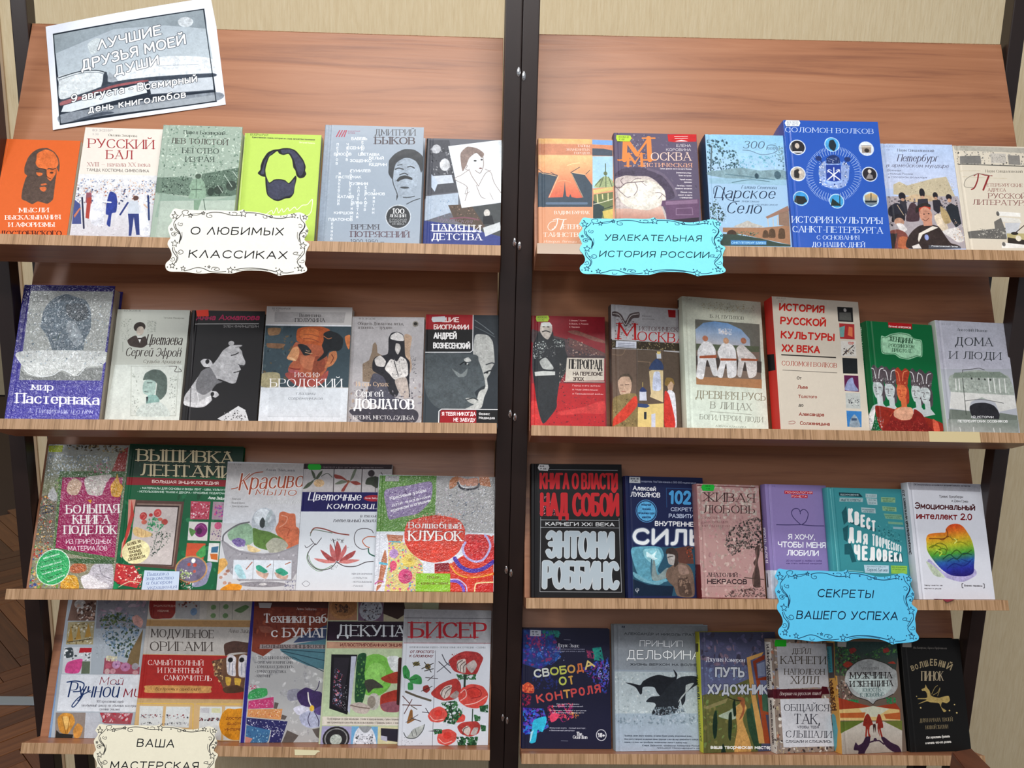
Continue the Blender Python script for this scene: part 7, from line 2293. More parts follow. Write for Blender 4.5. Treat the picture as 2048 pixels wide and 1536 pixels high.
BOOKS.append(dict(id='path', s='R3', u=0.3323, w=0.155, h=0.2105, n=[0.051,0.026], t=0.02, k='h', side='cc4', label='painted landscape hardcover with a yellow-green spine,cypresses and an open window', st=[], art='''B 44465c
M b8bc3c
P 8c8828 -284,-1 -2,-21 -22,184 -284,223
P 403c20 -240,219 -37,202 -52,355 -233,372
G 3c3c50 5c6080 580,-3 534,858 -1,-25 1550,9 1473,1139 -5,1114
X 30 170.4 4c4c68,585470,3c3848,6c5c6c 431 8,-4 1315,17 1120,630 18,618
X 20 93.9 7080a0,5c6484 432 19,585 930,594 914,863 26,851
P 5c5c34 14,1114 335,1054 992,830 1127,1133 1065,2114 -13,2107
X 70 111.7 5c6434,747040,4c5c30,6c7c48 433 31,1147 988,897 1075,1953 6,2084
P 807850 23,1327 517,1172 475,1254 95,1361
P 98a490 ~ 313,1480 543,1386 737,1291 803,1457 571,1550
P b88c50 ~ 657,1356 815,1243 884,1360 797,1555 924,1949 914,2110 597,2101 676,1699
P 8c5434 ~ 706,1159 856,1195 822,1458 722,1554 808,1359
P 2c4430 ~ 882,1393 1034,1396 1150,1955 1029,2081 901,1705
P 1c3024 ~ 221,1461 281,1381 288,1609 259,1819 210,1866 191,1688
P 1c2c20 ~ 520,1468 579,1420 574,1664 533,1906 491,1824
P 1c2c20 ~ 605,1289 657,1191 671,1454 622,1486
P 34503c ~ 964,1296 1118,1265 1161,1792 1039,1626
P b88c50 938,459 1292,360 1249,428 1012,510 1086,1165 1225,1973 1093,1970 978,1064
P 7c3420 1059,528 1308,411 1303,496 1124,562 1146,832 1321,801 1317,868 1105,865
P 8c4024 1105,865 1182,866 1320,1976 1206,1973
P 788098 1143,579 1301,530 1303,784 1158,799
P 3c5c48 1204,1117 1340,1103 1335,1468 1205,1400
P 8c4428 1167,1399 1356,1436 1353,1485 1182,1465
L 2c2c1c 17.0 ~ 518,1156 666,1208 778,1226
P 1c2c24 ~ 337,2109 382,1950 429,2112
F
T nb 2c3c20 -51,1187 -195,420 -127,24 ПУТЬ ХУДОЖНИКА
T n 4c5428 -51,1918 -105,1228 -75,17 ДЖУЛИЯ КЭМЕРОН
T s e0e0e8 112,519 895,543 5,-74 Джулия Кэмерон
T nB b8bcc4/30343c 281,804 878,815 10,-183 ПУТЬ
T nB b8bcc4/30343c 117,1100 1483,1130 10,-181 ХУДОЖНИКА
T nb ececec 133,2037 1569,2083 4,-70 ваша творческая мастерская'''))
BOOKS.append(dict(id='carnegie', s='R3', u=0.4658, w=0.1356, h=0.1991, n=[0.053,0.026], t=0.022, k='h', side='d0c8bc', label='hardcover with pale text panels over a busy floral pattern and a green sticker', st=[[[110,9],[338,16],[329,126],[289,131],[92,128],[92,65]]], art='''B 8c7c70
M c8c4bc
X 300 86.6 6c5448,c8bcb0,3c3434,a87058,d8d4cc,8c8c9c,b0a080 441 -15,-29 1346,24 1320,2058 -50,2007
P 8c7c6c -227,-28 7,-30 15,46 -219,57
P 4c1c28 -216,911 -1,891 15,1028 -200,1059
P b8b6b8 126,65 1176,91 1169,864 126,885
P 4c1420 -20,882 1005,903 1029,853 1129,864 1178,990 1017,995 991,1061 -12,1046
P cacace 133,1058 1151,1065 1195,1907 141,1886
F
T nb 343034 -103,871 -116,472 -74,13 ОБЩАЙСЯ ТАК
T nb 343034 -50,748 -46,93 -80,12 ДЕЙЛ КАРНЕГИ
T nb 343034 -64,1845 -62,1080 -59,13 ОБЩАЙСЯ ТАК ЧТОБЫ ТЕБЯ СЛЫШАЛИ
T s 3c3020 438,260 838,267 8,-91 ДЕЙЛ
T s 3c3020 188,437 1144,458 11,-134 КАРНЕГИ
T s 3c3020 253,627 1098,644 8,-100 НАПОЛЕОН
T s 3c3020 378,790 963,807 12,-133 ХИЛЛ
T si e8dcd0 128,992 986,1003 4,-63 Впервые на русском языке!
T s 3c3c44 196,1264 1131,1294 10,-118 ОБЩАЙСЯ
T s 3c3c44 384,1490 932,1514 17,-171 ТАК,
T nb 4c4c54 445,1573 896,1587 4,-45 ЧТОБЫ ТЕБЯ
T s 3c3c44 201,1719 1149,1758 10,-116 СЛЫШАЛИ
T nb 3c3c44 194,1812 1141,1845 4,-48 СЛУШАЛИ И СЛУШАЛИСЬ
P 22b020 110,9 338,16 329,126 289,131 92,128 92,65'''))
BOOKS.append(dict(id='couple', s='R3', u=0.5863, w=0.1343, h=0.1984, n=[0.056,0.03], t=0.026, k='h', side='d0c8bc', label='hardcover with an orange spine,ornate title shield and two figures walking a road', st=[[[65,22],[258,32],[240,122],[57,112]]], art='''B 6c5c50
M c89448
P 4c4444 -353,59 -21,48 -61,669 -323,717
P 3f8c98 -335,141 -86,111 -105,577 -339,621
P 5ca0a8 -264,1355 -188,1311 -123,1348 -85,1578 -151,1871 -220,1979 -283,1929 -294,1694
G 2c4440 4c4c44 473,33 423,539 -2,13 1425,41 1236,649 -48,628
X 160 65.6 3c6c3c,2c4c34,5c8c48,3c2c24 451 0,95 325,147 598,346 294,472 144,631 -23,564
X 80 66.6 3c6c3c,2c4c34,5c8c48 452 607,264 1263,56 1344,223 875,333
X 60 65.0 6c4c48,8c8478,3c3030,c8a898 453 -48,628 154,728 369,1084 173,1127 -61,979
X 30 57.4 3c6c3c,2c8c54 454 181,1048 411,1053 403,1132 210,1144
X 30 58.8 3c6c3c,2c8c54 455 997,1034 1214,1022 1200,1151 1023,1147
P 903430 ~ 304,163 405,131 458,181 335,245
P 903430 ~ 1031,170 1134,138 1167,205 1044,236
P a03c2c ~ 142,438 245,374 357,424 234,488
P a03c2c ~ 1103,418 1226,387 1280,437
P a8aaa8 ~ 230,536 376,425 519,361 718,331 929,383 1082,434 1211,518 1284,585 1274,845 1161,973 997,1034 796,1077 712,1140 602,1073 377,1004 270,922 186,793 157,696
L 2c2420 11.6 ~ 230,536 376,425 519,361 718,331 929,383 1082,434 1211,518
L 2c2420 11.5 ~ 189,761 270,922 377,1004 602,1073 712,1140 796,1077 997,1034 1161,973
P b8c4c0 ~ 278,634 999,645 1132,875 800,1046 532,1008 314,859
P 9c3c24 -7,1012 480,1134 707,1187 1202,1135 1287,1250 1255,1361 -8,1233
P d8b878 -7,1217 590,1192 823,1198 1268,1249 1266,1441 -15,1406
P c8c8b0 415,1212 709,1171 1054,1228 766,1364 535,1358
P b86030 -3,1280 543,1279 495,1372 -1,1359
P b86030 926,1320 1282,1298 1267,1425 957,1401
P 5c6c2c -7,1422 509,1420 12,1625 -16,1624
P 6c7434 893,1447 1305,1442 1285,1617 1097,1548
G c8c0b4 988c80 624,1423 565,2001 488,1435 913,1447 1285,1617 1236,2041 -24,2011 -6,1625
P 8c2c20 ~ 516,1357 579,1303 623,1344 676,1488 636,1503 603,1533 584,1627 605,1706 559,1689 552,1563 519,1703 492,1687 517,1531 463,1498
P 8c2c20 ~ 735,1474 799,1325 847,1334 888,1494 881,1557 831,1571 863,1730 826,1713 793,1570 797,1712 764,1569 774,1475
P 3c2420 ~ 675,1496 733,1498 715,1631 700,1536 678,1646
P 342034 ~ 500,1703 595,1706 563,1830 476,1936 432,1996 318,1992 324,1930 231,1912 281,1789 333,1838 433,1794
P 342034 ~ 824,1729 884,1715 1028,1814 1176,1882 1222,1993 1049,1972 905,1873
L 342034 23.0 566,1799 685,1771 781,1774 870,1840
E 342034 696,1756,34.6,31.4,0
F
T n 1c4c54 -149,550 -190,145 -63,12 ПРО ОТНОШЕНИЯ
T nB 5c3414 -181,1262 -237,723 -103,24 И ЖЕНЩИНА
T nB 5c3414 -68,1244 -137,710 -113,27 МУЖЧИНА
T s 5c5c5c 512,524 903,530 4,-42 АЛЛАН ПИЗ
T sb 241c1c 264,682 1173,689 9,-109 МУЖЧИНА
T sb 241c1c 256,826 1177,831 8,-99 И ЖЕНЩИНА
T s 3c5c5c 521,919 901,919 4,-64 ЮНОСТЬ
T s 3c5c5c 454,1006 970,1004 4,-64 К ЛЮБОВЬЮ
P a8a49c 65,22 258,32 240,122 57,112'''))
BOOKS.append(dict(id='kick', s='R3', u=0.7238, w=0.1221, h=0.2009, n=[0.034,0.022], t=0.022, k='h', side='b8b0a4', label='black hardcover with a gold winged unicorn,rightmost of the bottom right shelf', st=[[[40,69],[223,78],[214,157],[27,152]]], art='''B 1b1a19
M 161514
P d0d0d0 -368,1977 -179,1955 -185,1988 -374,2010
L 34322f 11.2 7,111 -43,2029
P b0985c ~ 339,909 407,885 429,828 454,885 495,934 530,1032 666,1065 742,1050 875,1034 893,1116 822,1164 731,1147 702,1227 797,1293 766,1317 730,1308 686,1211 654,1162 489,1145 416,1128 244,1175 284,1151 420,1096 245,1086 256,1070 424,1063 433,982 401,942 345,941
L b0985c 9.3 ~ 534,999 612,886 673,846
L b0985c 9.3 ~ 560,1016 659,968 715,887
L b0985c 9.3 651,1033 719,903
E d0b878 223,1037,11.1,9.8,0
E d0b878 283,1240,16.6,14.5,0
E d0b878 978,1190,15.0,13.0,0
E d0b878 862,1294,16.8,14.6,0
E d0b878 1007,1335,18.7,14.6,0
F
T s 6c6454 -249,1341 -255,485 -114,24 ВОЛШЕБНЫЙ ПИНОК
T nb d0d0d0 -233,1854 -254,1455 -77,20 Джен Синсеро
T si 9c948c 243,181 940,191 5,-37 Яна Быстрова, Лариса Парфентьева
T nb 9c8c6c 178,587 245,567 -27,-92 В
T nb 9c8c6c 261,563 326,543 -26,-91 О
T nb 9c8c6c 345,538 430,519 -22,-110 Л
T nb 9c8c6c 451,514 535,495 -21,-109 Ш
T nb 9c8c6c 554,492 622,494 18,-128 Е
T nb 9c8c6c 639,494 706,496 18,-126 Б
T nb 9c8c6c 722,503 781,516 49,-120 Н
T nb 9c8c6c 796,520 854,533 47,-117 Ы
T nb 9c8c6c 881,547 975,580 65,-116 Й
T s a8987c 347,757 805,760 19,-164 ПИНОК
T s 8c7c5c 236,1495 905,1479 4,-64 ДЛЯ НАЧАЛА ТВОЕЙ
T s 8c7c5c 342,1616 796,1606 4,-64 НОВОЙ ЖИЗНИ
T nbi d8d4cc 332,1783 814,1766 2,-47 Как перестать бухтеть
T nbi d8d4cc 303,1877 830,1861 3,-47 и начать что-то делать
P 8c8880 40,69 223,78 214,157 27,152'''))
FLAT.append(dict(id='sign1', s='L0', n=0.0612, u=0.3007, v=0.05, w=0.2214, h=0.1099, out=[[46,39],[85,14],[177,28],[328,31],[517,33],[705,25],[894,30],[1020,29],[1095,20],[1138,0],[1185,32],[1273,34],[1401,48],[1529,75],[1657,92],[1782,82],[1907,51],[2019,28],[2097,53],[2161,97],[2154,148],[2125,183],[2148,251],[2185,332],[2166,414],[2133,490],[2214,560],[2193,631],[2170,712],[2174,806],[2168,900],[2207,966],[2195,1020],[2104,1055],[1981,1072],[1857,1084],[1784,1099],[1732,1073],[1580,1029],[1356,1021],[1208,1033],[1112,1065],[1039,1080],[866,1078],[742,1074],[620,1090],[496,1087],[371,1072],[247,1069],[124,1069],[60,1044],[29,985],[37,925],[90,864],[105,790],[76,710],[26,631],[27,564],[55,509],[20,415],[0,334],[49,244],[52,196],[5,143],[26,87]], art='''B e9e6da
L 1c1c1e 8.8 ~ 185,111 153,159 97,222 85,291 125,372 180,424 219,491 199,600
L 1c1c1e 11.2 ~ 109,277 128,344 185,411 208,478 196,573
L 1c1c1e 6.2 ~ 223,410 231,491 218,545
L 1c1c1e 6.2 ~ 177,275 213,260 211,301 174,300 146,276 162,248
L 1c1c1e 7.5 ~ 182,438 117,412 69,427 79,468 123,473 139,446 107,433
L 1c1c1e 9.9 ~ 107,669 120,736 170,802 193,841 175,908 149,949
L 1c1c1e 6.2 ~ 124,655 149,722 195,801 207,854 183,922
L 1c1c1e 7.4 ~ 163,735 217,774 266,766 274,732 235,706 200,734 227,753
L 1c1c1e 6.2 ~ 92,884 124,896 159,875 143,836 107,850 122,870
L 1c1c1e 8.9 ~ 2035,69 2052,144 2108,211 2124,265 2091,335 2057,390 2050,472 2088,566
L 1c1c1e 11.4 ~ 2121,224 2107,293 2061,363 2046,418 2066,512
L 1c1c1e 6.3 ~ 2017,364 2017,445 2054,526
L 1c1c1e 6.3 ~ 2021,241 2046,226 2079,253 2063,287 2030,275
L 1c1c1e 7.5 ~ 2070,390 2119,368 2152,401 2137,449 2098,437 2116,416
L 1c1c1e 10.0 ~ 2144,646 2142,713 2097,781 2046,850 2068,903 2109,955
L 1c1c1e 6.3 ~ 2122,687 2071,769 2038,823
L 1c1c1e 7.5 ~ 2095,755 2032,743 1975,731 1992,703 2042,702 2031,729
L 1c1c1e 6.2 ~ 2078,862 2116,875 2153,861 2138,827 2108,842
L 1c1c1e 7.5 ~ 272,95 286,53 241,41 193,62 210,110 275,129 336,107 496,82
L 1c1c1e 6.3 ~ 338,134 425,118 497,89 546,74
L 1c1c1e 10.0 ~ 572,87 671,63 809,67 964,104 1102,100 1126,79
L 1c1c1e 7.5 ~ 585,86 576,128 616,154 659,139 650,112 619,113
L 1c1c1e 6.3 ~ 973,62 1010,54 1049,74 1027,109 976,97
L 1c1c1e 10.1 ~ 1212,56 1338,59 1467,84 1596,128 1736,138 1911,106
L 1c1c1e 6.3 ~ 1734,111 1743,69 1793,61 1833,81 1810,116 1771,103
L 1c1c1e 6.3 ~ 1456,104 1471,138 1521,137 1506,103
L 1c1c1e 9.8 ~ 332,1051 404,1029 511,993 611,1004 714,1048 839,1059 961,1043
L 1c1c1e 7.4 ~ 736,1015 757,981 832,986 860,1018 812,1033 779,1014 809,1000
L 1c1c1e 6.2 ~ 515,1033 519,1066 568,1065 584,1045
L 1c1c1e 11.1 ~ 1083,1020 1204,990 1377,979 1552,995 1729,1031
L 1c1c1e 6.2 ~ 1121,1032 1256,1009 1416,996 1604,1014
L 1c1c1e 8.7 ~ 1830,1048 1917,1046 2002,1024
L 1c1c1e 5.0 ~ 1419,1032 1480,1024 1606,1047
L 1c1c1e 7.5 87,83 103,121 138,127 111,151 120,189 89,167 58,184 66,147 38,119 73,119 87,83
L 1c1c1e 7.4 129,542 144,581 183,588 154,612 163,652 131,628 99,647 108,607 78,578 116,579 129,542
L 1c1c1e 7.6 1151,8 1166,50 1206,56 1175,82 1184,125 1150,100 1115,119 1125,77 1095,47 1135,47 1151,8
L 1c1c1e 7.5 325,86 335,114 361,118 341,134 347,163 326,145 303,158 309,132 290,112 315,111 325,86
L 1c1c1e 7.5 521,48 529,70 550,74 535,86 539,109 522,96 504,106 508,84 493,68 514,69 521,48
L 1c1c1e 7.6 1935,38 1946,69 1975,74 1953,93 1959,124 1933,106 1908,120 1916,90 1894,67 1923,67 1935,38
L 1c1c1e 7.6 2114,61 2125,92 2154,97 2131,116 2137,147 2112,128 2087,143 2095,112 2073,90 2102,90 2114,61
L 1c1c1e 7.5 2117,530 2131,571 2171,577 2140,602 2148,645 2115,621 2080,639 2091,598 2061,568 2101,568 2117,530
L 1c1c1e 7.5 1780,978 1794,1016 1832,1023 1802,1046 1810,1086 1779,1063 1747,1081 1756,1042 1728,1014 1765,1014 1780,978
L 1c1c1e 7.4 1028,968 1041,1003 1075,1008 1048,1030 1056,1067 1027,1045 998,1062 1006,1027 980,1001 1014,1000 1028,968
L 1c1c1e 7.4 303,969 314,997 340,1002 320,1019 327,1048 304,1030 281,1044 286,1016 266,995 293,996 303,969
L 1c1c1e 7.4 132,921 144,953 174,958 152,978 159,1010 132,991 106,1006 113,974 90,952 120,951 132,921
L 1c1c1e 7.5 2099,915 2112,951 2146,956 2118,978 2126,1015 2097,993 2067,1010 2076,975 2050,949 2085,948 2099,915
L 1c1c1e 7.5 56,342 61,358 78,361 65,370 69,388 56,377 43,385 46,370 35,358 50,357 56,342
L 1c1c1e 7.6 2162,315 2166,331 2183,334 2170,343 2174,361 2160,351 2147,358 2151,343 2140,331 2155,330 2162,315
L 1c1c1e 7.4 695,952 701,968 717,970 704,980 708,997 695,986 682,993 685,979 674,967 689,967 695,952
L 1c1c1e 7.6 1583,87 1590,105 1607,109 1593,120 1597,138 1582,127 1568,136 1572,118 1559,104 1576,104 1583,87
E 1c1c1e 75,72,10.0,11.0,0
E 1c1c1e 220,137,8.8,9.6,0
E 1c1c1e 929,66,11.3,9.6,0
E 1c1c1e 1341,90,12.6,11.0,0
E 1c1c1e 2000,120,10.1,11.0,0
E 1c1c1e 205,1017,11.1,10.6,0
E 1c1c1e 61,994,8.6,9.3,0
E 1c1c1e 639,972,9.9,9.3,0
E 1c1c1e 1091,974,9.9,9.3,0
E 1c1c1e 1725,972,9.9,9.3,0
E 1c1c1e 2017,964,8.7,9.3,0
E 1c1c1e 2162,1001,10.0,10.7,0
E 1c1c1e 108,447,11.2,10.9,0
E 1c1c1e 2120,427,11.3,10.9,0
F
T h 1c1c1e 354,447 1796,427 -12,-133 О ЛЮБИМЫХ
T h 1c1c1e 365,834 1881,820 -12,-134 КЛАССИКАХ'''))
FLAT.append(dict(id='sign2', s='R0', n=0.0612, u=0.0669, v=0.047, w=0.2341, h=0.0996, out=[[59,45],[101,23],[197,35],[357,36],[558,36],[757,27],[958,29],[1091,28],[1171,19],[1217,0],[1265,28],[1359,29],[1494,41],[1629,64],[1764,79],[1898,68],[2030,39],[2150,17],[2232,39],[2298,78],[2290,125],[2258,157],[2281,218],[2318,292],[2295,367],[2258,436],[2341,498],[2318,563],[2291,637],[2293,723],[2283,809],[2324,868],[2309,917],[2211,950],[2080,966],[1948,978],[1870,993],[1816,970],[1655,931],[1417,926],[1260,938],[1157,969],[1079,983],[895,982],[763,980],[633,996],[502,993],[370,982],[239,979],[108,981],[41,959],[10,905],[20,851],[78,794],[96,727],[69,655],[17,583],[21,522],[52,472],[18,387],[0,314],[55,232],[59,188],[11,140],[36,90]], art='''B 82def4
L 123040 9.3 ~ 204,109 168,154 106,211 92,274 131,347 188,394 227,454 202,553
L 123040 11.9 ~ 117,261 136,322 194,382 216,442 200,529
L 123040 6.6 ~ 234,380 240,454 224,503
L 123040 6.6 ~ 190,258 229,245 225,282 185,281 157,259 175,234
L 123040 7.9 ~ 189,406 121,384 70,398 80,434 126,439 144,414 110,403
L 123040 10.5 ~ 102,617 114,678 165,737 188,773 167,834 138,871
L 123040 6.6 ~ 121,604 146,665 192,736 202,785 175,846
L 123040 7.9 ~ 160,676 216,711 268,704 278,673 237,650 199,675 227,693
L 123040 6.6 ~ 80,812 114,824 152,804 135,768 97,782 112,799
L 123040 9.4 ~ 2165,54 2182,122 2239,182 2255,232 2218,295 2180,346 2171,420 2208,505
L 123040 12.1 ~ 2253,194 2236,257 2186,321 2168,371 2186,456
L 123040 6.7 ~ 2139,322 2136,396 2173,469
L 123040 6.7 ~ 2147,210 2173,197 2207,221 2189,252 2155,241
L 123040 8.0 ~ 2194,345 2246,325 2281,355 2263,399 2223,387 2242,368
L 123040 10.6 ~ 2265,577 2262,638 2212,701 2155,764 2178,812 2220,859
L 123040 6.6 ~ 2241,614 2185,690 2147,739
L 123040 8.0 ~ 2210,677 2143,666 2083,656 2102,631 2155,629 2143,654
L 123040 6.6 ~ 2189,775 2229,786 2268,772 2254,742 2221,756
L 123040 8.0 ~ 296,94 312,56 265,45 213,65 230,108 298,125 363,104 534,80
L 123040 6.6 ~ 365,129 457,114 535,86 587,72
L 123040 10.6 ~ 615,84 720,62 867,63 1029,96 1176,91 1201,72
L 123040 8.0 ~ 628,83 618,121 659,145 705,131 696,106 663,107
L 123040 6.7 ~ 1040,58 1080,51 1121,68 1096,100 1042,89
L 123040 10.7 ~ 1294,50 1428,52 1563,73 1699,112 1847,120 2033,89
L 123040 6.7 ~ 1846,95 1857,57 1910,49 1951,67 1926,99 1885,88
L 123040 6.7 ~ 1551,92 1566,123 1619,121 1604,90
L 123040 10.5 ~ 329,962 406,942 521,908 627,917 735,957 867,965 998,949
L 123040 7.9 ~ 759,926 783,895 862,899 891,928 839,941 805,924 837,911
L 123040 6.5 ~ 524,945 527,975 579,973 597,955
L 123040 11.8 ~ 1128,927 1258,899 1441,888 1627,900 1814,931
L 123040 6.6 ~ 1168,938 1311,916 1482,902 1681,917
L 123040 9.2 ~ 1920,946 2012,944 2104,923
L 123040 5.3 ~ 1484,935 1549,927 1683,947
L 123040 8.0 101,85 116,119 153,124 123,146 132,181 99,161 66,177 76,143 48,118 85,118 101,85
L 123040 7.9 130,501 145,536 185,543 154,564 163,601 129,580 95,597 105,561 75,535 115,535 130,501
L 123040 8.0 1230,7 1245,45 1287,50 1254,74 1262,113 1227,91 1189,108 1201,70 1170,43 1213,43 1230,7
L 123040 8.0 352,86 362,110 389,115 368,129 374,155 351,139 327,151 334,127 314,109 341,109 352,86
L 123040 8.0 561,49 569,69 591,72 575,84 579,105 561,93 541,102 547,82 531,68 553,68 561,49
L 123040 8.1 2061,27 2072,56 2103,60 2078,77 2084,105 2057,88 2030,102 2039,74 2016,54 2047,54 2061,27
L 123040 8.1 2250,46 2261,75 2292,79 2267,96 2272,124 2246,107 2219,121 2228,93 2205,73 2236,73 2250,46
L 123040 8.0 2240,472 2254,510 2296,515 2262,538 2269,577 2235,555 2197,572 2210,534 2179,507 2222,507 2240,472
L 123040 7.9 1869,883 1883,917 1923,923 1891,945 1898,981 1865,960 1831,977 1842,941 1813,916 1852,916 1869,883
L 123040 7.9 1070,880 1083,913 1119,916 1090,937 1098,970 1068,951 1036,966 1045,934 1019,911 1055,910 1070,880
L 123040 7.9 301,888 312,913 340,917 318,934 324,960 300,944 275,957 282,931 261,912 290,913 301,888
L 123040 7.9 121,846 133,875 165,879 140,898 146,927 119,909 91,923 99,894 75,874 108,873 121,846
L 123040 7.9 2210,823 2222,855 2258,859 2229,879 2236,913 2206,893 2173,909 2184,877 2157,854 2194,852 2210,823
L 123040 7.9 59,320 64,335 82,337 68,346 72,362 58,353 44,359 48,345 36,335 52,334 59,320
L 123040 8.0 2293,276 2298,291 2316,293 2301,302 2305,318 2291,309 2276,315 2281,302 2270,291 2286,290 2293,276
L 123040 7.9 718,869 723,883 740,885 727,894 730,910 717,900 703,907 707,893 696,883 711,882 718,869
L 123040 8.0 1686,75 1693,91 1711,94 1696,105 1700,121 1684,111 1669,119 1673,103 1660,91 1678,90 1686,75
E 123040 88,76,10.6,10.0,0
E 123040 239,133,9.3,8.7,0
E 123040 993,62,12.0,8.7,0
E 123040 1429,79,13.4,10.0,0
E 123040 2128,101,10.7,10.0,0
E 123040 195,932,11.8,9.7,0
E 123040 43,913,9.2,8.5,0
E 123040 658,888,10.5,8.5,0
E 123040 1138,886,10.5,8.5,0
E 123040 1811,878,10.6,8.5,0
E 123040 2121,868,9.3,8.5,0
E 123040 2275,900,10.6,9.7,0
E 123040 111,415,11.9,9.8,0
E 123040 2246,378,12.0,9.9,0
F
T h 12303c 407,411 1963,405 4,-107 УВЛЕКАТЕЛЬНАЯ
T h 12303c 317,690 2067,684 4,-109 ИСТОРИЯ РОССИИ'''))
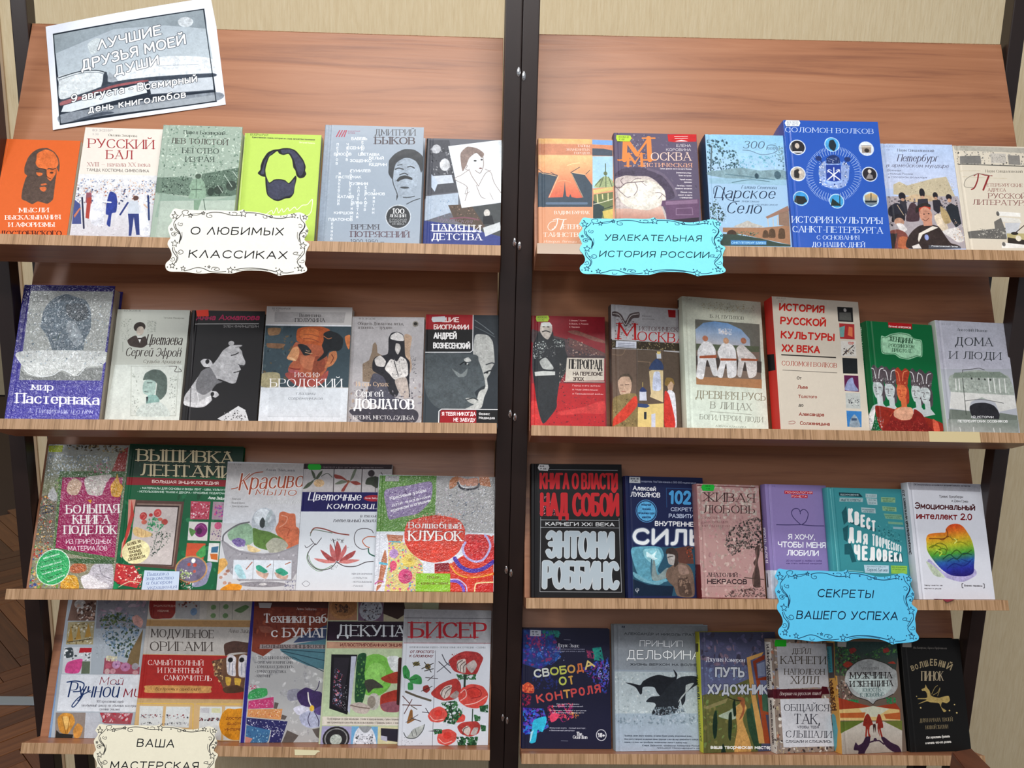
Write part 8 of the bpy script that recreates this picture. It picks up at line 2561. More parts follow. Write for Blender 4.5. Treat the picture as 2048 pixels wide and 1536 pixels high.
FLAT.append(dict(id='sign3', s='R2', n=0.0612, u=0.4345, v=0.0522, w=0.2483, h=0.1264, out=[[64,26],[109,0],[212,18],[382,26],[594,33],[807,30],[1020,40],[1162,43],[1246,35],[1295,14],[1347,51],[1446,55],[1589,75],[1733,109],[1876,132],[2018,124],[2159,93],[2286,69],[2372,100],[2442,151],[2433,208],[2399,247],[2423,324],[2461,416],[2436,507],[2396,591],[2483,672],[2458,751],[2428,841],[2429,947],[2419,1052],[2460,1127],[2444,1187],[2340,1224],[2201,1239],[2062,1249],[1979,1264],[1922,1234],[1752,1180],[1500,1165],[1333,1174],[1224,1208],[1141,1222],[946,1215],[806,1207],[668,1222],[529,1214],[389,1195],[250,1187],[111,1184],[40,1154],[7,1087],[19,1020],[81,953],[100,871],[71,781],[17,690],[21,615],[55,554],[19,448],[0,356],[59,257],[64,203],[13,142],[39,80]], art='''B 5cc0e6
L 14304c 9.9 ~ 218,111 179,165 114,234 98,310 139,402 200,463 240,539 213,660
L 14304c 12.7 ~ 125,295 144,371 206,448 229,524 211,630
L 14304c 7.0 ~ 248,447 254,539 237,599
L 14304c 7.0 ~ 202,295 243,280 240,325 197,322 167,295 186,264
L 14304c 8.4 ~ 201,478 129,448 74,463 84,508 133,516 152,486 116,470
L 14304c 11.2 ~ 107,735 119,811 173,886 197,931 175,1006 143,1050
L 14304c 7.0 ~ 127,720 153,796 201,886 212,946 183,1020
L 14304c 8.4 ~ 168,811 227,856 282,848 294,811 250,781 210,811 239,833
L 14304c 7.0 ~ 82,976 118,991 158,968 141,923 100,938 116,961
L 14304c 10.0 ~ 2302,116 2319,201 2378,278 2395,339 2355,416 2314,477 2303,568 2342,675
L 14304c 12.8 ~ 2393,293 2374,370 2320,446 2301,507 2319,614
L 14304c 7.1 ~ 2271,446 2267,538 2306,629
L 14304c 7.1 ~ 2280,308 2308,293 2345,324 2325,362 2289,347
L 14304c 8.5 ~ 2329,477 2384,454 2421,492 2402,545 2359,530 2379,507
L 14304c 11.3 ~ 2402,766 2397,841 2344,917 2283,992 2306,1052 2351,1112
L 14304c 7.0 ~ 2375,811 2315,902 2275,962
L 14304c 8.4 ~ 2343,887 2272,871 2208,856 2228,826 2284,826 2271,856
L 14304c 7.0 ~ 2319,1007 2361,1022 2403,1007 2388,969 2353,984
L 14304c 8.5 ~ 316,95 334,49 283,34 228,57 246,111 318,134 387,111 569,87
L 14304c 7.1 ~ 389,141 487,126 570,95 626,79
L 14304c 11.3 ~ 655,95 767,72 923,79 1095,125 1251,125 1278,102
L 14304c 8.5 ~ 669,95 658,141 702,172 750,156 742,126 706,126
L 14304c 7.1 ~ 1107,79 1149,71 1193,94 1166,133 1109,117
L 14304c 11.4 ~ 1376,78 1519,86 1662,117 1806,170 1963,186 2161,155
L 14304c 7.1 ~ 1962,155 1974,109 2031,101 2074,124 2047,162 2004,147
L 14304c 7.1 ~ 1649,140 1665,178 1722,178 1706,140
L 14304c 11.1 ~ 346,1170 428,1147 550,1110 662,1125 777,1177 917,1192 1055,1178
L 14304c 8.3 ~ 802,1140 828,1103 912,1111 942,1148 887,1163 851,1140 885,1125
L 14304c 6.9 ~ 553,1155 555,1192 611,1192 630,1170
L 14304c 12.5 ~ 1193,1156 1331,1126 1526,1119 1722,1141 1920,1186
L 14304c 7.0 ~ 1236,1170 1388,1148 1569,1138 1779,1164
L 14304c 9.8 ~ 2032,1209 2130,1209 2227,1186
L 14304c 5.6 ~ 1570,1178 1640,1171 1781,1201
L 14304c 8.5 108,77 124,120 164,128 132,154 141,197 106,171 71,189 82,148 52,116 91,117 108,77
L 14304c 8.4 137,593 153,637 196,646 163,672 171,717 136,690 100,710 110,666 79,633 121,634 137,593
L 14304c 8.5 1310,23 1325,71 1369,78 1334,106 1342,156 1305,126 1265,146 1278,100 1245,65 1291,66 1310,23
L 14304c 8.5 376,88 386,118 415,124 392,141 398,174 375,154 349,168 357,138 335,115 364,115 376,88
L 14304c 8.5 598,50 607,75 630,79 612,93 617,120 597,104 577,115 582,90 566,72 590,73 598,50
L 14304c 8.5 2191,79 2202,114 2235,121 2209,141 2214,176 2186,155 2157,170 2167,136 2144,110 2176,111 2191,79
L 14304c 8.5 2391,110 2402,145 2435,151 2409,171 2414,207 2387,185 2357,201 2368,167 2344,141 2377,142 2391,110
L 14304c 8.5 2376,635 2391,682 2435,690 2399,717 2406,766 2370,737 2330,757 2344,711 2311,676 2357,678 2376,635
L 14304c 8.4 1979,1128 1993,1171 2035,1180 2002,1206 2009,1250 1974,1223 1937,1243 1950,1200 1919,1167 1961,1168 1979,1128
L 14304c 8.4 1133,1096 1146,1136 1184,1142 1153,1166 1161,1208 1129,1182 1095,1200 1106,1161 1077,1132 1116,1132 1133,1096
L 14304c 8.3 316,1077 328,1109 357,1115 334,1134 340,1167 315,1146 288,1161 296,1129 273,1106 304,1107 316,1077
L 14304c 8.3 126,1019 138,1055 172,1061 145,1083 152,1119 123,1097 93,1113 102,1077 77,1052 111,1052 126,1019
L 14304c 8.4 2341,1067 2353,1107 2391,1113 2360,1137 2367,1179 2335,1154 2301,1172 2312,1133 2284,1103 2324,1103 2341,1067
L 14304c 8.4 63,367 68,385 87,388 72,399 76,419 61,406 46,414 51,397 38,384 55,384 63,367
L 14304c 8.5 2435,396 2440,414 2458,417 2443,428 2447,448 2432,436 2417,443 2422,426 2410,413 2427,413 2435,396
L 14304c 8.4 759,1069 764,1087 783,1090 768,1100 772,1119 757,1107 742,1115 747,1098 735,1085 752,1085 759,1069
L 14304c 8.5 1793,124 1800,144 1820,149 1803,161 1807,181 1791,169 1774,178 1779,158 1765,143 1784,143 1793,124
E 14304c 95,65,11.3,12.4,0
E 14304c 255,142,9.9,10.8,0
E 14304c 1057,82,12.8,10.8,0
E 14304c 1520,120,14.2,12.4,0
E 14304c 2261,173,11.4,12.3,0
E 14304c 204,1128,12.5,11.9,0
E 14304c 42,1098,9.7,10.5,0
E 14304c 695,1090,11.1,10.5,0
E 14304c 1204,1105,11.2,10.5,0
E 14304c 1917,1120,11.2,10.5,0
E 14304c 2246,1119,9.8,10.5,0
E 14304c 2408,1164,11.2,12.0,0
E 14304c 117,486,12.6,12.2,0
E 14304c 2384,520,12.7,12.2,0
F
T h 122840 734,480 1722,496 15,-139 СЕКРЕТЫ
T h 122840 335,849 2118,862 13,-143 ВАШЕГО УСПЕХА'''))
FLAT.append(dict(id='sign4', s='L3', n=0.0612, u=0.1247, v=0.0346, w=0.2185, h=0.0947, out=[[42,33],[80,12],[170,24],[319,27],[504,28],[689,22],[875,26],[999,25],[1072,18],[1114,0],[1160,27],[1247,29],[1373,41],[1500,64],[1625,79],[1749,71],[1870,44],[1980,24],[2057,46],[2121,83],[2115,127],[2087,157],[2112,216],[2150,286],[2132,356],[2102,421],[2182,482],[2164,543],[2143,613],[2148,694],[2144,775],[2185,832],[2173,879],[2085,909],[1963,923],[1842,934],[1770,947],[1718,925],[1567,887],[1346,880],[1200,890],[1106,918],[1034,931],[863,929],[741,926],[621,940],[498,936],[375,924],[253,921],[131,921],[68,899],[36,848],[44,796],[95,743],[108,680],[80,611],[29,542],[29,484],[56,437],[21,356],[0,287],[47,209],[49,168],[2,122],[23,75]], art='''B eae4cc
L 1c1c1e 8.6 ~ 180,95 148,137 94,191 83,250 123,319 179,364 217,422 199,515
L 1c1c1e 11.0 ~ 106,237 126,295 183,353 207,411 196,492
L 1c1c1e 6.1 ~ 220,352 229,422 217,469
L 1c1c1e 6.1 ~ 174,236 209,223 208,259 171,257 143,237 158,213
L 1c1c1e 7.3 ~ 180,376 116,354 69,367 79,402 123,407 138,383 106,372
L 1c1c1e 9.8 ~ 109,575 123,633 173,690 196,724 179,782 154,817
L 1c1c1e 6.1 ~ 126,563 152,621 198,689 210,735 187,793
L 1c1c1e 7.3 ~ 165,632 219,666 267,659 275,630 236,607 202,631 229,648
L 1c1c1e 6.1 ~ 97,761 129,772 163,754 147,719 112,732 126,749
L 1c1c1e 8.7 ~ 1996,59 2015,124 2071,181 2088,228 2057,288 2025,335 2020,406 2059,487
L 1c1c1e 11.2 ~ 2085,193 2072,252 2029,312 2015,359 2036,440
L 1c1c1e 6.2 ~ 1985,313 1986,383 2025,452
L 1c1c1e 6.2 ~ 1987,207 2010,195 2044,217 2028,247 1996,236
L 1c1c1e 7.4 ~ 2037,335 2085,316 2119,345 2104,386 2066,375 2083,357
L 1c1c1e 9.9 ~ 2116,555 2115,614 2072,673 2023,732 2046,777 2088,823
L 1c1c1e 6.2 ~ 2095,591 2046,662 2014,709
L 1c1c1e 7.4 ~ 2070,649 2007,639 1951,629 1967,605 2016,604 2006,628
L 1c1c1e 6.1 ~ 2055,743 2093,753 2129,741 2113,712 2084,725
L 1c1c1e 7.4 ~ 264,81 278,45 233,34 187,53 204,94 268,110 327,91 485,70
L 1c1c1e 6.2 ~ 330,115 415,101 486,76 534,63
L 1c1c1e 9.9 ~ 560,74 656,54 792,57 945,89 1081,86 1103,68
L 1c1c1e 7.4 ~ 572,74 564,109 604,132 646,119 637,96 606,97
L 1c1c1e 6.2 ~ 953,53 989,47 1028,63 1007,93 956,83
L 1c1c1e 9.9 ~ 1188,48 1312,51 1438,72 1567,110 1704,119 1875,91
L 1c1c1e 6.2 ~ 1702,95 1710,60 1759,53 1798,69 1777,100 1738,89
L 1c1c1e 6.2 ~ 1428,90 1444,119 1493,118 1478,89
L 1c1c1e 9.7 ~ 336,905 407,887 512,856 611,865 713,903 837,912 957,898
L 1c1c1e 7.3 ~ 734,874 755,845 829,849 857,877 809,890 777,873 806,861
L 1c1c1e 6.1 ~ 517,890 520,919 569,918 585,900
L 1c1c1e 11.0 ~ 1077,878 1196,853 1366,844 1539,857 1714,888
L 1c1c1e 6.1 ~ 1115,889 1247,869 1405,858 1590,874
L 1c1c1e 8.6 ~ 1814,903 1900,902 1984,883
L 1c1c1e 4.9 ~ 1408,889 1469,882 1593,902
L 1c1c1e 7.4 83,71 98,104 133,109 107,129 116,162 85,143 55,158 63,126 35,102 70,102 83,71
L 1c1c1e 7.3 130,466 145,499 183,505 155,526 164,560 132,540 101,556 109,522 80,497 117,497 130,466
L 1c1c1e 7.4 1127,7 1142,43 1181,48 1152,70 1161,108 1128,86 1094,102 1103,66 1073,40 1112,40 1127,7
L 1c1c1e 7.4 316,74 327,97 352,101 333,115 340,139 318,124 296,136 302,113 282,96 307,95 316,74
L 1c1c1e 7.4 508,41 517,60 537,63 523,74 528,94 510,82 493,91 496,72 481,58 502,59 508,41
L 1c1c1e 7.4 1898,33 1909,60 1938,64 1916,80 1923,107 1897,91 1873,103 1880,77 1858,57 1887,58 1898,33
L 1c1c1e 7.5 2074,53 2085,79 2114,84 2092,99 2099,126 2074,110 2049,123 2056,97 2034,77 2063,78 2074,53
L 1c1c1e 7.4 2087,456 2102,492 2140,497 2111,518 2119,555 2086,534 2052,550 2062,515 2032,488 2072,489 2087,456
L 1c1c1e 7.3 1763,842 1778,875 1815,882 1787,902 1795,936 1764,916 1733,932 1741,898 1713,873 1749,874 1763,842
L 1c1c1e 7.3 1021,834 1035,864 1068,868 1042,887 1051,919 1022,900 993,915 1000,885 974,862 1009,861 1021,834
L 1c1c1e 7.3 306,835 318,859 344,863 324,878 331,903 308,887 285,899 291,875 270,857 297,858 306,835
L 1c1c1e 7.3 137,793 149,821 179,825 157,842 164,870 138,853 113,866 119,839 96,819 126,819 137,793
L 1c1c1e 7.4 2077,788 2090,819 2123,823 2097,842 2105,874 2076,855 2047,870 2055,840 2029,817 2064,816 2077,788
L 1c1c1e 7.3 55,294 61,307 77,309 64,318 69,333 55,324 43,330 46,317 35,307 49,307 55,294
L 1c1c1e 7.4 2126,271 2131,285 2147,287 2135,295 2139,310 2125,301 2112,308 2116,295 2105,284 2120,284 2126,271
L 1c1c1e 7.3 693,820 699,833 715,835 702,844 707,858 693,850 681,856 684,843 673,833 687,832 693,820
L 1c1c1e 7.4 1553,75 1560,90 1577,93 1563,103 1568,118 1553,109 1539,117 1542,101 1530,90 1546,89 1553,75
E 1c1c1e 71,62,9.8,9.5,0
E 1c1c1e 214,117,8.6,8.3,0
E 1c1c1e 910,57,11.1,8.3,0
E 1c1c1e 1315,77,12.4,9.5,0
E 1c1c1e 1963,104,9.9,9.5,0
E 1c1c1e 210,876,10.9,9.2,0
E 1c1c1e 68,856,8.5,8.1,0
E 1c1c1e 638,837,9.7,8.1,0
E 1c1c1e 1084,839,9.8,8.1,0
E 1c1c1e 1709,838,9.8,8.1,0
E 1c1c1e 1996,831,8.6,8.1,0
E 1c1c1e 2141,862,9.8,9.3,0
E 1c1c1e 108,384,11.0,9.4,0
E 1c1c1e 2088,367,11.1,9.4,0
F
T h 1c1c1e 750,379 1403,383 -14,-137 ВАША
T h 1c1c1e 336,751 1865,745 -17,-135 МАСТЕРСКАЯ'''))
FLAT.append(dict(id='poster', s='L0', n=0.003, u=0.0246, v=0.4832, w=0.3236, h=0.2694, out=[[0,702],[2778,0],[2931,583],[3236,2114],[407,2694],[312,2165]], art='''B e6ecf8
P 2c3440 145,841 2690,237 3083,2065 510,2600
G a8b4be b8c4cc 1165,520 1505,1538 159,861 2678,253 2994,1488 375,1773
G 98a4ac 8c98a0 1147,367 1458,1142 163,861 2679,258 2760,640 2054,615 1190,723 237,1235
P c2ccd0 ~ 773,1041 908,910 1048,980 983,1158 863,1238
E c8d0d6 2396,526,131.8,102.4,0
P dfe6ec ~ 2013,1248 2881,1217 2943,1527 2054,1619 1400,1739 1367,1642
P d4dce0 ~ 379,1798 362,1676 733,1565 1033,1554 1143,1575 1177,1845 915,1975 454,2112
L 3c444c 19.2 ~ 365,1700 692,1578 989,1544 1166,1587
L 6c747c 10.7 ~ 382,1744 697,1615 993,1580 1126,1613
L 9ca4ac 8.6 2032,1421 2698,1349
P 3a424c ~ 1152,1563 1195,1648 1241,1842 1116,1871 1122,1748 1117,1626
P 9aa2aa ~ 1208,1573 1302,1644 1379,1740 1275,1768 1207,1746
P 444c58 ~ 457,2136 912,1951 1379,1740 2054,1619 2942,1514 2960,1588 2065,1717 1329,1864 807,2125 477,2208
P 9c5c60 ~ 797,2052 1323,1815 1847,1700 1851,1736 1329,1864 846,2099
P d8e0e6 523,2230 1831,1749 1896,1943 666,2346 497,2352
P c4ccd4 1893,1723 2960,1588 3005,1833 1965,1977
L 4c5460 17.1 1943,1978 3028,1845
P 88909a ~ 504,2399 1371,2203 3031,1881 3058,2052 1391,2371 854,2484 518,2566
P a0686c ~ 471,2160 755,2053 803,2100 481,2232
G 6c7480 a0a8b0 776,2535 1574,2124 1379,2275 3036,1930 3058,2052 1329,2385
P 4c5460 ~ 851,2460 1216,2329 1388,2347 977,2456 691,2537
L 1c242c 13.0 159,861 2678,253 3064,2051 518,2586 159,861
F
T hb f2f6fa/4c545e 962,1159 2019,799 -67,-192 ЛУЧШИЕ
T hb f2f6fa/4c545e 733,1565 2453,968 -72,-199 ДРУЗЬЯ МОЕЙ
T hb f2f6fa/4c545e 1302,1644 2040,1391 -63,-180 ДУШИ
T hb f6f8fc/2c343c 643,2173 2715,1695 -43,-152 9 августа - Всемирный
T hb f6f8fc/2c343c 955,2368 2559,2007 -39,-141 день книголюбов'''))
FLAT.append(dict(id='note', s='L2', n=0.036, u=0.2153, v=0.0324, w=0.0634, h=0.0357, out=[[19,0],[621,13],[634,357],[0,356]], art='''B c6d6ea
F
T si 5c6c9c 72,94 438,78 -9,-62 Вышивка
T si 5c6c9c 52,166 528,145 -9,-61 знакомство
T si 5c6c9c 79,238 508,217 -9,-61 и бисером
T si 5c6c9c 96,316 598,294 -9,-61 украшения'''))
# ---------------------------------------------------------------- materials
def new_mat(name, col=(.5, .5, .5), rough=.5, metal=0., spec=.5):
    m = bpy.data.materials.new(name); m.use_nodes = True; b = m.node_tree.nodes['Principled BSDF']
    b.inputs['Base Color'].default_value = (*col, 1); b.inputs['Roughness'].default_value = rough
    b.inputs['Metallic'].default_value = metal; b.inputs['Specular IOR Level'].default_value = spec
    return m, m.node_tree, b
def lin(h): return tuple(float(((c + .055) / 1.055) ** 2.4 if c > .04 else c / 12.92) for c in rgb(h))
def node(nt, t, **k):
    n = nt.nodes.new(t)
    for a, v in k.items(): setattr(n, a, v)
    return n
def ramp(nt, stops):
    r = node(nt, 'ShaderNodeValToRGB'); e = r.color_ramp.elements
    while len(e) < len(stops): e.new(.5)
    for q, (p, c) in zip(e, stops): q.position = p; q.color = (*lin(c), 1)
    return r
def grain(name, stops, scale, rough=.42, bump=.05, detail=6, dist=.6, spec=.5, coords='Object', bscale=None):
    m, nt, b = new_mat(name, rough=rough, spec=spec)
    tc = node(nt, 'ShaderNodeTexCoord'); mp = node(nt, 'ShaderNodeMapping'); mp.inputs['Scale'].default_value = scale
    nz = node(nt, 'ShaderNodeTexNoise'); nz.inputs['Scale'].default_value = 1; nz.inputs['Detail'].default_value = detail
    nz.inputs['Roughness'].default_value = .62; nz.inputs['Distortion'].default_value = dist
    nt.links.new(tc.outputs[coords], mp.inputs[0]); nt.links.new(mp.outputs[0], nz.inputs[0])
    r = ramp(nt, stops); nt.links.new(nz.outputs[0], r.inputs[0]); nt.links.new(r.outputs[0], b.inputs['Base Color'])
    bp = node(nt, 'ShaderNodeBump'); bp.inputs['Strength'].default_value = bump; bp.inputs['Distance'].default_value = .002
    nt.links.new(nz.outputs[0], bp.inputs['Height']); nt.links.new(bp.outputs[0], b.inputs['Normal'])
    return m
M_wood = grain('alder_laminate', [(.30, '80503a'), (.45, 'a06a4a'), (.56, 'a87150'), (.72, 'b27c5a')], (1.8, 34, 34), rough=.38, bump=.3, detail=8, dist=.9)
M_edge = grain('alder_edge_band', [(.32, '7c5a3c'), (.44, '9c7852'), (.55, 'b08a66'), (.75, 'bc9874')], (260, 7, 7), rough=.5, bump=.15, detail=4, dist=1.2)
M_steel = grain('brown_painted_steel', [(.3, '241a18'), (.7, '30231f')], (8, 8, 2), rough=.33, bump=.03)
M_wall = grain('cream_wallpaper', [(.25, 'd6c29c'), (.5, 'dfcda8'), (.75, 'e6d6b4')], (260, 60, 22), rough=.85, bump=.6, detail=4, dist=.3, spec=.2)
M_boxw = grain('dark_stained_wood', [(.3, '3c1e14'), (.7, '6a3c28')], (8, 8, 40), rough=.4)
M_chrome, _, _ = new_mat('zinc_bolt', (.8, .8, .8), .2, 1.)
M_parq = [grain('parquet_%d' % i, [(.3, c0), (.7, c1)], (3, 60, 20), rough=.3, bump=.1) for i, (c0, c1) in enumerate((('5a3218', '7c4a28'), ('6c3e20', '8e5830'), ('4c2a16', '6c4022')))]
M_tape, _, _ = new_mat('masking_tape', lin('cbb98c'), .6)
M_tornp, _, _ = new_mat('torn_paper', lin('d8cfa8'), .8)
M_thr, _, _ = new_mat('aluminium_strip', (.55, .6, .62), .35, .8)
M_ribbon, _, _ = new_mat('ribbon_cloth', lin('7c2030'), .8)
PAGE = {}
def page_mat(c):
    if c not in PAGE:
        d = '%02x%02x%02x' % tuple(int(v * 255 * .82) for v in rgb(c))
        PAGE[c] = grain('page_edges_' + c, [(.3, d), (.7, c)], (20, 20, 1500), rough=.9, bump=.3, detail=2, dist=0, spec=.1)
    return PAGE[c]
def print_mat(name, im, kind):
    m, nt, b = new_mat(name, rough={'h': .40, 'p': .46, 'g': .16, 'j': .26, 'f': .75}.get(kind[0], .4), spec={'h': .16, 'p': .14, 'g': .6, 'j': .4, 'f': .15}[kind[0]])
    t = node(nt, 'ShaderNodeTexImage'); t.image = im; t.interpolation = 'Cubic'; t.extension = 'EXTEND'
    nt.links.new(t.outputs[0], b.inputs['Base Color'])
    if kind[0] in 'ghj':
        tc = node(nt, 'ShaderNodeTexCoord'); nz = node(nt, 'ShaderNodeTexNoise')
        nz.inputs['Scale'].default_value = 150 if kind[0] == 'g' else 14; nz.inputs['Detail'].default_value = 2
        nz.inputs['Distortion'].default_value = 1.5
        nt.links.new(tc.outputs['Object'], nz.inputs[0])
        bp = node(nt, 'ShaderNodeBump'); bp.inputs['Strength'].default_value = .8 if kind == 'g' else .08
        bp.inputs['Distance'].default_value = .0022 if kind == 'g' else .004
        nt.links.new(nz.outputs[0], bp.inputs['Height']); nt.links.new(bp.outputs[0], b.inputs['Normal'])
    return m
# ---------------------------------------------------------------- mesh helpers
def mesh_obj(name, verts, faces, mats, parent=None, uvs=None, fm=None, mat=None, smooth_=False):
    me = bpy.data.meshes.new(name); me.from_pydata([tuple(v) for v in verts], [], faces)
    for m in mats: me.materials.append(m)
    if fm: me.polygons.foreach_set('material_index', fm)
    if uvs is not None:
        ul = me.uv_layers.new(name='uv').data
        for p in me.polygons:
            for li in p.loop_indices: ul[li].uv = uvs[me.loops[li].vertex_index]
    if smooth_: me.polygons.foreach_set('use_smooth', [True] * len(me.polygons))
    me.update(); o = bpy.data.objects.new(name, me); COL.objects.link(o)
    if parent: o.parent = parent
    if mat is not None: o.matrix_local = mat
    return o
def box(name, lo, hi, mat, parent=None, bev=.0, mtx=None):
    bm = bmesh.new(); bmesh.ops.create_cube(bm, size=1)
    for v in bm.verts: v.co = Vector([lo[i] + (hi[i] - lo[i]) * (v.co[i] + .5) for i in range(3)])
    if bev: bmesh.ops.bevel(bm, geom=bm.edges[:], offset=bev, segments=2, affect='EDGES', profile=.6)
    bmesh.ops.recalc_face_normals(bm, faces=bm.faces)
    me = bpy.data.meshes.new(name); bm.to_mesh(me); bm.free(); me.materials.append(mat)
    o = bpy.data.objects.new(name, me); COL.objects.link(o)
    if parent: o.parent = parent
    if mtx is not None: o.matrix_local = mtx
    return o
def tag(o, label=None, cat=None, group=None, kind=None):
    for k, v in (('label', label), ('category', cat), ('group', group), ('kind', kind)):
        if v: o[k] = v
    return o
def empty(name, mtx=None):
    o = bpy.data.objects.new(name, None); COL.objects.link(o); o.empty_display_size = .02
    if mtx is not None: o.matrix_world = mtx
    return o
# ---------------------------------------------------------------- room
YW = 1.86
def struct(o): o['kind'] = 'structure'; return o
wx0 = WALLX
struct(box('wall_back', (wx0, YW, -.0), (3.2, YW + .12, 3.1), M_wall))
struct(box('wall_far', (-6, 7.0, 0), (wx0 + .4, 7.1, 3.1), M_wall))
struct(box('trim_1', (wx0 - .012, YW - .004, 0), (wx0 + .001, YW + .13, 3.1), new_mat('corner_strip', lin('b79c7c'), .5)[0]))
fl = struct(box('floor', (-6, -3, -.05), (3.4, 7.2, -.012), new_mat('floor_base', lin('3a2010'), .5)[0]))
random.seed(4)
LP, WP = .42, .07
pm = [None] * 3
c45 = math.cos(math.pi / 4)
cnt = 0
for i in range(-30, 60):
    for j in range(-6, 14):
        # herringbone: two families of blocks
        for fam in (0, 1):
            a = i * WP; bx = j * 2 * LP + i * WP
            if fam == 0: cx, cy, r = bx + LP / 2, a, 0
            else: cx, cy, r = bx + LP + WP / 2 - 0, a - LP / 2 + WP / 2, 1
            X = (cx - cy) * c45 - 2.2; Y = (cx + cy) * c45 + 1.4
            if not (-2.55 < X < wx0 + .25 and 1.35 < Y < 4.6) or cnt > 295: continue
            k = random.randrange(3)
            if pm[k] is None:
                o = box('parquet_block', (-LP / 2 + .001, -WP / 2 + .001, -.012), (LP / 2 - .001, WP / 2 - .001, 0), M_parq[k], fl, .0015); pm[k] = o.data
            else:
                o = bpy.data.objects.new('parquet_block', pm[k]); COL.objects.link(o); o.parent = fl
            o.matrix_local = Matrix.Translation((X, Y, random.uniform(-.0006, .0006))) @ Matrix.Rotation(math.pi / 4 + r * math.pi / 2, 4, 'Z'); cnt += 1
tag(box('threshold_strip', (-3.2, THRY, .0005), (wx0 - .03, THRY + .045, .006), M_thr, None, .002), 'pale metal threshold strip across the parquet at the lower left', 'threshold')
# ---------------------------------------------------------------- display racks
TH = math.radians(23.8); D, TB = .060, .0172
sheets = {}
def frame(s):
    O, EU, EV, EN, L = SH[s]
    O, EU, EV, EN = map(Vector, (O, EU, EV, EN))
    m = Matrix((( EU.x, EV.x, EN.x, O.x), (EU.y, EV.y, EN.y, O.y), (EU.z, EV.z, EN.z, O.z), (0, 0, 0, 1)))
    return m, L
PN = .028
for side, lab in (('L', 'brown steel rack with slanted wooden shelves, left of the middle posts'), ('R', 'brown steel rack with slanted wooden shelves, right of the middle posts')):
    x0, x1 = XE[side]; yf = 1.28 + .100; yr = yf + .118
    base = Matrix.Translation(((x0 + x1) / 2, yf, 0)); rack = empty('display_rack', base); inv = base.inverted()
    tag(rack, lab, 'shelf')
    outer, inner = ((x0 - PN - .001, x1 + .0008) if side == 'L' else (x1 + .001, x0 - PN - .0008 + .0008))
    for px in (outer, inner):
        w_ = .0275
        for py in (yf, yr):
            box('post', (px, py, .0), (px + w_, py + .028, 2.02), M_steel, rack, .002, inv)
        for pz in (.12, 1.96):
            box('side_bar', (px + .002, yf + .0285, pz), (px + w_ - .002, yr - .0005, pz + .025), M_steel, rack, .001, inv)
    for pz in (.12, 1.965): box('cross_bar', (min(outer, inner) + .028, yr + .002, pz), (max(outer, inner) - .0005, yr + .026, pz + .025), M_steel, rack, .001, inv)
    for i in range(4):
        m, L = frame(side + str(i)); ml = inv @ m
        bp = box('back_panel', (0, -.0165, -.0165), (L, PH[side], -.0), M_wood, rack, .0008, ml)
        lg = box('ledge', (0, -TB, .0006), (L, 0, D - .0012), M_wood, rack, .0006, ml)
        e = box('edge_band', (0, -TB - .0001, D - .0011), (L, .0001, D), M_edge, lg, .0004); e.matrix_local = Matrix()
        e2 = box('panel_edge_band', (0, PH[side] + .0001, -.0165), (L, PH[side] + .0011, 0), M_edge, bp, .0003)
    # bolts joining the two frames
    xb = inner + (.0275 if side == 'L' else 0) - (.004 if side == 'L' else -.004)
    for z in BOLTZ:
        bm = bmesh.new(); bmesh.ops.create_uvsphere(bm, u_segments=10, v_segments=6, radius=.0032)
        for v in bm.verts: v.co.z *= 2.4; v.co.y *= .7
        me = bpy.data.meshes.new('bolt'); bm.to_mesh(me); bm.free(); me.materials.append(M_chrome)
        o = bpy.data.objects.new('bolt', me); COL.objects.link(o); o.parent = rack
        o.matrix_local = inv @ Matrix.Translation((xb, yf - .0012, z + (0 if side == 'L' else -.006)))
    rack['_'] = 0; del rack['_']
    if side == 'R':
        m, L = frame('R1'); u0, u1 = TAPE
        t = box('tape_strip', (u0, -TB - .0004, D + .0001), (u1, .0004, D + .0005), M_tape, rack, 0, inv @ m); t['label'] = 'beige masking tape'
        m, L = frame('R0')
        t = box('tape_strip', (.001, -TB - .0003, D + .0001), (.079, .0003, D + .0004), new_mat('clear_tape', lin('b39a84'), .25)[0], rack, 0, inv @ m); t['label'] = 'clear sticky tape'
    else:
        m, L = frame('L3')
        t = mesh_obj('torn_label', [(a, b, D + .0004) for a, b in TORN] + [(a, b, D + .0008) for a, b in TORN],
                     [tuple(range(len(TORN), 2 * len(TORN))), tuple(range(len(TORN) - 1, -1, -1))] + [(k, (k + 1) % len(TORN), (k + 1) % len(TORN) + len(TORN), k + len(TORN)) for k in range(len(TORN))], [M_tornp], rack, mat=inv @ m)
        t['label'] = 'torn yellowed paper scrap'
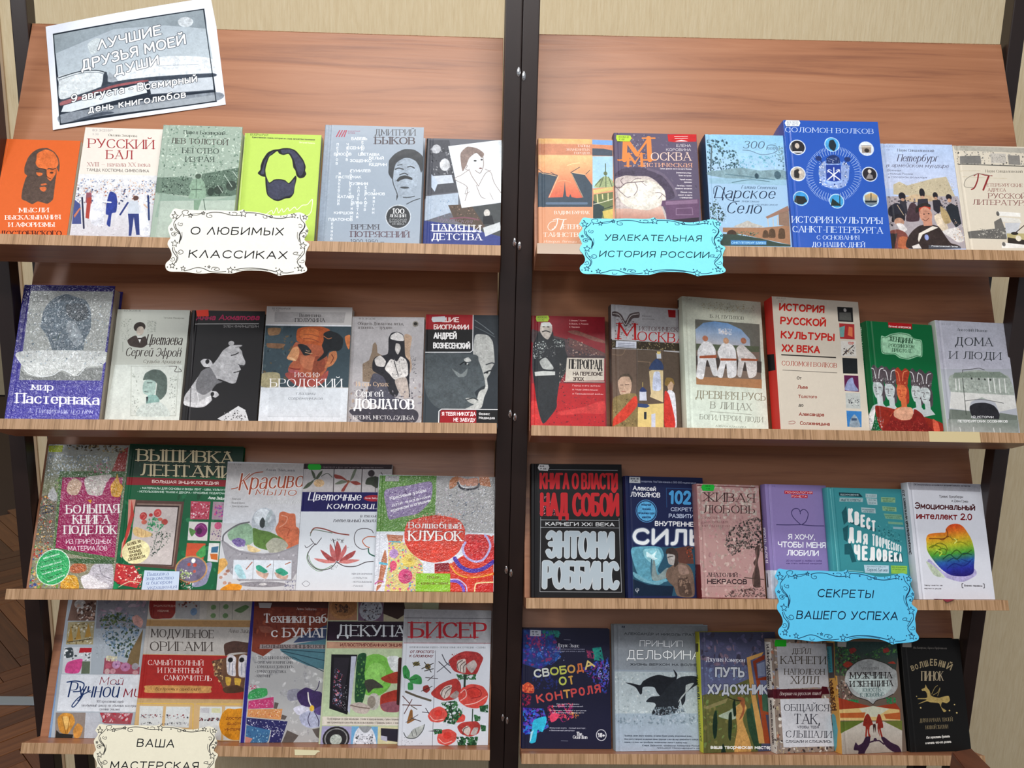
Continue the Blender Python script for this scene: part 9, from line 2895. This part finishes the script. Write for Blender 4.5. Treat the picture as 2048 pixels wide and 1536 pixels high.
# ---------------------------------------------------------------- books
def make_book(b):
    name = 'book'
    m, L = frame(b['s']); w, h, t = b['w'], b['h'], b['t']; nL, nR = b['n']
    ang = math.asin((nL - nR) / w)
    loc = m @ Matrix.Translation((b['u'], .0004, nL)) @ Matrix.Rotation(ang, 4, 'Y')
    # root at the back lower left corner of the book
    off = Matrix.Translation((0, 0, -t)); root = empty('book', loc @ off); io = Matrix.Translation((0, 0, t))
    tag(root, b['label'], 'book', GRP[b['s']])
    kind = b['k'][0]; hard = kind in 'hj' or b['k'] in ('g', 'g2') or kind == 'g'
    ct = .0022 if hard else .0006
    a = Art(-t * 1e4, (w + t) * 1e4, h * 1e4, .28)
    a.run(b['art']); im = a.image('print_' + b['id'])
    mt = print_mat('cover_' + b['id'], im, b['k'])
    # outer profile in (x,z), s = printed coordinate
    P = []
    if hard:
        P = [(w, 0), (.0115, 0), (.0095, -.0009), (.0075, -.0009), (.0055, 0), (.0012, 0), (.0003, -.0006)]
        n = 5
        for k in range(n + 1):
            f = k / n; P.append((-.0012 * math.sin(math.pi * f), -.0012 - (t - .0024) * f))
        P += [(.0003, -t + .0006), (.0012, -t), (w, -t)]
    else:
        P = [(w, 0), (.0042, 0), (.0036, -.0003), (.003, 0), (.0004, 0), (0, -.0004), (0, -t / 2), (0, -t + .0004), (.0004, -t), (w, -t)]
    def inner(p):
        x, z = p; return (max(x, ct) if x < w - 1e-6 else w, min(max(z, -t + ct), -ct))
    V = []; U = []; F = []
    N = len(P)
    ny = 2
    W_ = w + t
    for yi in (0, h):
        for p in P:
            x, z = p; V.append((x, yi, z)); s = x if (z > -.0005 or x > .002) and z > -t / 2 else z
            if x > .004 and z < -t / 2: s = -t * .5
            U.append(((s + t) / W_, yi / h))
    for yi in (0, h):
        for p in P:
            x, z = inner(p); V.append((x, yi, z)); s = x if z > -t / 2 else -t * .5
            U.append(((s + t) / W_, yi / h))
    for k in range(N - 1):
        F.append((k, k + N, k + 1 + N, k + 1)); F.append((2 * N + k, 2 * N + k + 1, 3 * N + k + 1, 3 * N + k))
        F.append((k, k + 1, 2 * N + k + 1, 2 * N + k)); F.append((N + k, 3 * N + k, 3 * N + k + 1, N + k + 1))
    F.append((0, 2 * N, 3 * N, N)); F.append((N - 1, 2 * N - 1, 4 * N - 1, 3 * N - 1))
    cv = mesh_obj('cover', V, F, [mt], root, U, mat=io)
    bm = bmesh.new(); bm.from_mesh(cv.data); bmesh.ops.recalc_face_normals(bm, faces=bm.faces); bm.to_mesh(cv.data); bm.free()
    ov = .003 if hard else .0003
    pg = box('pages', (ct + .0015 + (.0012 if hard else 0), ov, -t + ct + .00015), (w - ov * 1.2, h - ov, -ct - .00015), page_mat(b['side']), root, .0, io)
    for st in b['st']:
        k = len(st); vs = []; us = []
        for dz in (.0001, .00035):
            for x, y in st: vs.append((x / 1e4, h - y / 1e4, dz)); us.append(((x / 1e4 + t) / W_, 1 - y / 1e4 / h))
        Fs = [tuple(range(k, 2 * k)), tuple(range(k - 1, -1, -1))] + [(i, (i + 1) % k, (i + 1) % k + k, i + k) for i in range(k)]
        s = mesh_obj('sticker', vs, Fs, [mt], root, us, mat=io)
        bm = bmesh.new(); bm.from_mesh(s.data); bmesh.ops.recalc_face_normals(bm, faces=bm.faces); bm.to_mesh(s.data); bm.free()
    if b['id'] == 'emo':
        rb = mesh_obj('ribbon_marker', [(.028, .0005, -.008), (.036, .0005, -.008), (.028, .0006, .022), (.036, .0006, .022), (.031, -.004, .0305), (.048, .001, .030),
              (.028, .0008, -.008), (.036, .0008, -.008), (.028, .0012, .022), (.036, .0012, .022), (.031, -.0036, .031), (.048, .0014, .0305)],
              [(0, 2, 3, 1), (2, 4, 5, 3), (6, 7, 9, 8), (8, 9, 11, 10), (0, 6, 8, 2), (2, 8, 10, 4), (1, 3, 9, 7), (3, 5, 11, 9), (4, 10, 11, 5), (0, 1, 7, 6)], [M_ribbon], root, mat=io)
    return root
for b in BOOKS: make_book(b)
# ---------------------------------------------------------------- paper signs, poster, note
FL = dict(sign1=('paper_sign', 'cream scalloped paper sign with curly star border on the top left ledge', 'sign'),
          sign2=('paper_sign', 'light blue scalloped paper sign on the top right ledge', 'sign'),
          sign3=('paper_sign', 'light blue scalloped paper sign on the third right ledge', 'sign'),
          sign4=('paper_sign', 'cream scalloped paper sign on the bottom left ledge, cut by the frame edge', 'sign'),
          poster=('poster', 'tilted white printed sheet with grey picture of open books, top left', 'poster'),
          note=('handwritten_note', 'small pale blue handwritten slip against the green embroidery book', 'note'))
from mathutils.geometry import tessellate_polygon
for f in FLAT:
    m, L = frame(f['s']); a = Art(0, f['w'] * 1e4, f['h'] * 1e4, .28 if f['id'] != 'poster' else .25); a.run(f['art'])
    nm, lb, ct_ = FL[f['id']]; mt = print_mat('print_' + f['id'], a.image('print_' + f['id']), 'f')
    out = f['out']
    if f['id'].startswith('sign'): out = [tuple(p) for p in smooth(out, True, 3)]
    th = .0004; w, h = f['w'] * 1e4, f['h'] * 1e4
    bm = bmesh.new(); vs = [bm.verts.new((x / 1e4, -y / 1e4, 0)) for x, y in out]
    tri = tessellate_polygon([[Vector((x, -y, 0)) for x, y in out]])
    for t3 in tri:
        try: bm.faces.new([vs[i] for i in t3])
        except ValueError: pass
    bmesh.ops.recalc_face_normals(bm, faces=bm.faces)
    bm.normal_update()
    if sum(q.normal.z for q in bm.faces) < 0: bmesh.ops.reverse_faces(bm, faces=bm.faces)
    r = bmesh.ops.extrude_face_region(bm, geom=bm.faces[:])
    for v in [g for g in r['geom'] if isinstance(g, bmesh.types.BMVert)]: v.co.z += th
    bmesh.ops.recalc_face_normals(bm, faces=bm.faces)
    if f['id'] == 'poster':
        for k in range(1, 8):
            bmesh.ops.bisect_plane(bm, geom=bm.verts[:] + bm.edges[:] + bm.faces[:], plane_co=(f['w'] * k / 8, 0, 0), plane_no=(1, 0, 0))
            bmesh.ops.bisect_plane(bm, geom=bm.verts[:] + bm.edges[:] + bm.faces[:], plane_co=(0, -f['h'] * k / 8, 0), plane_no=(0, 1, 0))
    me = bpy.data.meshes.new(nm)
    uv = bm.loops.layers.uv.new('uv')
    for fc in bm.faces:
        for lp in fc.loops: lp[uv].uv = (lp.vert.co.x / f['w'], 1 + lp.vert.co.y / f['h'])
    if f['id'] == 'poster':
        for v in bm.verts:
            x = v.co.x / f['w']; v.co.z += .0025 * math.sin(math.pi * x * 1.2) + .004 * max(0, x - .8) * 5 * max(0, -v.co.y / f['h'] - .5)
    bm.to_mesh(me); bm.free(); me.materials.append(mt)
    o = bpy.data.objects.new(nm, me); COL.objects.link(o)
    o.matrix_world = m @ Matrix.Translation((f['u'], f['v'], f['n'] if f['id'] != 'poster' else .0008))
    tag(o, lb, ct_)
# ---------------------------------------------------------------- wooden block in the lower right corner
A, Bq, Cq, Dq = [Vector(p) for p in BLOCK]
dn = Vector((0, 0, -A.z + .001)); vs = [A, Bq, Cq, Dq, A + dn, Bq + dn, Cq + dn, Dq + dn]; c0 = sum(vs, Vector()) / 8
bk = mesh_obj('wooden_box', [v - A - dn for v in vs], [(0, 1, 2, 3), (7, 6, 5, 4), (0, 4, 5, 1), (1, 5, 6, 2), (2, 6, 7, 3), (3, 7, 4, 0)], [M_boxw], mat=Matrix.Translation(A + dn))
bm = bmesh.new(); bm.from_mesh(bk.data); bmesh.ops.recalc_face_normals(bm, faces=bm.faces)
bmesh.ops.bevel(bm, geom=bm.edges[:], offset=.0015, segments=2, affect='EDGES'); bm.to_mesh(bk.data); bm.free()
tag(bk, 'brown wooden box corner poking up at the bottom right', 'box')
